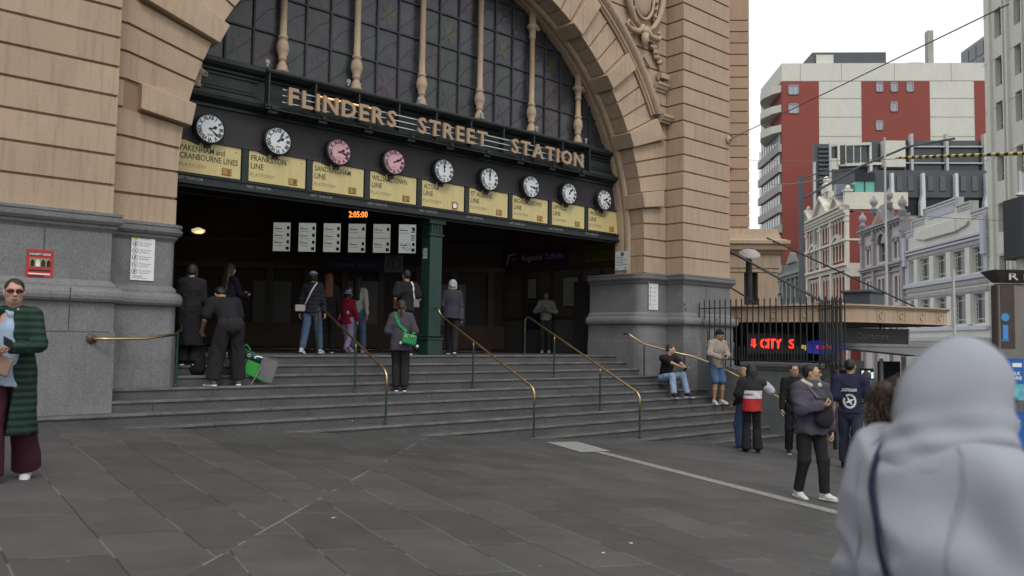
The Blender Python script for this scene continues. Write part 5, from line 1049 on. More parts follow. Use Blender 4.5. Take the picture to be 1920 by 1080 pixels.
m = M(); m.box(-.085, .065, -.028, -.02, T_ - .87, T_ - .075, 0); m.box(-.085, .065, -.030, -.028, T_ - .42, T_ - .27, 1); m.box(-.085, .065, -.031, -.029, T_ - .48, T_ - .39, 2)
m.box(-.02, .05, -.031, -.029, T_ - .14, T_ - .11, 3); put_text(m, 'WALK', .035, -.07, T_ - .20, 3, -.031, bold=.001, width=.11); put_text(m, 'SHORE', .035, -.08, T_ - .235, 3, -.031, bold=.001, width=.13)
for k in range(4): m.box(-.06, .03 - .01 * (k % 2), -.031, -.029, T_ - .55 - .025 * k, T_ - .546 - .025 * k, 3)
m.build('poster', [mat('poster_blue', (.015, .10, .33), .4, .1, 3), mat('poster_aqua', (.12, .38, .45), .4, .4, 20), mat('poster_rock', (.10, .09, .10), .5, .5, 30), WHITE], t)
t = thing('traffic_signal', 'back of a dark grey rounded traffic signal box above the information pylon', 'traffic signal', (9.98, 3.02, ground_z(10, 3)), math.atan2(D.y, D.x)); gz = -ground_z(10, 3)
m = M(); m.prism([(.25 * (abs(math.cos(a)) ** .4) * (1 if math.cos(a) > 0 else -1), .25 * (abs(math.sin(a)) ** .4) * (1 if math.sin(a) > 0 else -1)) for a in np.linspace(0, 2 * PI, 33)[:-1]], (.16, .1, gz), (1, 0, 0), (0, 1, 0), (0, 0, 1), .96, 1.60); m.build('housing', CHAR, t)
m = M(); m.box(.0, .10, -.165, -.16, gz + 1.33, gz + 1.41); m.build('label_plate', WHITE, t); m = M(); m.lathe([(.05, 0), (.05, gz + .96)], (-.0, .1, 0), 12); m.tube([(.0, .1, gz + 1.6), (.0, .1, gz + 1.9)], .02, 6); m.lathe([(.0, 0), (.05, .02), (.03, .05)], (0, .1, gz + 1.62), 8); m.build('pole', LGREY, t)
# tram stop shelter, cabinet, barriers
fz = ground_z(30, 14)
t = thing('tram_shelter', 'low grey tram stop shelter seen beneath the canopy', 'shelter', (29.6, 13.8, fz), math.atan2(D.y, D.x))
m = M(); m.add([(-1.6, -1, 3.0), (3.2, -1, 2.85), (3.2, 1.2, 2.85), (-1.6, 1.2, 3.0), (-1.6, -1, 2.86), (3.2, -1, 2.45), (3.2, 1.2, 2.45), (-1.6, 1.2, 2.86)], [(0, 1, 2, 3), (4, 7, 6, 5), (0, 4, 5, 1), (1, 5, 6, 2), (2, 6, 7, 3), (3, 7, 4, 0)]); m.box(-1.6, 3.2, -1.02, -.98, 2.92, 3.06); m.build('roof', mat('shelter_grey', (.20, .20, .19), .6), t)
for x in (-1.2, .2, 1.3, 3.0): m = M(); m.box(x - .05, x + .05, -.05, .05, 0, 2.5); m.build('post', LGREY, t)
m = M(); m.box(-1.2, -.2, .5, .55, .9, 2.4, 0); m.box(.3, 1.1, .5, .55, .5, 2.4, 1); m.build('panel', [LGREY, DGL], t)
t = thing('service_cabinet', 'pale grey green cabinet with two small windows by the tram shelter', 'cabinet', (30.0, 13.5, fz), math.atan2(D.y, D.x)); m = M(); m.box(0, 1.2, -1.3, -.9, 1.55, 2.6); m.box(.1, 1.1, -1.2, -1, 0, 1.55); m.build('body', mat('cabinet_paint', (.30, .34, .32), .5), t, bevel=.02)
m = M(); [m.box(x, x + .28, -1.33, -1.3, 1.75, 2.12) for x in (.38, .72)]; m.box(.45, .55, -1.33, -1.3, 2.2, 2.3); m.build('window', CHAR, t)
t = thing('ticket_display', 'small lit green white display hanging in the tram shelter', 'display', (29.1, 14.1, fz + 1.75), math.atan2(D.y, D.x)); m = M(); m.box(.0, .45, 0, .08, 0, .4); m.build('casing', BLACK, t); m = M(); [m.box(.03 + .11 * k, .11 + .11 * k, -.01, 0, .05, .32 - .05 * (k % 2)) for k in range(4)]; m.build('screen', mat('lit_green_white', (.5, .7, .6), emit=(.6, .9, .8), es=.8), t)
for k, (x, y, lb) in enumerate(((23.5, 13.0, 'grey metal barrier beyond the end of the bluestone wall'), (26.3, 11.0, 'grey metal barrier farther along, behind the man in the navy jersey'))):
    g = ground_z(x, y); t = thing('crowd_barrier', lb, 'barrier', (x, y, g), math.atan2(D.y, D.x), group='grey metal barriers'); m = M()
    for z in (.12, 1.05): m.tube([(-1.4, 0, z), (1.4, 0, z)], .025, 6)
    m.build('rail', LGREY, t); m = M(); [m.tube([(x_, 0, .12), (x_, 0, 1.05)], .012, 5) for x_ in np.arange(-1.3, 1.35, .18)]; m.build('bars', LGREY, t); m = M(); m.box(-1.3, -1.25, -.25, .25, 0, .04); m.box(1.25, 1.3, -.25, .25, 0, .04); m.build('foot', LGREY, t)
# ================================================================== people
class SDF:
    """smooth union of round cones and ellipsoids, evaluated on a grid and meshed"""
    def __init__(s): s.ops = []
    def cap(s, a, b, ra, rb=None, k=.02, sq=None):
        rb = ra if rb is None else rb; s.ops.append(('c', np.array(a, float), np.array(b, float), float(ra), float(rb), k, sq)); return s
    def ell(s, c, r, k=.02, R=None, sub=False): s.ops.append(('s' if sub else 'e', np.array(c, float), np.array(r, float), R, k)); return s
    def cut(s, p, n): s.ops.append(('x', np.array(p, float), np.array(n, float))); return s   # removes what lies along +n
    def fold(s, amp, fn): s.ops.append(('f', amp, fn)); return s
    @staticmethod
    def d_op(o, P):
        if o[0] == 'c':
            _, a, b, ra, rb, k, sq = o
            A_, B_ = a, b; f = 1.0
            if sq is not None:
                d, q = sq; d = np.array(d, float); P = P + np.outer((P - a) @ d, d) * (1 / q - 1); B_ = b + d * ((b - a) @ d) * (1 / q - 1); f = min(1, q) ** .5
            ba = B_ - A_; l2 = ba @ ba + 1e-9; t = np.clip(((P - A_) @ ba) / l2, 0, 1)
            return (np.linalg.norm(P - A_ - t[:, None] * ba, axis=1) - (ra + (rb - ra) * t)) * f
        _, c, r, R, k = o; Q = P - c
        if R is not None: Q = Q @ R
        k0 = np.linalg.norm(Q / r, axis=1); k1 = np.linalg.norm(Q / r ** 2, axis=1) + 1e-9; return k0 * (k0 - 1) / k1
    def bounds(s):
        lo = np.full(3, 1e9); hi = -lo
        for o in s.ops:
            if o[0] == 'c': r = max(o[3], o[4]) * (1.0 if o[6] is None else max(1, o[6][1])); lo = np.minimum(lo, np.minimum(o[1], o[2]) - r); hi = np.maximum(hi, np.maximum(o[1], o[2]) + r)
            elif o[0] == 'e': r = max(o[2]); lo = np.minimum(lo, o[1] - r); hi = np.maximum(hi, o[1] + r)
        return lo, hi
    def eval(s, P):
        F = np.full(len(P), 1e3)
        for o in s.ops:
            if o[0] in 'ce':
                d = s.d_op(o, P); k = o[5] if o[0] == 'c' else o[4]; h = np.maximum(k - np.abs(F - d), 0) / k; F = np.minimum(F, d) - h * h * k * .25
            elif o[0] == 's': F = np.maximum(F, -s.d_op(o, P))
            elif o[0] == 'x': F = np.maximum(F, (P - o[1]) @ o[2])
            elif o[0] == 'f': F = F + o[1] * o[2](P)
        return F
    def mesh(s, h):
        lo, hi = s.bounds(); lo = lo - 2.5 * h; n = np.ceil((hi + 2.5 * h - lo) / h).astype(int) + 1
        ax = [lo[i] + h * np.arange(n[i]) for i in range(3)]; F = np.full(n, 1e3)
        for o in s.ops:
            if o[0] == 'x':
                F = np.maximum(F, ((ax[0] - o[1][0]) * o[2][0])[:, None, None] + ((ax[1] - o[1][1]) * o[2][1])[None, :, None] + ((ax[2] - o[1][2]) * o[2][2])[None, None, :]); continue
            if o[0] == 'f':
                msk = np.abs(F) < .06; ii = np.argwhere(msk); P = lo + ii * h; F[msk] += o[1] * o[2](P); continue
            if o[0] == 'c': r = max(o[3], o[4]) * (1 if o[6] is None else max(1, o[6][1])); a = np.minimum(o[1], o[2]) - r; b = np.maximum(o[1], o[2]) + r; k = o[5]
            else: a = o[1] - max(o[2]); b = o[1] + max(o[2]); k = o[4]
            pad = k + 3 * h; i0 = np.clip(((a - pad - lo) / h).astype(int), 0, n); i1 = np.clip(((b + pad - lo) / h).astype(int) + 2, 0, n)
            if (i1 <= i0).any(): continue
            sl = tuple(slice(i0[i], i1[i]) for i in range(3)); g = np.stack(np.meshgrid(*[ax[i][sl[i]] for i in range(3)], indexing='ij'), -1); sh_ = g.shape[:3]
            d = s.d_op(o, g.reshape(-1, 3)).reshape(sh_); f = F[sl]
            if o[0] == 's': F[sl] = np.maximum(f, -d)
            else: hh = np.maximum(k - np.abs(f - d), 0) / k; F[sl] = np.minimum(f, d) - hh * hh * k * .25
        ins = F < 0; c8 = [(i, j, k) for i in (0, 1) for j in (0, 1) for k in (0, 1)]; N_ = n - 1
        def sh(A_, c): return A_[c[0]:c[0] + N_[0], c[1]:c[1] + N_[1], c[2]:c[2] + N_[2]]
        cnt = sum(sh(ins, c).astype(np.int8) for c in c8); act = (cnt > 0) & (cnt < 8); idx = np.argwhere(act)
        if not len(idx): return [], []
        acc = np.zeros((len(idx), 3)); num = np.zeros(len(idx)); val = {c: F[idx[:, 0] + c[0], idx[:, 1] + c[1], idx[:, 2] + c[2]] for c in c8}
        for c in c8:
            for x in range(3):
                if c[x] == 0:
                    d = list(c); d[x] = 1; d = tuple(d); a, b = val[c], val[d]; cr_ = (a < 0) != (b < 0); t = np.where(cr_, a / np.where(cr_, a - b, 1), 0)
                    p = np.tile(np.array(c, float), (len(idx), 1)); p[:, x] = t; acc += p * cr_[:, None]; num += cr_
        V = lo + h * (idx + acc / num[:, None]); ID = -np.ones(N_, int); ID[tuple(idx.T)] = np.arange(len(idx)); Fs = []
        for x in range(3):
            y, z = (x + 1) % 3, (x + 2) % 3; a = ins.take(range(0, n[x] - 1), x); b = ins.take(range(1, n[x]), x); e = np.argwhere(a != b); e = e[(e[:, y] > 0) & (e[:, z] > 0) & (e[:, y] < n[y] - 1) & (e[:, z] < n[z] - 1)]
            q = []
            for dy, dz in ((0, 0), (-1, 0), (-1, -1), (0, -1)): t = e.copy(); t[:, y] += dy; t[:, z] += dz; q.append(ID[tuple(t.T)])
            q = np.stack(q, 1); fl = a[tuple(e.T)]; q[~fl] = q[~fl][:, ::-1]; Fs.append(q)
        return V.tolist(), np.concatenate(Fs).tolist()
    def into(s, m, h, mi=0): v, f = s.mesh(h); return m.add(v, f, mi) if v else m
V3 = lambda *a: np.array(a, float)
def nrm(v): v = np.array(v, float); return v / (np.linalg.norm(v) + 1e-9)
def ik(a, t, l1, l2, hint):
    a, t = np.array(a, float), np.array(t, float); d = t - a; L_ = np.linalg.norm(d); L2 = min(L_, (l1 + l2) * .998); u = d / (L_ + 1e-9); t = a + u * L2
    c = (l1 * l1 + L2 * L2 - l2 * l2) / (2 * l1 * L2); c = max(-1, min(1, c)); h = np.array(hint, float); h = h - u * (h @ u); h = nrm(h)
    return a + u * l1 * c + h * l1 * math.sqrt(1 - c * c), t
def rotm(yaw=0, pitch=0, roll=0):      # yaw + turns to the person's left, pitch + looks down
    return np.array(Matrix.Rotation(yaw, 3, 'Z') @ Matrix.Rotation(-pitch, 3, 'X') @ Matrix.Rotation(roll, 3, 'Y'))
SKIN = {k: mat('skin_' + k, c, .55, .08, 9, spec=.35) for k, c in (('fair', (.42, .25, .185)), ('light', (.40, .24, .16)), ('tan', (.30, .165, .10)), ('dim', (.22, .13, .10)))}
for s_ in SKIN.values(): s_.node_tree.nodes['Principled BSDF'].inputs['Subsurface Weight'].default_value = .0
HAIR = {k: mat('hair_' + k, c, .5, .35, 6, .4, 60, stretch=(6, 6, 1)) for k, c in (('black', (.012, .011, .011)), ('dark', (.022, .015, .012)), ('brown', (.040, .025, .018)), ('reddish', (.10, .03, .015)), ('grey', (.33, .33, .34)), ('blond', (.20, .13, .07)))}
def cloth(name, col, var=.1, rough=.9, bump=.15, bs=70, scale=7): return mat('cloth_' + name, col, rough, var, scale, max(bump, .3), bs * 1.5, spec=.15, bdist=.004)
EYEW = mat('eye_white', (.5, .48, .46), .3); EYED = mat('eye_dark', (.015, .012, .01), .25); LIP = mat('lip', (.32, .12, .10), .5)
def foldfn(sd, fx=1.0):
    r = np.random.default_rng(sd); W_ = r.normal(size=(7, 3)) * np.array([13, 13, 9]) * fx; ph = r.uniform(0, 6.28, 7)
    def fn(P):
        q = P + .03 * np.sin(P[:, [1, 2, 0]] * 17 + ph[:3]); v = np.sin(q @ W_[0] + ph[0]) + np.sin(q @ W_[1] + ph[1]) + .7 * np.sin(q @ W_[2] * 1.7 + ph[2]) + .5 * np.sin(q @ W_[3] * 2.3 + ph[3]); return np.abs(v) * .5 - .6
    return fn
def hand(m, w, d, palm, thumb, s=1., curl=.5, h=.0055, mi=0):
    """w wrist, d direction of the fingers, palm normal the fingers curl towards, thumb side"""
    w = np.array(w, float); d = nrm(d); palm = nrm(np.array(palm) - d * (np.array(palm) @ d)); t = nrm(np.array(thumb) - d * (np.array(thumb) @ d) - palm * (np.array(thumb) @ palm)); S = SDF()
    for i, o_ in enumerate((.028, .010, -.009, -.027)): S.cap(w + t * o_ * .6 * s, w + d * .085 * s + t * o_ * s, .017 * s, .0125 * s, .016)
    for i, (o_, L_) in enumerate(((.030, .072), (.010, .080), (-.010, .074), (-.029, .058))):
        p = w + d * .085 * s + t * o_ * s; a = curl * (.75 + .12 * i); ang = 0
        for j, fr in enumerate((.45, .32, .23)):
            ang += a * (1.0 if j else .75); dd_ = d * math.cos(ang) + palm * math.sin(ang) + t * (.05 * (1.5 - i)); q = p + nrm(dd_) * L_ * fr * s; S.cap(p, q, (.0092 - .0008 * j) * s, (.0085 - .0008 * j) * s, .005); p = q
    b = w + d * .03 * s + t * .024 * s; p1 = b + (d * .6 + t * .7 + palm * .35) * .036 * s; p2 = p1 + (d * .85 + t * .2 + palm * .5 * (1 + curl)) * .032 * s; p3 = p2 + (d * .9 + palm * .5 * (1 + curl) - t * .2 * curl) * .024 * s
    S.cap(b, p1, .0145 * s, .0115 * s, .012); S.cap(p1, p2, .0112 * s, .0098 * s, .005); S.cap(p2, p3, .0098 * s, .008 * s, .005); S.into(m, h, mi)
def head(m, c, R, s=1., h=.0075, sex='m', eyes=True, neck=None):
    """face mesh: skin 0, eye white 1, eye dark 2, lip 3"""
    L_ = lambda x, y, z: c + R @ (np.array((x, y, z)) * s); S = SDF(); jw = .056 if sex == 'm' else .050
    E_ = lambda p, r, k=.02, sub=False: S.ell(L_(*p), np.array(r) * s, k * s, R, sub)
    E_((0, -.012, .030), (.074, .092, .083)); E_((0, .030, -.022), (.060, .062, .080), .03); E_((0, .045, -.075), (jw * .75, .038, .034), .035); E_((0, .02, -.055), (jw + .004, .055, .045), .03)
    E_((0, .086, .028), (.050, .012, .012), .02)
    S.cap(L_(0, .090, .012), L_(0, .112, -.022), .0085 * s, .0135 * s, .014 * s); 
    for x in (-1, 1): E_((x * .012, .103, -.025), (.009, .010, .008), .008); E_((x * .031, .098, .008), (.018, .016, .011), .01, True); E_((x * .040, .062, -.015), (.022, .026, .022), .025)
    for x in (-1, 1): E_((x * .030, .082, .008), (.0155, .012, .0125), .006); E_((x * .077, -.008, -.008), (.010, .020, .032), .008)
    E_((0, .094, -.052), (.024, .012, .0075), .008); E_((0, .090, -.064), (.018, .011, .007), .008)
    if neck is not None: S.cap(L_(0, -.012, -.05), neck, .052 * s, .060 * s, .04)
    S.into(m, h, 0)
    if eyes:
        for x in (-1, 1):
            m.obox(L_(x * .031, .0935, .0085), R @ V3(.0115 * s, 0, 0), R @ V3(0, .003 * s, 0), R @ V3(0, 0, .0045 * s), 1); m.obox(L_(x * .031, .0955, .0085), R @ V3(.005 * s, 0, 0), R @ V3(0, .003 * s, 0), R @ V3(0, 0, .0048 * s), 2)
            m.obox(L_(x * .031, .099, .0285), R @ V3(.017 * s, 0, .001 * x), R @ V3(0, .003 * s, 0), R @ V3(0, 0, .0028 * s), 2)
        m.obox(L_(0, .1045, -.0555), R @ V3(.022 * s, 0, 0), R @ V3(0, .003 * s, 0), R @ V3(0, 0, .0012 * s), 2); m.obox(L_(0, .1055, -.060), R @ V3(.017 * s, 0, 0), R @ V3(0, .0025 * s, 0), R @ V3(0, 0, .0038 * s), 3)
PN = [0]
def person(label, P, face, H=1.72, lean=0, hyaw=0, hpitch=0, hroll=0, pel=None, la=None, ra=None, lf=None, rf=None, twist=0, skin='light', hair='short', hcol='dark', hat=None,
           top=None, bottom=None, shoes=None, sex='m', q=1.0, curlL=.5, curlR=.5, side=0, belly=0, lfy=0, rfy=0, la_h=None, ra_h=None, group=None, lean_n=0, foot_pitch=(0, 0), knee=None):
    """face: world bearing in degrees the person faces (0 = +x, 90 = +y). Arms la/ra: wrist targets; feet lf/rf: ankle targets, in metres of a 1.72 m body"""
    PN[0] += 1; sd = PN[0]; s = H / 1.72
    t = thing('person', label, 'person', P, math.radians(face - 90)); G = lambda v: np.array(v, float) * s
    pl = G(pel or (0, 0, .935)); tz = math.radians(lean); tw = math.radians(twist); sdn = math.radians(side)
    Rt_ = rotm(tw, 0, 0) @ np.array(Matrix.Rotation(sdn, 3, 'Y')) @ np.array(Matrix.Rotation(-tz, 3, 'X')); up = Rt_ @ V3(0, 0, 1); fw = Rt_ @ V3(0, 1, 0); rt = Rt_ @ V3(1, 0, 0)
    waist = pl + up * .12 * s * 1.0 + (0, 0, .02 * s); chest = pl + up * .34 * s; nb = pl + up * .525 * s
    sw = (.178 if sex == 'm' else .158) * s; shl = nb - up * .055 * s - rt * sw; shr = nb - up * .055 * s + rt * sw
    Rh = rotm(math.radians(hyaw) + tw, 0, 0) @ np.array(Matrix.Rotation(math.radians(hroll), 3, 'Y')) @ np.array(Matrix.Rotation(-math.radians(hpitch) - tz * .6, 3, 'X'))
    nup = Rh @ V3(0, 0, 1); hc = nb + (up * .4 + nup * .6) * .085 * s + nup * .075 * s + (Rh @ V3(0, 1, 0)) * .012 * s + fw * .0
    if la is None: la = (-.25, .02, .80)
    if ra is None: ra = (.25, .02, .80)
    el, wl_ = ik(shl, G(la), .285 * s, .255 * s, la_h or (-.5, -1, -.2)); er, wr_ = ik(shr, G(ra), .285 * s, .255 * s, ra_h or (.5, -1, -.2))
    if lf is None: lf = (-.10, 0, .085)
    if rf is None: rf = (.10, 0, .085)
    hl = pl + Rt_ @ V3(-.088 * s, 0, -.01 * s); hr = pl + Rt_ @ V3(.088 * s, 0, -.01 * s); kh = knee or (0, 1, .0)
    kl, al = ik(hl, G(lf), .43 * s, .425 * s, kh); kr, ar = ik(hr, G(rf), .43 * s, .425 * s, kh)
    J = dict(root=t, s=s, pl=pl, waist=waist, chest=chest, nb=nb, shl=shl, shr=shr, el=el, wl=wl_, er=er, wr=wr_, hl=hl, hr=hr, kl=kl, kr=kr, al=al, ar=ar, hc=hc, Rh=Rh, up=up, fw=fw, rt=rt, Rt=Rt_)
    top = dict(kind='jacket', mat=cloth('black', (.02, .02, .022)), loose=.02, hem=-.02, **{}) | (top or {}); bottom = dict(kind='trousers', mat=cloth('black', (.02, .02, .022)), loose=.015) | (bottom or {}); shoes = dict(mat=cloth('black', (.02, .02, .022)), sole=WHITE) | (shoes or {})
    # ---- body, one mesh
    m = M(); S = SDF(); h = .014 * q
    S.cap(pl - up * .01 * s, waist, .108 * s, .104 * s, .04, (fw, .78)); S.cap(waist, chest, .108 * s, .130 * s, .05, (fw, .80)); S.cap(chest, nb - up * .08 * s, .130 * s, .095 * s, .05, (fw, .75)); S.cap(shl, shr, .050 * s, .050 * s, .05); S.cap(nb - up * .05 * s, nb + up * .03 * s, .058 * s, .05 * s, .04)
    for a, b, c_ in ((shl, el, wl_), (shr, er, wr_)): S.cap(a, b, .046 * s, .036 * s, .02); S.cap(b, c_, .037 * s, .025 * s, .015)
    for a, b, c_ in ((hl, kl, al), (hr, kr, ar)): S.cap(a, b, .080 * s, .052 * s, .03); S.cap(b, b + (c_ - b) * .4, .053 * s, .055 * s, .02); S.cap(b + (c_ - b) * .4, c_, .055 * s, .034 * s, .02); 
    S.into(m, h); head(m, hc, Rh, s, .0085 * q, sex, neck=nb)
    for (w_, e_, sd_, cu) in ((wl_, el, -1, curlL), (wr_, er, 1, curlR)):
        d_ = nrm(w_ - e_); pn = nrm(np.cross(d_, V3(0, 1, 0) if abs(d_[1]) < .7 else V3(0, 0, 1))) * -sd_
        if abs(d_[1]) > .45: pn = V3(-sd_ * .5, 0, .8)
        th = fw + up * .3 if abs(d_[1]) < .6 else V3(-sd_, 0, .6)
        hand(m, w_, d_, pn, th, s, cu, .006 * q)
    m.build('body', [SKIN[skin], EYEW, EYED, LIP], t, smooth=True)
    # ---- trousers
    m = M(); S = SDF(); lo_ = bottom['loose'] * s; kd = bottom['kind']; zc = min(al[2], ar[2])
    if kd == 'shorts':
        for a, b in ((hl, kl), (hr, kr)): e_ = a + (b - a) * .92; S.cap(a, e_, .088 * s + lo_, .080 * s + lo_, .03); S.cut(e_ - (b - a) * .03, nrm(b - a)) if 0 else None
    else:
        for a, b, c_ in ((hl, kl, al), (hr, kr, ar)):
            SL = SDF(); kr_, ar_ = {'slim': (.058, .044), 'trousers': (.066, .058), 'wide': (.080, .098), 'jeans': (.063, .052), 'flare': (.062, .088), 'cargo': (.085, .072)}[kd]
            dn = nrm(c_ - b); SL.cap(a, b, (.086 if kd != 'wide' else .088) * s + lo_, kr_ * s + lo_, .03); SL.cap(b, c_ + dn * .03 * s, kr_ * s + lo_, ar_ * s + lo_, .02); SL.cut(c_ + dn * (.025 if kd in ('wide', 'flare') else -.01) * s, dn)
            SL.fold(bottom.get('fold', .008) * s, lambda P, kk=b, ff=foldfn(sd): ff(P) * (.7 + 1.2 * np.exp(-((P[:, 2] - kk[2]) / .12) ** 2))); SL.into(m, h * .85)
    S.cap(pl - up * .03 * s, waist - up * .03 * s, .128 * s + lo_, .116 * s + lo_, .04, (fw, .86)); S.fold(bottom.get('fold', .008) * s, foldfn(sd)); S.into(m, h * .9)
    m.build('shorts' if kd == 'shorts' else 'trousers', bottom['mat'], t, smooth=True)
    # ---- shoes
    for (a, b, yw, fp) in ((al, kl, lfy, foot_pitch[0]), (ar, kr, rfy, foot_pitch[1])):
        F_ = rotm(math.radians(yw), math.radians(fp), 0); m = M(); S = SDF(); o_ = lambda x, y, z: a + F_ @ G((x, y, z))
        S.cap(o_(0, -.035, -.035), o_(0, .13, -.052), .036 * s, .028 * s, .03, (F_ @ V3(0, 0, 1), .95)); S.cap(o_(0, -.02, .0), o_(0, .06, -.035), .040 * s, .032 * s, .03); S.cap(o_(0, .06, -.055), o_(0, .16, -.062), .040 * s, .034 * s, .03, (F_ @ V3(0, 0, 1), .6)); S.cut(o_(0, 0, -.075), F_ @ V3(0, 0, -1)); S.into(m, .0085 * q, 0)
        S = SDF(); S.cap(o_(0, -.045, -.075), o_(0, .155, -.075), .040 * s, .040 * s, .01); S.cut(o_(0, 0, -.064), F_ @ V3(0, 0, 1)); S.cut(o_(0, 0, -.086), F_ @ V3(0, 0, -1)); S.into(m, .0085 * q, 1)
        m.obox(o_(0, .055, -.018), F_ @ G((.018, 0, 0)), F_ @ G((0, .035, -.016)), F_ @ G((0, .004, .006)), 2)
        m.build('shoe', [shoes['mat'], shoes['sole'], shoes.get('lace', shoes['mat'])], t, smooth=True)
    # ---- top
    m = M(); S = SDF(); lo_ = top['loose'] * s; kd = top['kind']; hem = pl + up * top['hem'] * s; full = top.get('hip', .0) * s
    if kd == 'coat':
        zl = top.get('length', .55) * s; bt = V3(pl[0], pl[1] - .02 * s, pl[2] - zl)
        S.cap(pl, bt, .160 * s + lo_, .195 * s + lo_, .05, (fw, .78)); S.cap(waist, pl, .128 * s + lo_, .160 * s + lo_, .05, (fw, .8)); S.cut(bt + V3(0, 0, .02), (0, 0, -1))
    else:
        S.cap(hem - up * .05 * s, waist, (.150 if top['hem'] < 0 else .130) * s + lo_ * .8 + full, .118 * s + lo_ + full * .6, .05, (fw, .86))
    if belly: S.ell(waist + fw * .06 * s, (.12 * s, .10 * s, .14 * s), .05)
    S.cap(waist, chest, .116 * s + lo_ + full * .6, .136 * s + lo_, .05, (fw, .82)); S.cap(chest, nb - up * .09 * s, .136 * s + lo_, .105 * s + lo_, .05, (fw, .78))
    if kd != 'coat': S.cut(hem, -up)
    S.cap(shl + rt * .01, shr - rt * .01, .056 * s + lo_ * .55, .056 * s + lo_ * .55, .06)
    if (kd == 'hoodie' or top.get('hood')) and not top.get('up'):
        hb = nb - fw * .075 * s - up * .005 * s; S.cap(hb - rt * .06 * s, hb + rt * .06 * s, .050 * s, .050 * s, .03); S.cap(hb - rt * .06 * s, nb - rt * .085 * s + fw * .03 * s, .045 * s, .028 * s, .03); S.cap(hb + rt * .06 * s, nb + rt * .085 * s + fw * .03 * s, .045 * s, .028 * s, .03)
    elif kd in ('jacket', 'coat', 'puffer', 'shirt'):
        for x in (-1, 1): S.cap(nb - fw * .05 * s + rt * x * .03 * s + up * .012 * s, nb + fw * .035 * s + rt * x * .055 * s - up * .025 * s, .026 * s, .02 * s, .02)
    for a, b, c_ in ((shl, el, wl_), (shr, er, wr_)):
        if kd in ('tee', 'polo'): e_ = a + (b - a) * (.72 if kd == 'tee' else .9); S.cap(a, e_, .058 * s + lo_, .056 * s + lo_, .03)
        else: S.cap(a, b, .054 * s + lo_ * .6, .045 * s + lo_ * .6, .03); S.cap(b, b + (c_ - b) * .93, .045 * s + lo_ * .6, .033 * s + lo_ * .5, .02)
    if top.get('open'): S.ell(waist + fw * .15 * s - up * .16 * s + rt * .05 * s, np.array((.105, .14, .72)) * s, .01, Rt_, True)
    fo_ = foldfn(sd + 50); S.fold(top.get('fold', .011) * s, fo_)
    if kd == 'puffer' or top.get('quilt'):
        pq = top.get('pitch', .085) * s; S.fold(.012 * s, lambda P, pq=pq: -np.abs(np.sin(P[:, 2] * PI / pq)) + .6)
    S.into(m, h * .85); J['top'] = m.build({'tee': 'shirt', 'polo': 'shirt'}.get(kd, kd), top['mat'], t, smooth=True); J['topS'] = S
    # ---- hair
    L_ = lambda x, y, z: hc + Rh @ (np.array((x, y, z)) * s); m = M(); S = SDF()
    E_ = lambda p, r, k=.02: S.ell(L_(*p), np.array(r) * s, k * s, Rh)
    if hair != 'none' and hair:
        if hair == 'short': E_((0, -.022, .040), (.082, .094, .082)); E_((0, -.060, -.005), (.070, .055, .070), .03)
        elif hair == 'crop': E_((0, -.02, .036), (.079, .095, .083)); E_((0, -.06, 0), (.066, .05, .062), .03)
        elif hair in ('long', 'bob', 'ponytail', 'bun'):
            E_((0, -.024, .042), (.088, .098, .084)); E_((0, -.065, -.01), (.078, .052, .085), .03)
            if hair == 'long':
                for x in (-.045, 0, .045): S.cap(L_(x, -.075, -.03), nb - fw * .115 * s + rt * x * 1.3 * s - up * .24 * s, .052 * s, .035 * s, .04)
                for x in (-1, 1): S.cap(L_(x * .070, -.02, .02), L_(x * .078, -.02, -.12), .026 * s, .028 * s, .03)
            if hair == 'bob': 
                for x in (-1, 1): S.cap(L_(x * .068, -.02, .02), L_(x * .072, -.02, -.09), .03 * s, .026 * s, .03)
            if hair == 'ponytail': S.cap(L_(0, -.115, .03), L_(0, -.15, -.04), .030 * s, .034 * s, .03); S.cap(L_(0, -.15, -.04), L_(0, -.14, -.22), .034 * s, .014 * s, .03)
            if hair == 'bun': E_((0, -.115, .05), (.035, .035, .035))
        for yy, rr in ((.165, .085),): S.ell(L_(0, .103, -.030), np.array((.062, .070, .088)) * s, .01, Rh, True)
        S.fold(.004 * s, foldfn(sd + 90, 2.2)); S.into(m, .0085 * q); m.build('hair', HAIR[hcol], t, smooth=True)
    if hat:
        m = M(); S = SDF(); kind, hm = hat
        S.ell(L_(0, -.018, .052), np.array((.089, .103, .082)) * s, .01, Rh); S.cut(L_(0, 0, .035), Rh @ V3(0, .1, -1))
        S.into(m, .008 * q)
        if kind in ('cap', 'backcap'):
            sg = 1 if kind == 'cap' else -1; m.prism([(.07 * math.cos(a), .04 + .10 * math.sin(a)) for a in np.linspace(0, PI, 12)], L_(0, .02 * sg, .040), Rh @ V3(s, 0, 0), Rh @ (V3(0, 1.0 * sg, -.12) * s), Rh @ V3(0, 0, s), 0, .005)
        if kind == 'bucket':
            vs = []; n_ = 24
            for k in range(n_): a = 2 * PI * k / n_; vs += [L_(.086 * math.cos(a), -.018 + .10 * math.sin(a), .045), L_(.135 * math.cos(a), -.018 + .145 * math.sin(a), .008), L_(.133 * math.cos(a), -.018 + .143 * math.sin(a), .002)]
            m.add(vs, [(3 * k, 3 * k + 1, (3 * k + 4) % (3 * n_), (3 * k + 3) % (3 * n_)) for k in range(n_)] + [(3 * k + 1, 3 * k + 2, (3 * k + 5) % (3 * n_), (3 * k + 4) % (3 * n_)) for k in range(n_)])
        m.build({'cap': 'cap', 'backcap': 'cap', 'bucket': 'bucket_hat', 'beanie': 'beanie'}[kind], hm, t, smooth=True)
    return J
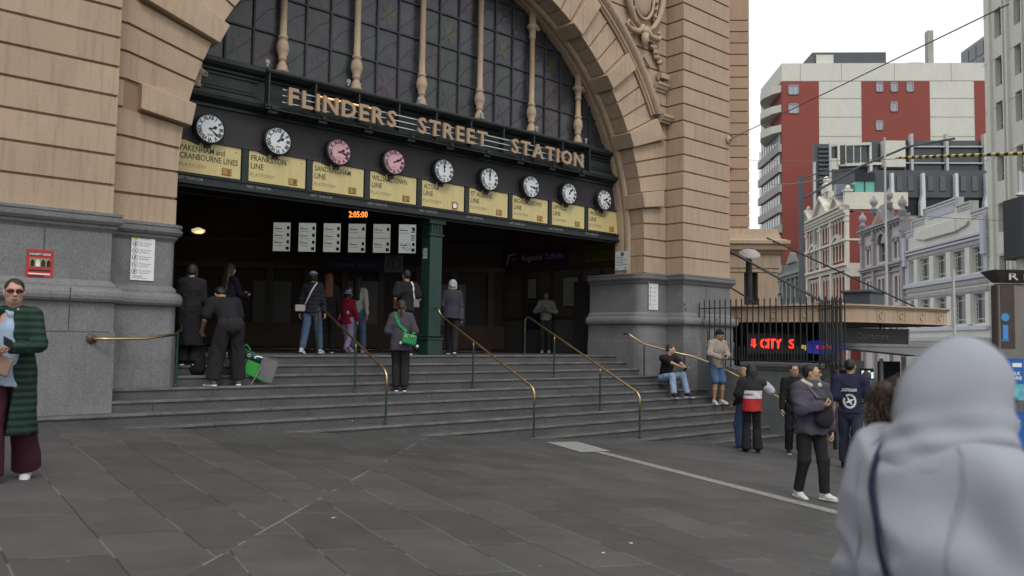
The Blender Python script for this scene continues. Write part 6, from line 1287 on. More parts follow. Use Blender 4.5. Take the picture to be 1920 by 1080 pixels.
def decal(J, name, m, mat_, dirn=(0, -1, 0), off=.004):
    """presses a flat mesh (drawn in local x,z) on to the garment, from behind"""
    S = J['topS']; d = np.array(dirn, float); V = np.array(m.v, float); P = V - d * 0; P[:, 1] = d[1] * .45; P = P
    for _ in range(60): P = P - d * (S.eval(P) * .7)[:, None]
    m.v = [tuple(p) for p in P + d * off]; return m.build(name, mat_, J['root'])
def strap(J, name, pts, w, mt_, thick=.004, push=.008):
    """a band lying on the garment along the given local points"""
    S = J['topS']; pts = [np.array(p, float) for p in pts]; Q = []
    n_ = 8
    for a, b in zip(pts[:-1], pts[1:]): Q += [a + (b - a) * k / n_ for k in range(n_)]
    Q.append(pts[-1]); Q = np.array(Q); e = .004
    g = None
    for _ in range(25):
        f = S.eval(Q); g = np.stack([(S.eval(Q + V3(*[e if i == j else 0 for j in range(3)])) - f) / e for i in range(3)], 1); g /= (np.linalg.norm(g, axis=1)[:, None] + 1e-6); Q = np.where((f < push)[:, None], Q - g * (f - push)[:, None] * .8, Q) if _ else Q - g * (f - push)[:, None] * (np.abs(f) < .12)[:, None] * .8
    for _ in range(3): Q[1:-1] = (Q[:-2] + Q[2:] + 2 * Q[1:-1]) / 4
    m = M(); vs = []
    for i in range(len(Q)):
        tdir = nrm(Q[min(i + 1, len(Q) - 1)] - Q[max(i - 1, 0)]); sdv = nrm(np.cross(tdir, g[i])); vs += [Q[i] - sdv * w / 2, Q[i] + sdv * w / 2, Q[i] + sdv * w / 2 + g[i] * thick, Q[i] - sdv * w / 2 + g[i] * thick]
    m.add(vs, [(4 * i + a, 4 * i + b, 4 * i + 4 + b, 4 * i + 4 + a) for i in range(len(Q) - 1) for a, b in ((0, 1), (1, 2), (2, 3), (3, 0))]); return m.build(name, mt_, J['root'], smooth=False)
def rbox(m, c, ax, ay, az, r=.02, h=.01, mi=0):
    """rounded box as an SDF blend of capsules on its edges"""
    c, ax, ay, az = (np.array(v, float) for v in (c, ax, ay, az)); S = SDF(); n_ = 3
    la, lb, lc = (np.linalg.norm(v) for v in (ax, ay, az)); R = np.stack([ax / la, ay / lb, az / lc], 1)
    class Bx(SDF): pass
    B = Bx(); B.ops = [('e', c, np.array((la, lb, lc)), R, .01)]
    def dbox(o, P, la=la, lb=lb, lc=lc): Q = np.abs((P - c) @ R) - (np.array((la, lb, lc)) - r); return np.linalg.norm(np.maximum(Q, 0), axis=1) + np.minimum(Q.max(1), 0) - r
    B.d_op = dbox; R_ = max(la, lb, lc); B.bounds = lambda: (c - np.abs(R) @ (la, lb, lc), c + np.abs(R) @ (la, lb, lc)); B.into(m, h, mi); return m
LEV = lambda i: H0 - RI * i
C_ = cloth
BLK = C_('black', (.016, .016, .018)); NAVY = C_('navy', (.022, .025, .05)); DKG = C_('charcoal', (.045, .045, .055)); DENIM = C_('denim', (.06, .09, .15), .2); DENIML = C_('light_denim', (.20, .27, .37), .15); SHOEW = C_('shoe_white', (.50, .50, .50), .05); GREYC = C_('grey_marl', (.38, .41, .46), .06)
def phone(J, p, a=(0, 0, 1), w=.036, mt_=None):
    m = M(); a = nrm(a); x = nrm(np.cross(a, V3(0, 1, .3))); m.obox(p, x * w, nrm(np.cross(x, a)) * .004, a * .075); return m.build('phone', BLACK, J['root'], bevel=.004)
# 1 woman in the green plaid coat, by the granite pier
PL_ = mat('plaid', (1, 1, 1), .9, .1, 20, .2, 80)
n = PL_.node_tree.nodes; l = PL_.node_tree.links.new; tcx = n.new('ShaderNodeTexCoord'); sp = n.new('ShaderNodeSeparateXYZ'); l(tcx.outputs['Object'], sp.inputs[0]); accs = []
for ax_, fq in (('Z', 105), ('X', 70)):
    mt1 = n.new('ShaderNodeMath'); mt1.operation = 'MULTIPLY'; mt1.inputs[1].default_value = fq; l(sp.outputs[ax_], mt1.inputs[0]); mt2 = n.new('ShaderNodeMath'); mt2.operation = 'SINE'; l(mt1.outputs[0], mt2.inputs[0]); accs.append(mt2.outputs[0])
mw = n.new('ShaderNodeMath'); mw.operation = 'MULTIPLY_ADD'; l(accs[1], mw.inputs[0]); mw.inputs[1].default_value = .18; l(accs[0], mw.inputs[2])
crp = n.new('ShaderNodeValToRGB'); crp.color_ramp.elements[0].position = .45; crp.color_ramp.elements[0].color = (.006, .012, .010, 1); crp.color_ramp.elements[1].position = .55; crp.color_ramp.elements[1].color = (.011, .042, .026, 1); mr_ = n.new('ShaderNodeMapRange'); mr_.inputs[1].default_value = -1.3; mr_.inputs[2].default_value = 1.3; l(mw.outputs[0], mr_.inputs[0]); l(mr_.outputs[0], crp.inputs[0]); l(crp.outputs[0], n['Principled BSDF'].inputs['Base Color'])
J = person('woman striding past in a green and black plaid coat, holding a phone and tan purse', (1.68, 8.3, -1.24), -112, 1.70, q=.8, sex='f', skin='fair', hair='crop', hcol='dark', hyaw=14, hpitch=4,
    la=(-.05, .30, 1.13), ra=(.08, .32, 1.12), curlL=.8, curlR=.7, lf=(-.13, -.20, .10), rf=(.10, .16, .085), la_h=(-1, -.4, -.6), ra_h=(1, -.4, -.6), foot_pitch=(25, 0),
    top=dict(kind='coat', mat=PL_, loose=.036, hem=-.1, length=.56, fold=.014, open=1), bottom=dict(kind='wide', mat=C_('maroon', (.045, .014, .024)), loose=.02, fold=.012), shoes=dict(mat=SHOEW, sole=WHITE, lace=WHITE))
s = J['s']; m = M(); S = SDF(); S.cap(J['nb'] + (0, .025, -.10), J['waist'] + (0, .075, -.16), .088, .112, .02, (J['fw'], .8)); S.cap(J['nb'] + (-.045, .045, .0), J['nb'] + (.0, .085, -.04), .02, .016, .02); S.cap(J['nb'] + (.045, .045, .0), J['nb'] + (.0, .085, -.04), .02, .016, .02); S.cap(J['chest'] + (0, .06, .0), J['waist'] + (0, .085, -.24), .10, .105, .03, (J['fw'], .8)); S.cut(J['waist'] + (0, 0, -.26), (.15, 0, -1)); S.fold(.006, foldfn(3)); S.into(m, .010); m.build('shirt', C_('pale_denim_shirt', (.26, .33, .43)), J['root'], smooth=True)
m = M(); hc, Rh = J['hc'], J['Rh']
for x in (-1, 1): m.obox(hc + Rh @ V3(x * .033, .103, .010), Rh @ V3(.028, -.004 * x, 0), Rh @ V3(0, .003, 0), Rh @ V3(0, 0, .013)); m.obox(hc + Rh @ V3(x * .070, .055, .014), Rh @ V3(.003, 0, 0), Rh @ V3(0, .05, 0), Rh @ V3(0, 0, .004))
m.build('sunglasses', mat('maroon_lens', (.05, .008, .008), .15), J['root'], bevel=.003)
phone(J, (-.05, .40, 1.17), (.25, .9, .25))
m = M(); rbox(m, (.05, .33, 1.00), (.115, .03, .035), (-.01, .03, 0), (-.03, 0, .07), .02, .009); m.build('purse', C_('tan_leather', (.24, .155, .115), .06, .6), J['root'], smooth=True)
m = M(); m.obox((.165, .345, 1.06), (.008, 0, 0), (0, .03, 0), (0, 0, .055)); m.build('purse_trim', RED, J['root'])
# 2 stooping man with his back to the street
J = person('man in black t-shirt and cargo trousers stooping over with his back to the street', (5.80, 13.42, LEV(3)), 86, 1.86, lean=46, hpitch=24, pel=(0, -.14, .92), la=(-.27, .34, .80), ra=(.18, .42, .86), lf=(-.20, -.02, .085), rf=(.20, .0, .085), lfy=20, rfy=-20, skin='tan', hair='short', hcol='black',
    top=dict(kind='tee', mat=BLK, loose=.034, hem=.02), bottom=dict(kind='cargo', mat=C_('black_cargo', (.02, .019, .021)), loose=.03, fold=.014), shoes=dict(mat=C_('shoe_grey', (.14, .13, .13), .4), sole=WHITE))
m = M(); S = SDF(); S.cap(J['pl'] + J['up'] * .02, J['pl'] + J['up'] * .05, .152, .152, .02, (J['fw'], .84)); S.cut(J['pl'] + J['up'] * .05, J['up']); S.cut(J['pl'] + J['up'] * .005, -J['up']); S.into(m, .010); m.build('undershirt_hem', SHOEW, J['root'], smooth=True)
# green delivery bag and folding panel on the steps
LIME = mat('lime_nylon', (.03, .30, .045), .5, .1, 5, .1, 30); DGN = mat('dark_green_nylon', (.012, .06, .04), .6, .1)
t = thing('delivery_bag', 'lime and dark green insulated delivery bag tipped over on the steps beside the stooping man', 'delivery bag', (6.30, 13.72, LEV(3)), math.radians(-20))
m = M(); a_ = V3(.80, .0, -.32); a_ /= np.linalg.norm(a_); b_ = V3(.32, 0, .80); b_ /= np.linalg.norm(b_); cc = V3(.08, .05, .33)
rbox(m, cc + a_ * .05, a_ * .22, V3(0, .20, 0), b_ * .20, .03, .014, 0); m.build('bag_body', LIME, t, smooth=True)
m = M(); rbox(m, cc - a_ * .19, a_ * .10, V3(0, .205, 0), b_ * .205, .03, .014); m.obox(cc + a_ * .03 + b_ * .13 - V3(0, .203, 0), a_ * .24, V3(0, .004, 0), b_ * .07); m.build('top_flap', DGN, t, smooth=True)
m = M(); m.tube([cc + a_ * (.08 + .10 * math.cos(q_)) + b_ * (.12 + .045 * math.sin(q_)) - V3(0, .212, 0) for q_ in np.linspace(.4, 3.4, 9)], .017, 5); m.tube([cc - a_ * .12 + a_ * .025 * math.cos(q_) + b_ * (.12 + .025 * math.sin(q_)) - V3(0, .212, 0) for q_ in np.linspace(0, 6, 9)], .006, 4); m.build('emblem', WHITE, t)
m = M(); m.tube([cc - a_ * .25 + b_ * .18, cc - a_ * .22 + b_ * .28, cc - a_ * .12 + b_ * .22], .012, 6); m.build('carry_loop', LIME, t)
t = thing('folding_panel', 'pale grey folding panel on thin legs leaning against the lime delivery bag', 'panel', (6.44, 13.46, LEV(3)), math.radians(-48))
m = M(); rbox(m, (.10, .0, .25), (.125, .0, -.06), (.0, .018, .008), (.055, -.05, .23), .018, .010); m.build('board', mat('pale_grey_board', (.28, .28, .28), .5, .05), t, smooth=True)
m = M(); m.tube([(.0, -.02, .30), (-.14, -.10, .0)], .012, 6); m.tube([(.02, .03, .30), (-.10, .16, .0)], .012, 6); m.tube([(.0, -.02, .30), (.02, .03, .30)], .012, 6); m.build('leg', ALU, t)
t = thing('backpack', 'black backpack slumped on the steps behind the stooping man', 'backpack', (5.55, 14.0, LEV(2) - .0)); m = M(); S = SDF(); S.cap((0, 0, .12), (.02, .03, .36), .15, .12, .03, ((0, 1, 0), .7)); S.cap((0, -.08, .1), (0, -.08, .2), .1, .09, .03); S.cut((0, 0, .004), (0, 0, -1)); S.fold(.01, foldfn(5)); S.into(m, .014); m.build('bag', BLK, t, smooth=True)
m = M(); m.tube([(-.03, .05, .44), (-.02, .06, .52), (.05, .05, .46)], .01, 5); m.build('handle', BLK, t)
# 3..12 people around the doors
J = person('dark haired woman in a dark coat looking at her phone just inside the doors', (6.82, 15.8, H0), 22, 1.72, sex='f', hair='long', hcol='brown', skin='light', hpitch=14, la=(-.02, .34, 1.16), ra=(.12, .36, 1.14), la_h=(-.3, -.3, -1), ra_h=(.3, -.3, -1), curlL=.8, top=dict(kind='coat', mat=C_('ink_purple', (.014, .012, .02)), loose=.025, hem=0, length=.25), bottom=dict(kind='trousers', mat=BLK)); phone(J, (.05, .45, 1.20), (0, .8, .5))
J = person('figure in a long black cloak beside the curved brass rail, near the stooping man', (5.42, 14.02, LEV(1)), 60, 1.66, sex='f', hair='bob', hcol='black', hpitch=20, la=(-.1, .2, 1.0), ra=(.12, .2, 1.0), top=dict(kind='coat', mat=BLK, loose=.045, hem=0, length=.62), bottom=dict(kind='wide', mat=BLK))
J = person('pale topped figure in the dark hall behind the figure in the black cloak', (5.3, 16.6, H0), 0, 1.72, sex='f', skin='dim', hair='bob', hcol='dark', la=(-.1, .3, 1.2), ra=(.12, .3, 1.2), top=dict(kind='jacket', mat=C_('olive_grey', (.10, .10, .09)), loose=.03, hem=-.05))
J = person('woman in a denim cap and black quilted jacket with a white crossbody bag', (8.52, 15.6, H0), 38, 1.66, sex='f', hair='bob', hcol='black', hat=('backcap', C_('cap_denim', (.22, .30, .42))), la=(-.26, -.04, .82), ra=(.24, .10, .84), lf=(-.11, -.22, .10), rf=(.11, .20, .085), foot_pitch=(20, 0),
    top=dict(kind='puffer', mat=C_('black_puffer', (.022, .023, .028)), loose=.045, hem=-.08), bottom=dict(kind='jeans', mat=DENIM), shoes=dict(mat=SHOEW, sole=WHITE))
strap(J, 'bag_strap', [J['nb'] + (.08, -.02, .0), J['chest'] + (.03, -.20, 0), J['waist'] + (-.12, -.2, -.05)], .03, SHOEW); m = M(); rbox(m, J['pl'] + (-.20, -.14, .02), (.09, .06, .0), (-.02, .03, 0), (0, 0, .07), .02, .010); m.build('crossbody_bag', C_('bag_white', (.34, .33, .33), .05), J['root'], smooth=True)
J = person('red haired person in black half hidden behind the woman in the denim cap', (9.45, 16.6, H0), 60, 1.74, sex='f', skin='dim', hair='long', hcol='reddish', top=dict(kind='jacket', mat=BLK, loose=.03, hem=-.1))
J = person('child in a red jacket, lilac trousers and pale blue bucket hat walking inside', (9.86, 16.47, H0), 30, 1.38, sex='f', skin='light', hair='bob', hcol='dark', hat=('bucket', C_('hat_blue', (.24, .33, .45))), hpitch=8, la=(-.24, -.10, .86), ra=(.24, .12, .90), lf=(-.10, .20, .10), rf=(.10, -.22, .14), foot_pitch=(0, 40),
    top=dict(kind='jacket', mat=C_('crimson', (.20, .012, .035)), loose=.04, hem=-.12, hood=True), bottom=dict(kind='trousers', mat=C_('lilac', (.30, .23, .35)), loose=.02), shoes=dict(mat=C_('dusty_pink', (.25, .15, .17)), sole=C_('dusty_pink', (.25, .15, .17))))
m = M(); m.lathe([(.012, 0), (.03, .02), (.025, .06), (.005, .08)], J['pl'] + (.12, -.20, .10), 8); m.build('charm', SHOEW, J['root'])
J = person('long dark haired woman in a white jumper and blue jeans beyond the red jacketed child', (10.62, 17.3, H0), 40, 1.76, sex='f', hair='long', hcol='black', la=(-.24, .0, .85), ra=(.26, -.08, .84), lf=(-.10, -.1, .085), rf=(.10, .15, .085), top=dict(kind='jumper', mat=C_('white_jumper', (.42, .41, .38), .05), loose=.028, hem=-.02), bottom=dict(kind='jeans', mat=C_('mid_denim', (.10, .16, .25), .2), loose=.02), shoes=dict(mat=SHOEW, sole=WHITE))
J = person('tall person in black with a white strap and small bag beside the green post', (10.2, 14.7, H0), 75, 1.76, skin='tan', hair='short', hcol='black', hpitch=6, la=(-.2, .12, 1.0), ra=(.2, .15, 1.0), top=dict(kind='tee', mat=BLK, loose=.035, hem=-.04), bottom=dict(kind='trousers', mat=BLK))
strap(J, 'white_strap', [J['nb'] + (.08, -.03, -.01), J['chest'] + (.11, -.16, .0), J['waist'] + (.15, -.12, .05)], .038, SHOEW); m = M(); rbox(m, J['pl'] + (.19, -.06, .12), (.07, 0, 0), (0, .04, 0), (0, 0, .09), .02, .011); m.build('small_bag', C_('bag_grey', (.16, .16, .17)), J['root'], smooth=True)
J = person('woman on the steps in a charcoal jacket with a green frog shaped crossbody bag', (8.95, 13.05, LEV(4)), 58, 1.66, sex='f', hair='ponytail', hcol='brown', hpitch=10, la=(-.16, .20, 1.05), ra=(.20, .16, 1.02), lf=(-.06, .0, .085), rf=(.09, -.06, .085), top=dict(kind='jacket', mat=C_('purple_grey', (.055, .05, .062)), loose=.05, hem=-.16, hip=.02), bottom=dict(kind='trousers', mat=C_('black_trousers', (.02, .018, .02)), loose=.018))
strap(J, 'green_strap', [J['shl'] + (.05, -.02, .06), J['chest'] + (-.04, -.2, -.02), J['waist'] + (.12, -.2, .06)], .055, LIME if 0 else mat('frog_green', (.015, .19, .07), .5, .08)); FG = MATS['frog_green']
m = M(); rbox(m, J['waist'] + (.14, -.22, -.08), (.13, .03, -.02), (-.01, .05, 0), (.02, 0, .095), .03, .010); [S_.into(m, .008) for S_ in [SDF().ell(J['waist'] + (.14 + x, -.24, .02), (.034, .034, .03)) for x in (-.08, .08)]]; o = m.build('frog_bag', FG, J['root'], smooth=True)
m = M(); [m.lathe([(.030, 0), (.026, .006)], J['waist'] + (.14 + x, -.282 + .01 * x, -.03), 12, 0, (0, -1, 0)) for x in (-.06, .06)]; [m.obox(J['waist'] + (.14 + x, -.292, -.03), (.006, 0, 0), (0, .003, 0), (0, 0, .020), 1) for x in (-.06, .06)]; o2 = m.build('eye_patch', [mat('patch_yellow', (.42, .42, .10), .5), BLACK], J['root']); o2.parent = o
m = M(); [m.lathe([(.01, 0), (.028, .02), (.022, .05), (.004, .06)], J['waist'] + (.14 + x, -.25, -.22 + z), 8) for x, z in ((-.15, .04), (.15, -.02))]; o3 = m.build('charm', SHOEW, J['root']); o3.parent = o
J = person('grey haired person in a dark coat and boots passing the green post', (11.26, 14.5, H0), 50, 1.62, sex='f', hair='bob', hcol='grey', lean=8, hpitch=8, la=(-.2, .1, .9), ra=(.22, .05, .86), lf=(-.08, .22, .085), rf=(.08, -.20, .10), foot_pitch=(0, 20), top=dict(kind='coat', mat=C_('slate_coat', (.035, .036, .045)), loose=.03, hem=0, length=.12), bottom=dict(kind='slim', mat=C_('boot_black', (.018, .018, .02))))
m = M(); rbox(m, J['pl'] + (.20, -.02, .0), (.05, .0, 0), (0, .10, 0), (0, 0, .13), .03, .012); m.build('shoulder_bag', C_('bag_slate', (.05, .055, .075)), J['root'], smooth=True); strap(J, 'bag_strap', [J['shr'] + (0, -.02, .06), J['waist'] + (.15, -.08, .1), J['pl'] + (.2, -.03, .1)], .018, BLACK)
J = person('man in a grey hooded top standing in the hall holding a phone', (16.7, 17.2, H0), 222, 1.72, skin='dim', hair='short', hcol='black', hpitch=12, la=(-.08, .26, 1.18), ra=(.10, .26, 1.18), la_h=(-1, -.3, -.8), ra_h=(1, -.3, -.8), curlL=.8, curlR=.8, top=dict(kind='hoodie', mat=C_('dim_grey_hoodie', (.20, .20, .19)), loose=.03, hem=-.02), bottom=dict(kind='trousers', mat=C_('dark_green_grey', (.03, .035, .03))), shoes=dict(mat=SHOEW, sole=WHITE)); phone(J, (0, .34, 1.2))
# 13 seated man
J = person('seated man in black shirt and light jeans resting his arms on his knees', (16.42, 12.52, LEV(5) + .0), -100, 1.78, lean=14, hyaw=42, hpitch=0, skin='fair', hair='short', hcol='brown', pel=(0, -.30, .275), knee=(0, .6, 1), la=(-.06, .36, .50), ra=(.08, .40, .52), la_h=(-1, -.2, -.2), ra_h=(1, -.2, -.2), curlL=.7, curlR=.8,
    lf=(-.22, .20, -.07), rf=(.24, .26, -.07), lfy=18, rfy=-18, top=dict(kind='tee', mat=BLK, loose=.025, hem=-.08), bottom=dict(kind='jeans', mat=C_('light_jeans', (.22, .30, .42), .15), loose=.014), shoes=dict(mat=C_('shoe_black', (.02, .02, .02)), sole=WHITE, lace=WHITE))
m = M(); S = SDF(); hc, Rh = J['hc'], J['Rh']; S.ell(hc + Rh @ V3(0, .035, -.068), (.052, .058, .042), .02, Rh); S.ell(hc + Rh @ V3(0, .115, -.045), (.022, .03, .02), .01, Rh, True); S.into(m, .008); m.build('beard', mat('beard', (.10, .055, .035), .8, .3, 20), J['root'], smooth=True)
phone(J, (.1, .50, .52), (.2, .8, .3))
# 14 man in beige hoodie
J = person('man in beige hooded top, black cap and denim shorts reading a phone', (17.36, 11.98, LEV(7)), -108, 1.76, skin='tan', hyaw=22, hpitch=22, hair='crop', hcol='black', hat=('backcap', BLK), lean=4, la=(-.02, .30, 1.08), ra=(.14, .32, 1.08), la_h=(-1, -.3, -.6), ra_h=(1, -.3, -.6), curlL=.8, curlR=.8, lf=(-.12, .04, .085), rf=(.14, .10, .085), lfy=10, rfy=-15,
    top=dict(kind='hoodie', mat=C_('beige', (.27, .235, .20), .06), loose=.045, hem=-.08, fold=.014), bottom=dict(kind='shorts', mat=C_('denim_shorts', (.06, .11, .19), .2), loose=.02), shoes=dict(mat=C_('shoe_cream', (.42, .42, .38), .05), sole=WHITE)); phone(J, (.07, .42, 1.12), (0, .6, .8))
# 15 banded jacket, 16 friend
BAND = wave_mat('banded_jacket', [(0, (.36, .02, .022)), (1.03, (.55, .54, .56)), (1.175, (.018, .018, .02))])
J = person('woman with long black hair in a black, white and red banded jacket', (14.38, 9.12, ground_z(14.38, 9.12)), 40, 1.66, sex='f', q=.85, hair='long', hcol='black', skin='light', hyaw=-25, la=(-.20, .16, 1.06), ra=(.16, .22, 1.25), ra_h=(1, -.5, -.3), lf=(-.11, -.02, .085), rf=(.11, .0, .085), lfy=10, rfy=-12, curlR=.9, top=dict(kind='jacket', mat=BAND, loose=.055, hem=-.12, fold=.014), bottom=dict(kind='flare', mat=BLK, loose=.012), shoes=dict(mat=BLK, sole=BLK))
m = M(); put_text(m, 'GREENGO', .045, -.15, 1.09, bold=.002, width=.15); 
m.v = [(v[0], v[1], v[2]) for v in m.v]; decal(J, 'back_lettering', m, mat('band_lettering', (.15, .12, .2), .7)); 
m = M(); S = SDF(); S.cap(J['shr'] + (J['er'] - J['shr']) * .55, J['er'], .094 * J['s'], .095 * J['s'], .02); S.cap(J['er'], J['er'] + (J['wr'] - J['er']) * .25, .095 * J['s'], .085 * J['s'], .02); S.fold(.012, foldfn(31)); S.into(m, .011); m.build('white_sleeve', C_('sleeve_white', (.34, .35, .39), .05), J['root'], smooth=True)
m = M(); S = SDF(); S.cap(J['shl'] + (J['el'] - J['shl']) * .3, J['el'], .099 * J['s'], .096 * J['s'], .02); S.cap(J['el'], J['el'] + (J['wl'] - J['el']) * .85, .094 * J['s'], .055 * J['s'], .02); S.fold(.010, foldfn(32)); S.into(m, .011); m.build('black_sleeve', BLK, J['root'], smooth=True)
J = person('person in blue jeans and dark top with a bag standing behind the banded jacket', (14.85, 9.62, ground_z(14.85, 9.62)), 100, 1.60, sex='f', hair='long', hcol='blond', hyaw=-30, la=(-.25, .1, .95), ra=(.2, .2, 1.0), lf=(-.12, 0, .085), top=dict(kind='jacket', mat=BLK, loose=.02, hem=-.02), bottom=dict(kind='flare', mat=C_('blue_flare', (.045, .075, .15), .15), loose=.02), shoes=dict(mat=C_('shoe_blue', (.08, .09, .12)), sole=SHOEW))
m = M(); rbox(m, J['waist'] + (-.20, -.10, .08), (.09, 0, 0), (0, .05, 0), (0, 0, .12), .03, .012); m.build('handbag', BLK, J['root'], smooth=True); m = M(); m.lathe([(.03, 0), (.025, .01)], J['waist'] + (-.20, -.152, .05), 10, ax=(0, -1, 0)); m.build('buckle', BRASS, J['root'])
# 17, 18
J = person('man with glasses and black jacket half hidden behind the puffer jacket', (15.34, 8.78, ground_z(15.34, 8.78)), 215, 1.74, q=.85, skin='light', hair='short', hcol='brown', hyaw=12, la=(-.24, .08, .82), ra=(.24, .08, .82), lf=(-.1, .1, .085), rf=(.1, -.1, .085), top=dict(kind='jacket', mat=BLK, loose=.03, hem=-.12), bottom=dict(kind='trousers', mat=BLK))
def glasses(J, mt_, w=.0016):
    hc, Rh = J['hc'], J['Rh']; m = M()
    for x in (-1, 1): m.tube([hc + Rh @ V3(x * .032 + .024 * math.cos(a), .108 - .003 * abs(x), .006 + .018 * math.sin(a)) for a in np.linspace(0, 2 * PI, 13)], w * 1.2, 4); m.tube([hc + Rh @ V3(x * .056, .105, .010), hc + Rh @ V3(x * .082, -.005, .012)], w * 1.2, 4)
    m.tube([hc + Rh @ V3(-.009, .112, .01), hc + Rh @ V3(.009, .112, .01)], w, 4); m.build('glasses', mt_, J['root'])
glasses(J, BLACK)
J = person('young man in glasses and dark puffer jacket with fleece collar, fist on his strap', (9.75, 5.36, -1.86), -122, 1.62, q=.7, skin='light', hair='short', hcol='black', hyaw=52, hpitch=2, ra=(.0, .27, 1.21), ra_h=(1, .0, -1), la=(-.26, .04, .86), curlR=1.15, curlL=.8, lf=(-.13, .10, .085), rf=(.13, -.10, .09), lfy=30, rfy=10, foot_pitch=(0, 8),
    top=dict(kind='puffer', mat=C_('grey_purple_puffer', (.058, .054, .07), .06, .7), loose=.062, hem=-.10, pitch=.20, fold=.020, hip=.015), bottom=dict(kind='slim', mat=C_('black_jeans', (.018, .018, .02)), loose=.016, fold=.010), shoes=dict(mat=C_('runner_white', (.52, .52, .52), .05), sole=WHITE, lace=C_('lace_grey', (.3, .3, .32))))
glasses(J, mat('brown_frame', (.10, .05, .03), .4))
m = M(); S = SDF(); nb = J['nb']; 
for x in (-1, 1): S.cap(nb + (x * .04, -.085, .045), nb + (x * .10, .0, .035), .036, .035, .02); S.cap(nb + (x * .10, .0, .035), nb + (x * .06, .10, .0), .035, .030, .02)
S.cap(nb + (-.04, -.085, .045), nb + (.04, -.085, .045), .036, .036, .02); S.fold(.004, foldfn(8, 3)); S.into(m, .008); m.build('fleece_collar', C_('fleece', (.40, .37, .30), .1, .95, .5, 90), J['root'], smooth=True)
strap(J, 'bag_strap', [nb + (.07, .06, -.03), J['chest'] + (.02, .2, .06), J['waist'] + (-.12, .2, .05)], .022, C_('strap_grey', (.12, .11, .12)))
m = M(); S = SDF(); S.cap(J['pl'] + (-.06, .21, .10), J['pl'] + (-.05, .21, .26), .115, .10, .03, ((0, 1, 0), .5)); S.fold(.008, foldfn(12)); S.into(m, .009); m.build('sling_bag', C_('sling_black', (.022, .021, .026)), J['root'], smooth=True)
m = M(); hc, Rh = J['hc'], J['Rh']; S = SDF(); S.cap(hc + Rh @ V3(-.082, .006, -.015), hc + Rh @ V3(-.084, .014, -.038), .007, .004, .005); S.into(m, .003); m.build('earbud', WHITE, J['root'], smooth=True)
# 19, 20
J = person('man in a navy jersey with white emblem on its back, walking away', (14.1, 7.02, ground_z(14.1, 7.02)), 30, 1.86, q=.8, skin='tan', hair='crop', hcol='black', hyaw=-20, hpitch=4, twist=0, la=(-.26, -.06, .86), ra=(.22, .22, 1.05), lf=(-.09, .24, .085), rf=(.09, -.26, .16), foot_pitch=(0, 45), top=dict(kind='polo', mat=C_('navy_jersey', (.020, .022, .045)), loose=.040, hem=-.04, fold=.013), bottom=dict(kind='trousers', mat=C_('navy_trousers', (.035, .042, .062)), loose=.016, fold=.012), shoes=dict(mat=BLK, sole=BLK))
m = M(); put_text(m, 'AUSTRALIAN', .07, -.145, 1.335, bold=.004, width=.24); m.box(-.16, .11, 0, .001, 1.325, 1.33); decal(J, 'back_lettering', m, SHOEW)
m = M(); RO, RI_ = .125, .088
for k in range(28):
    if 9 < k < 12: continue
    a0, a1 = 2 * PI * k / 28, 2 * PI * (k + 1) / 28; m.add([(R_ * math.cos(a) * .85 - .02, 0, 1.17 + R_ * math.sin(a)) for R_, a in ((RO, a0), (RO, a1), (RI_, a1), (RI_, a0))], [(0, 1, 2, 3)])
m.add([((.085 if k % 2 == 0 else .028) * math.cos(k * PI / 4 + .5) - .02, 0, 1.17 + (.085 if k % 2 == 0 else .028) * math.sin(k * PI / 4 + .5)) for k in range(8)], [tuple(range(8))]); decal(J, 'back_emblem', m, SHOEW)
m = M(); S = SDF(); nb = J['nb']; S.cap(nb + (-.06, -.055, .005), nb + (.06, -.055, .005), .018, .018, .01); S.cap(nb + (.06, -.055, .005), nb + (.085, .01, -.01), .018, .012, .01); S.cap(nb + (-.06, -.055, .005), nb + (-.085, .01, -.01), .018, .012, .01); S.into(m, .007); m.build('collar', SHOEW, J['root'], smooth=True)
J = person('person in loose cream trousers and olive top beyond the man in the navy jersey', (15.6, 7.45, ground_z(15.6, 7.45)), 30, 1.70, q=.9, hair='short', hcol='dark', la=(-.25, .1, .85), lf=(-.14, .2, .085), rf=(.1, -.2, .12), top=dict(kind='jacket', mat=C_('olive', (.07, .075, .06)), loose=.04, hem=-.05), bottom=dict(kind='wide', mat=C_('cream_trousers', (.42, .41, .38), .08), loose=.01), shoes=dict(mat=SHOEW, sole=WHITE))
m = M(); S = SDF(); S.cap(J['pl'] + (-.26, -.1, .05), J['pl'] + (-.26, -.08, .40), .09, .08, .03); S.into(m, .012); m.build('shoulder_bag', BLK, J['root'], smooth=True)
for k, (x, y, lb, col) in enumerate(((19.6, 9.5, 'distant pedestrian in red beneath the hanging black sign', (.2, .03, .03)), (21.5, 9.3, 'distant pedestrian in black by the tram shelter', (.02, .02, .02)), (20.6, 9.9, 'distant pedestrian in a yellow and grey top near the end of the fence', (.35, .28, .06)))):
    J = person(lb, (x, y, ground_z(x, y)), 30 + 60 * k, 1.70, q=1.3, hair='short', hcol='dark', top=dict(kind='jacket', mat=C_('distant_%d' % k, col), loose=.03, hem=-.05))
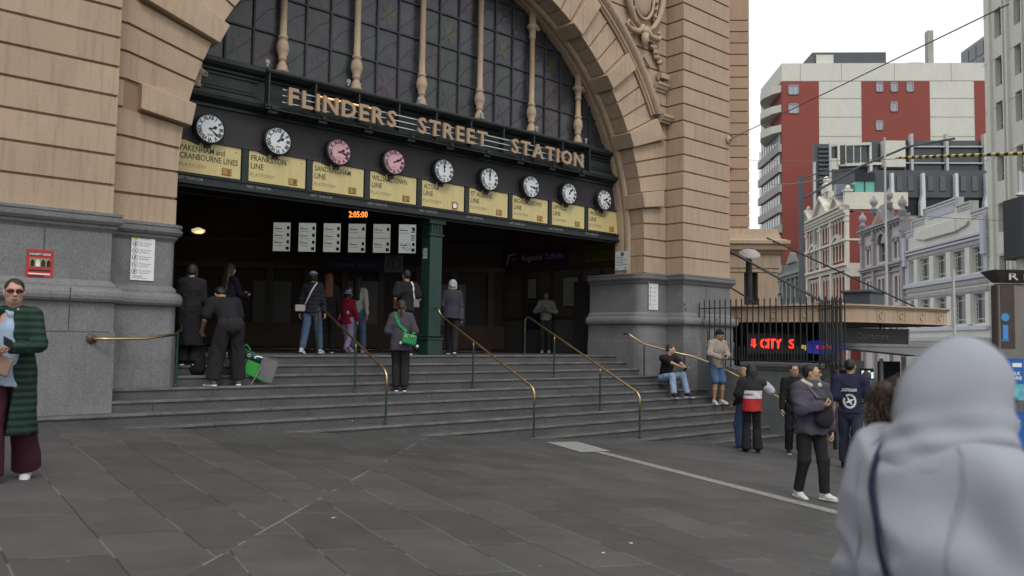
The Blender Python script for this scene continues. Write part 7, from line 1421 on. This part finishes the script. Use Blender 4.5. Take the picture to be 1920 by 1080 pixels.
# 21 hooded person close to the camera
HD = C_('hoodie_grey', (.275, .29, .325), .07, .95, .35, 140, 5)
gz = ground_z(1.98, .78)
J = person('nearest person, in a pale grey hooded top with raised hood and thin navy strap', (1.915, .755, gz), -14, 1.50, q=.9, hyaw=-44, hpitch=20, sex='f', hair='none', la=(-.26, .05, .84), ra=(.26, .12, .90), top=dict(kind='hoodie', mat=HD, loose=.072, hem=-.10, fold=.020, up=1), bottom=dict(kind='trousers', mat=DENIM))
m = M(); S = SDF(); hc, Rh, nb, up, fw, rt, s = (J[k] for k in ('hc', 'Rh', 'nb', 'up', 'fw', 'rt', 's')); L_ = lambda x, y, z: hc + Rh @ (V3(x, y, z) * s)
S.ell(L_(0, -.012, .026), np.array((.096, .108, .112)) * s, .02, Rh); S.ell(L_(0, .02, -.04), np.array((.088, .094, .115)) * s, .06, Rh); S.cap(L_(0, -.045, -.04), nb - fw * .03 * s - up * .02, .086 * s, .098 * s, .07)
S.cap(L_(-.06, .06, -.10), nb + fw * .06 * s - rt * .04 * s - up * .02, .065 * s, .08 * s, .05); S.cap(L_(.06, .06, -.10), nb + fw * .08 * s + rt * .05 * s - up * .03, .075 * s, .09 * s, .06)
S.cap(nb - fw * .05 * s - rt * .05 * s - up * .03, nb - fw * .05 * s + rt * .05 * s - up * .03, .065 * s, .065 * s, .08)
S.ell(L_(0, .14, -.005), np.array((.075, .10, .105)) * s, .01, Rh, True)
def hoodfold(P):
    q_ = (P - nb) @ up; r_ = (P - nb) @ rt; f_ = (P - nb) @ fw; v = np.exp(-((q_ - .035) / .05) ** 2) * (np.sin(q_ * 105 - r_ * 40 + f_ * 30) * .8 + .4 * np.sin(q_ * 60 + r_ * 45)); return v + .3 * np.sin(r_ * 22 + q_ * 14 + f_ * 18)
S.fold(.006, hoodfold); S.into(m, .0075); m.build('hood', HD, J['root'], smooth=True); bodyS = J['topS']; SEAM = C_('hoodie_seam', (.24, .255, .29))
J['topS'] = S; strap(J, 'hood_seam', [L_(0, .06, .14), L_(0, -.05, .15), L_(0, -.14, .06), L_(0, -.15, -.04), L_(0, -.13, -.12)], .007, SEAM, .002, .001); J['topS'] = bodyS
for s1 in (-1, 1): strap(J, 'sleeve_seam', [nb + rt * s1 * .10 * s - fw * .04 - up * .01, (J['shl'] if s1 < 0 else J['shr']) - rt * s1 * .02 - fw * .08 + up * .02, (J['shl'] if s1 < 0 else J['shr']) - rt * s1 * .03 - fw * .14 - up * .12, (J['shl'] if s1 < 0 else J['shr']) - rt * s1 * .03 - fw * .12 - up * .22], .006, SEAM, .002, .001)
strap(J, 'navy_strap', [J['shl'] + (.07, -.02, .08), J['chest'] + (-.06, -.22, .06), J['waist'] + (.02, -.22, .05), J['pl'] + (.12, -.2, .0)], .016, NAVY, .004, .004)
# 22, 23
J = person('person with a swinging brown ponytail almost hidden by the nearest hooded person', (3.34, 1.335, ground_z(3.34, 1.335)), -40, 1.45, q=1.0, sex='f', hair='bob', hcol='brown', hyaw=0, top=dict(kind='jacket', mat=BLK, loose=.03, hem=-.1))
m = M(); S = SDF(); hc, Rh = J['hc'], J['Rh']; b0 = hc + Rh @ V3(0, -.10, .05)
rr_ = random.Random(3)
S.cap(b0, b0 + Rh @ V3(-.03, -.075, .0), .018, .026, .02); S.cap(b0 + Rh @ V3(-.03, -.075, .0), b0 + Rh @ V3(-.045, -.09, -.09), .026, .016, .02); S.into(m, .009)
for k in range(330):
    o1, o2, o3 = (V3(rr_.gauss(0, .012), rr_.gauss(0, .012), rr_.gauss(0, .012)) for _ in range(3)); e_ = rr_.uniform(.6, 1.25)
    m.tube([b0 + o1 * .6, b0 + Rh @ V3(-.015, -.045, .018) + o1, b0 + Rh @ V3(-.035, -.085, .0) + o2, b0 + Rh @ V3(-.045, -.10, -.05) + o2 * 1.4, b0 + Rh @ V3(-.045, -.095, -.11 * e_) + o3 * 1.8, b0 + Rh @ V3(-.04, -.085, -.17 * e_) + o3 * 2.2], [.0022, .0024, .0024, .0022, .0018, .001], 4)
pass; m.build('ponytail', HAIR['brown'], J['root'], smooth=True)
J = person('person with greying hair and dark jacket turning towards the information pylon', (3.94, 1.10, ground_z(3.94, 1.1)), 120, 1.50, q=.8, skin='tan', hair='crop', hcol='grey', hyaw=8, la=(-.24, .08, .85), ra=(.24, .08, .85), top=dict(kind='jacket', mat=BLK, loose=.03, hem=-.12))
# small litter
for k, (x, y) in enumerate(((3.56, 6.08), (4.85, 4.35), (5.35, 4.5), (7.3, 11.95))):
    m = M(); r_ = .022; m.add([(r_ * math.cos(a) * random.uniform(.6, 1.1), r_ * math.sin(a) * random.uniform(.5, 1), .004) for a in np.linspace(0, 2 * PI, 8)[:-1]] + [(0, 0, .008)], [(i, (i + 1) % 7, 7) for i in range(7)])
    tag(m.build('paper_scrap', mat('paper_white', (.5, .5, .5), .7), loc=(x, y, ground_z(x, y) + (.002 if k < 3 else .18))), ('scrap of white litter on the paving below the rail with the diagonal joint', 'scrap of white litter nearest the bottom of the picture', 'scrap of white litter just beyond the nearest one', 'scrap of white litter on a lower step')[k], 'paper scrap', group='paper scraps on the ground')
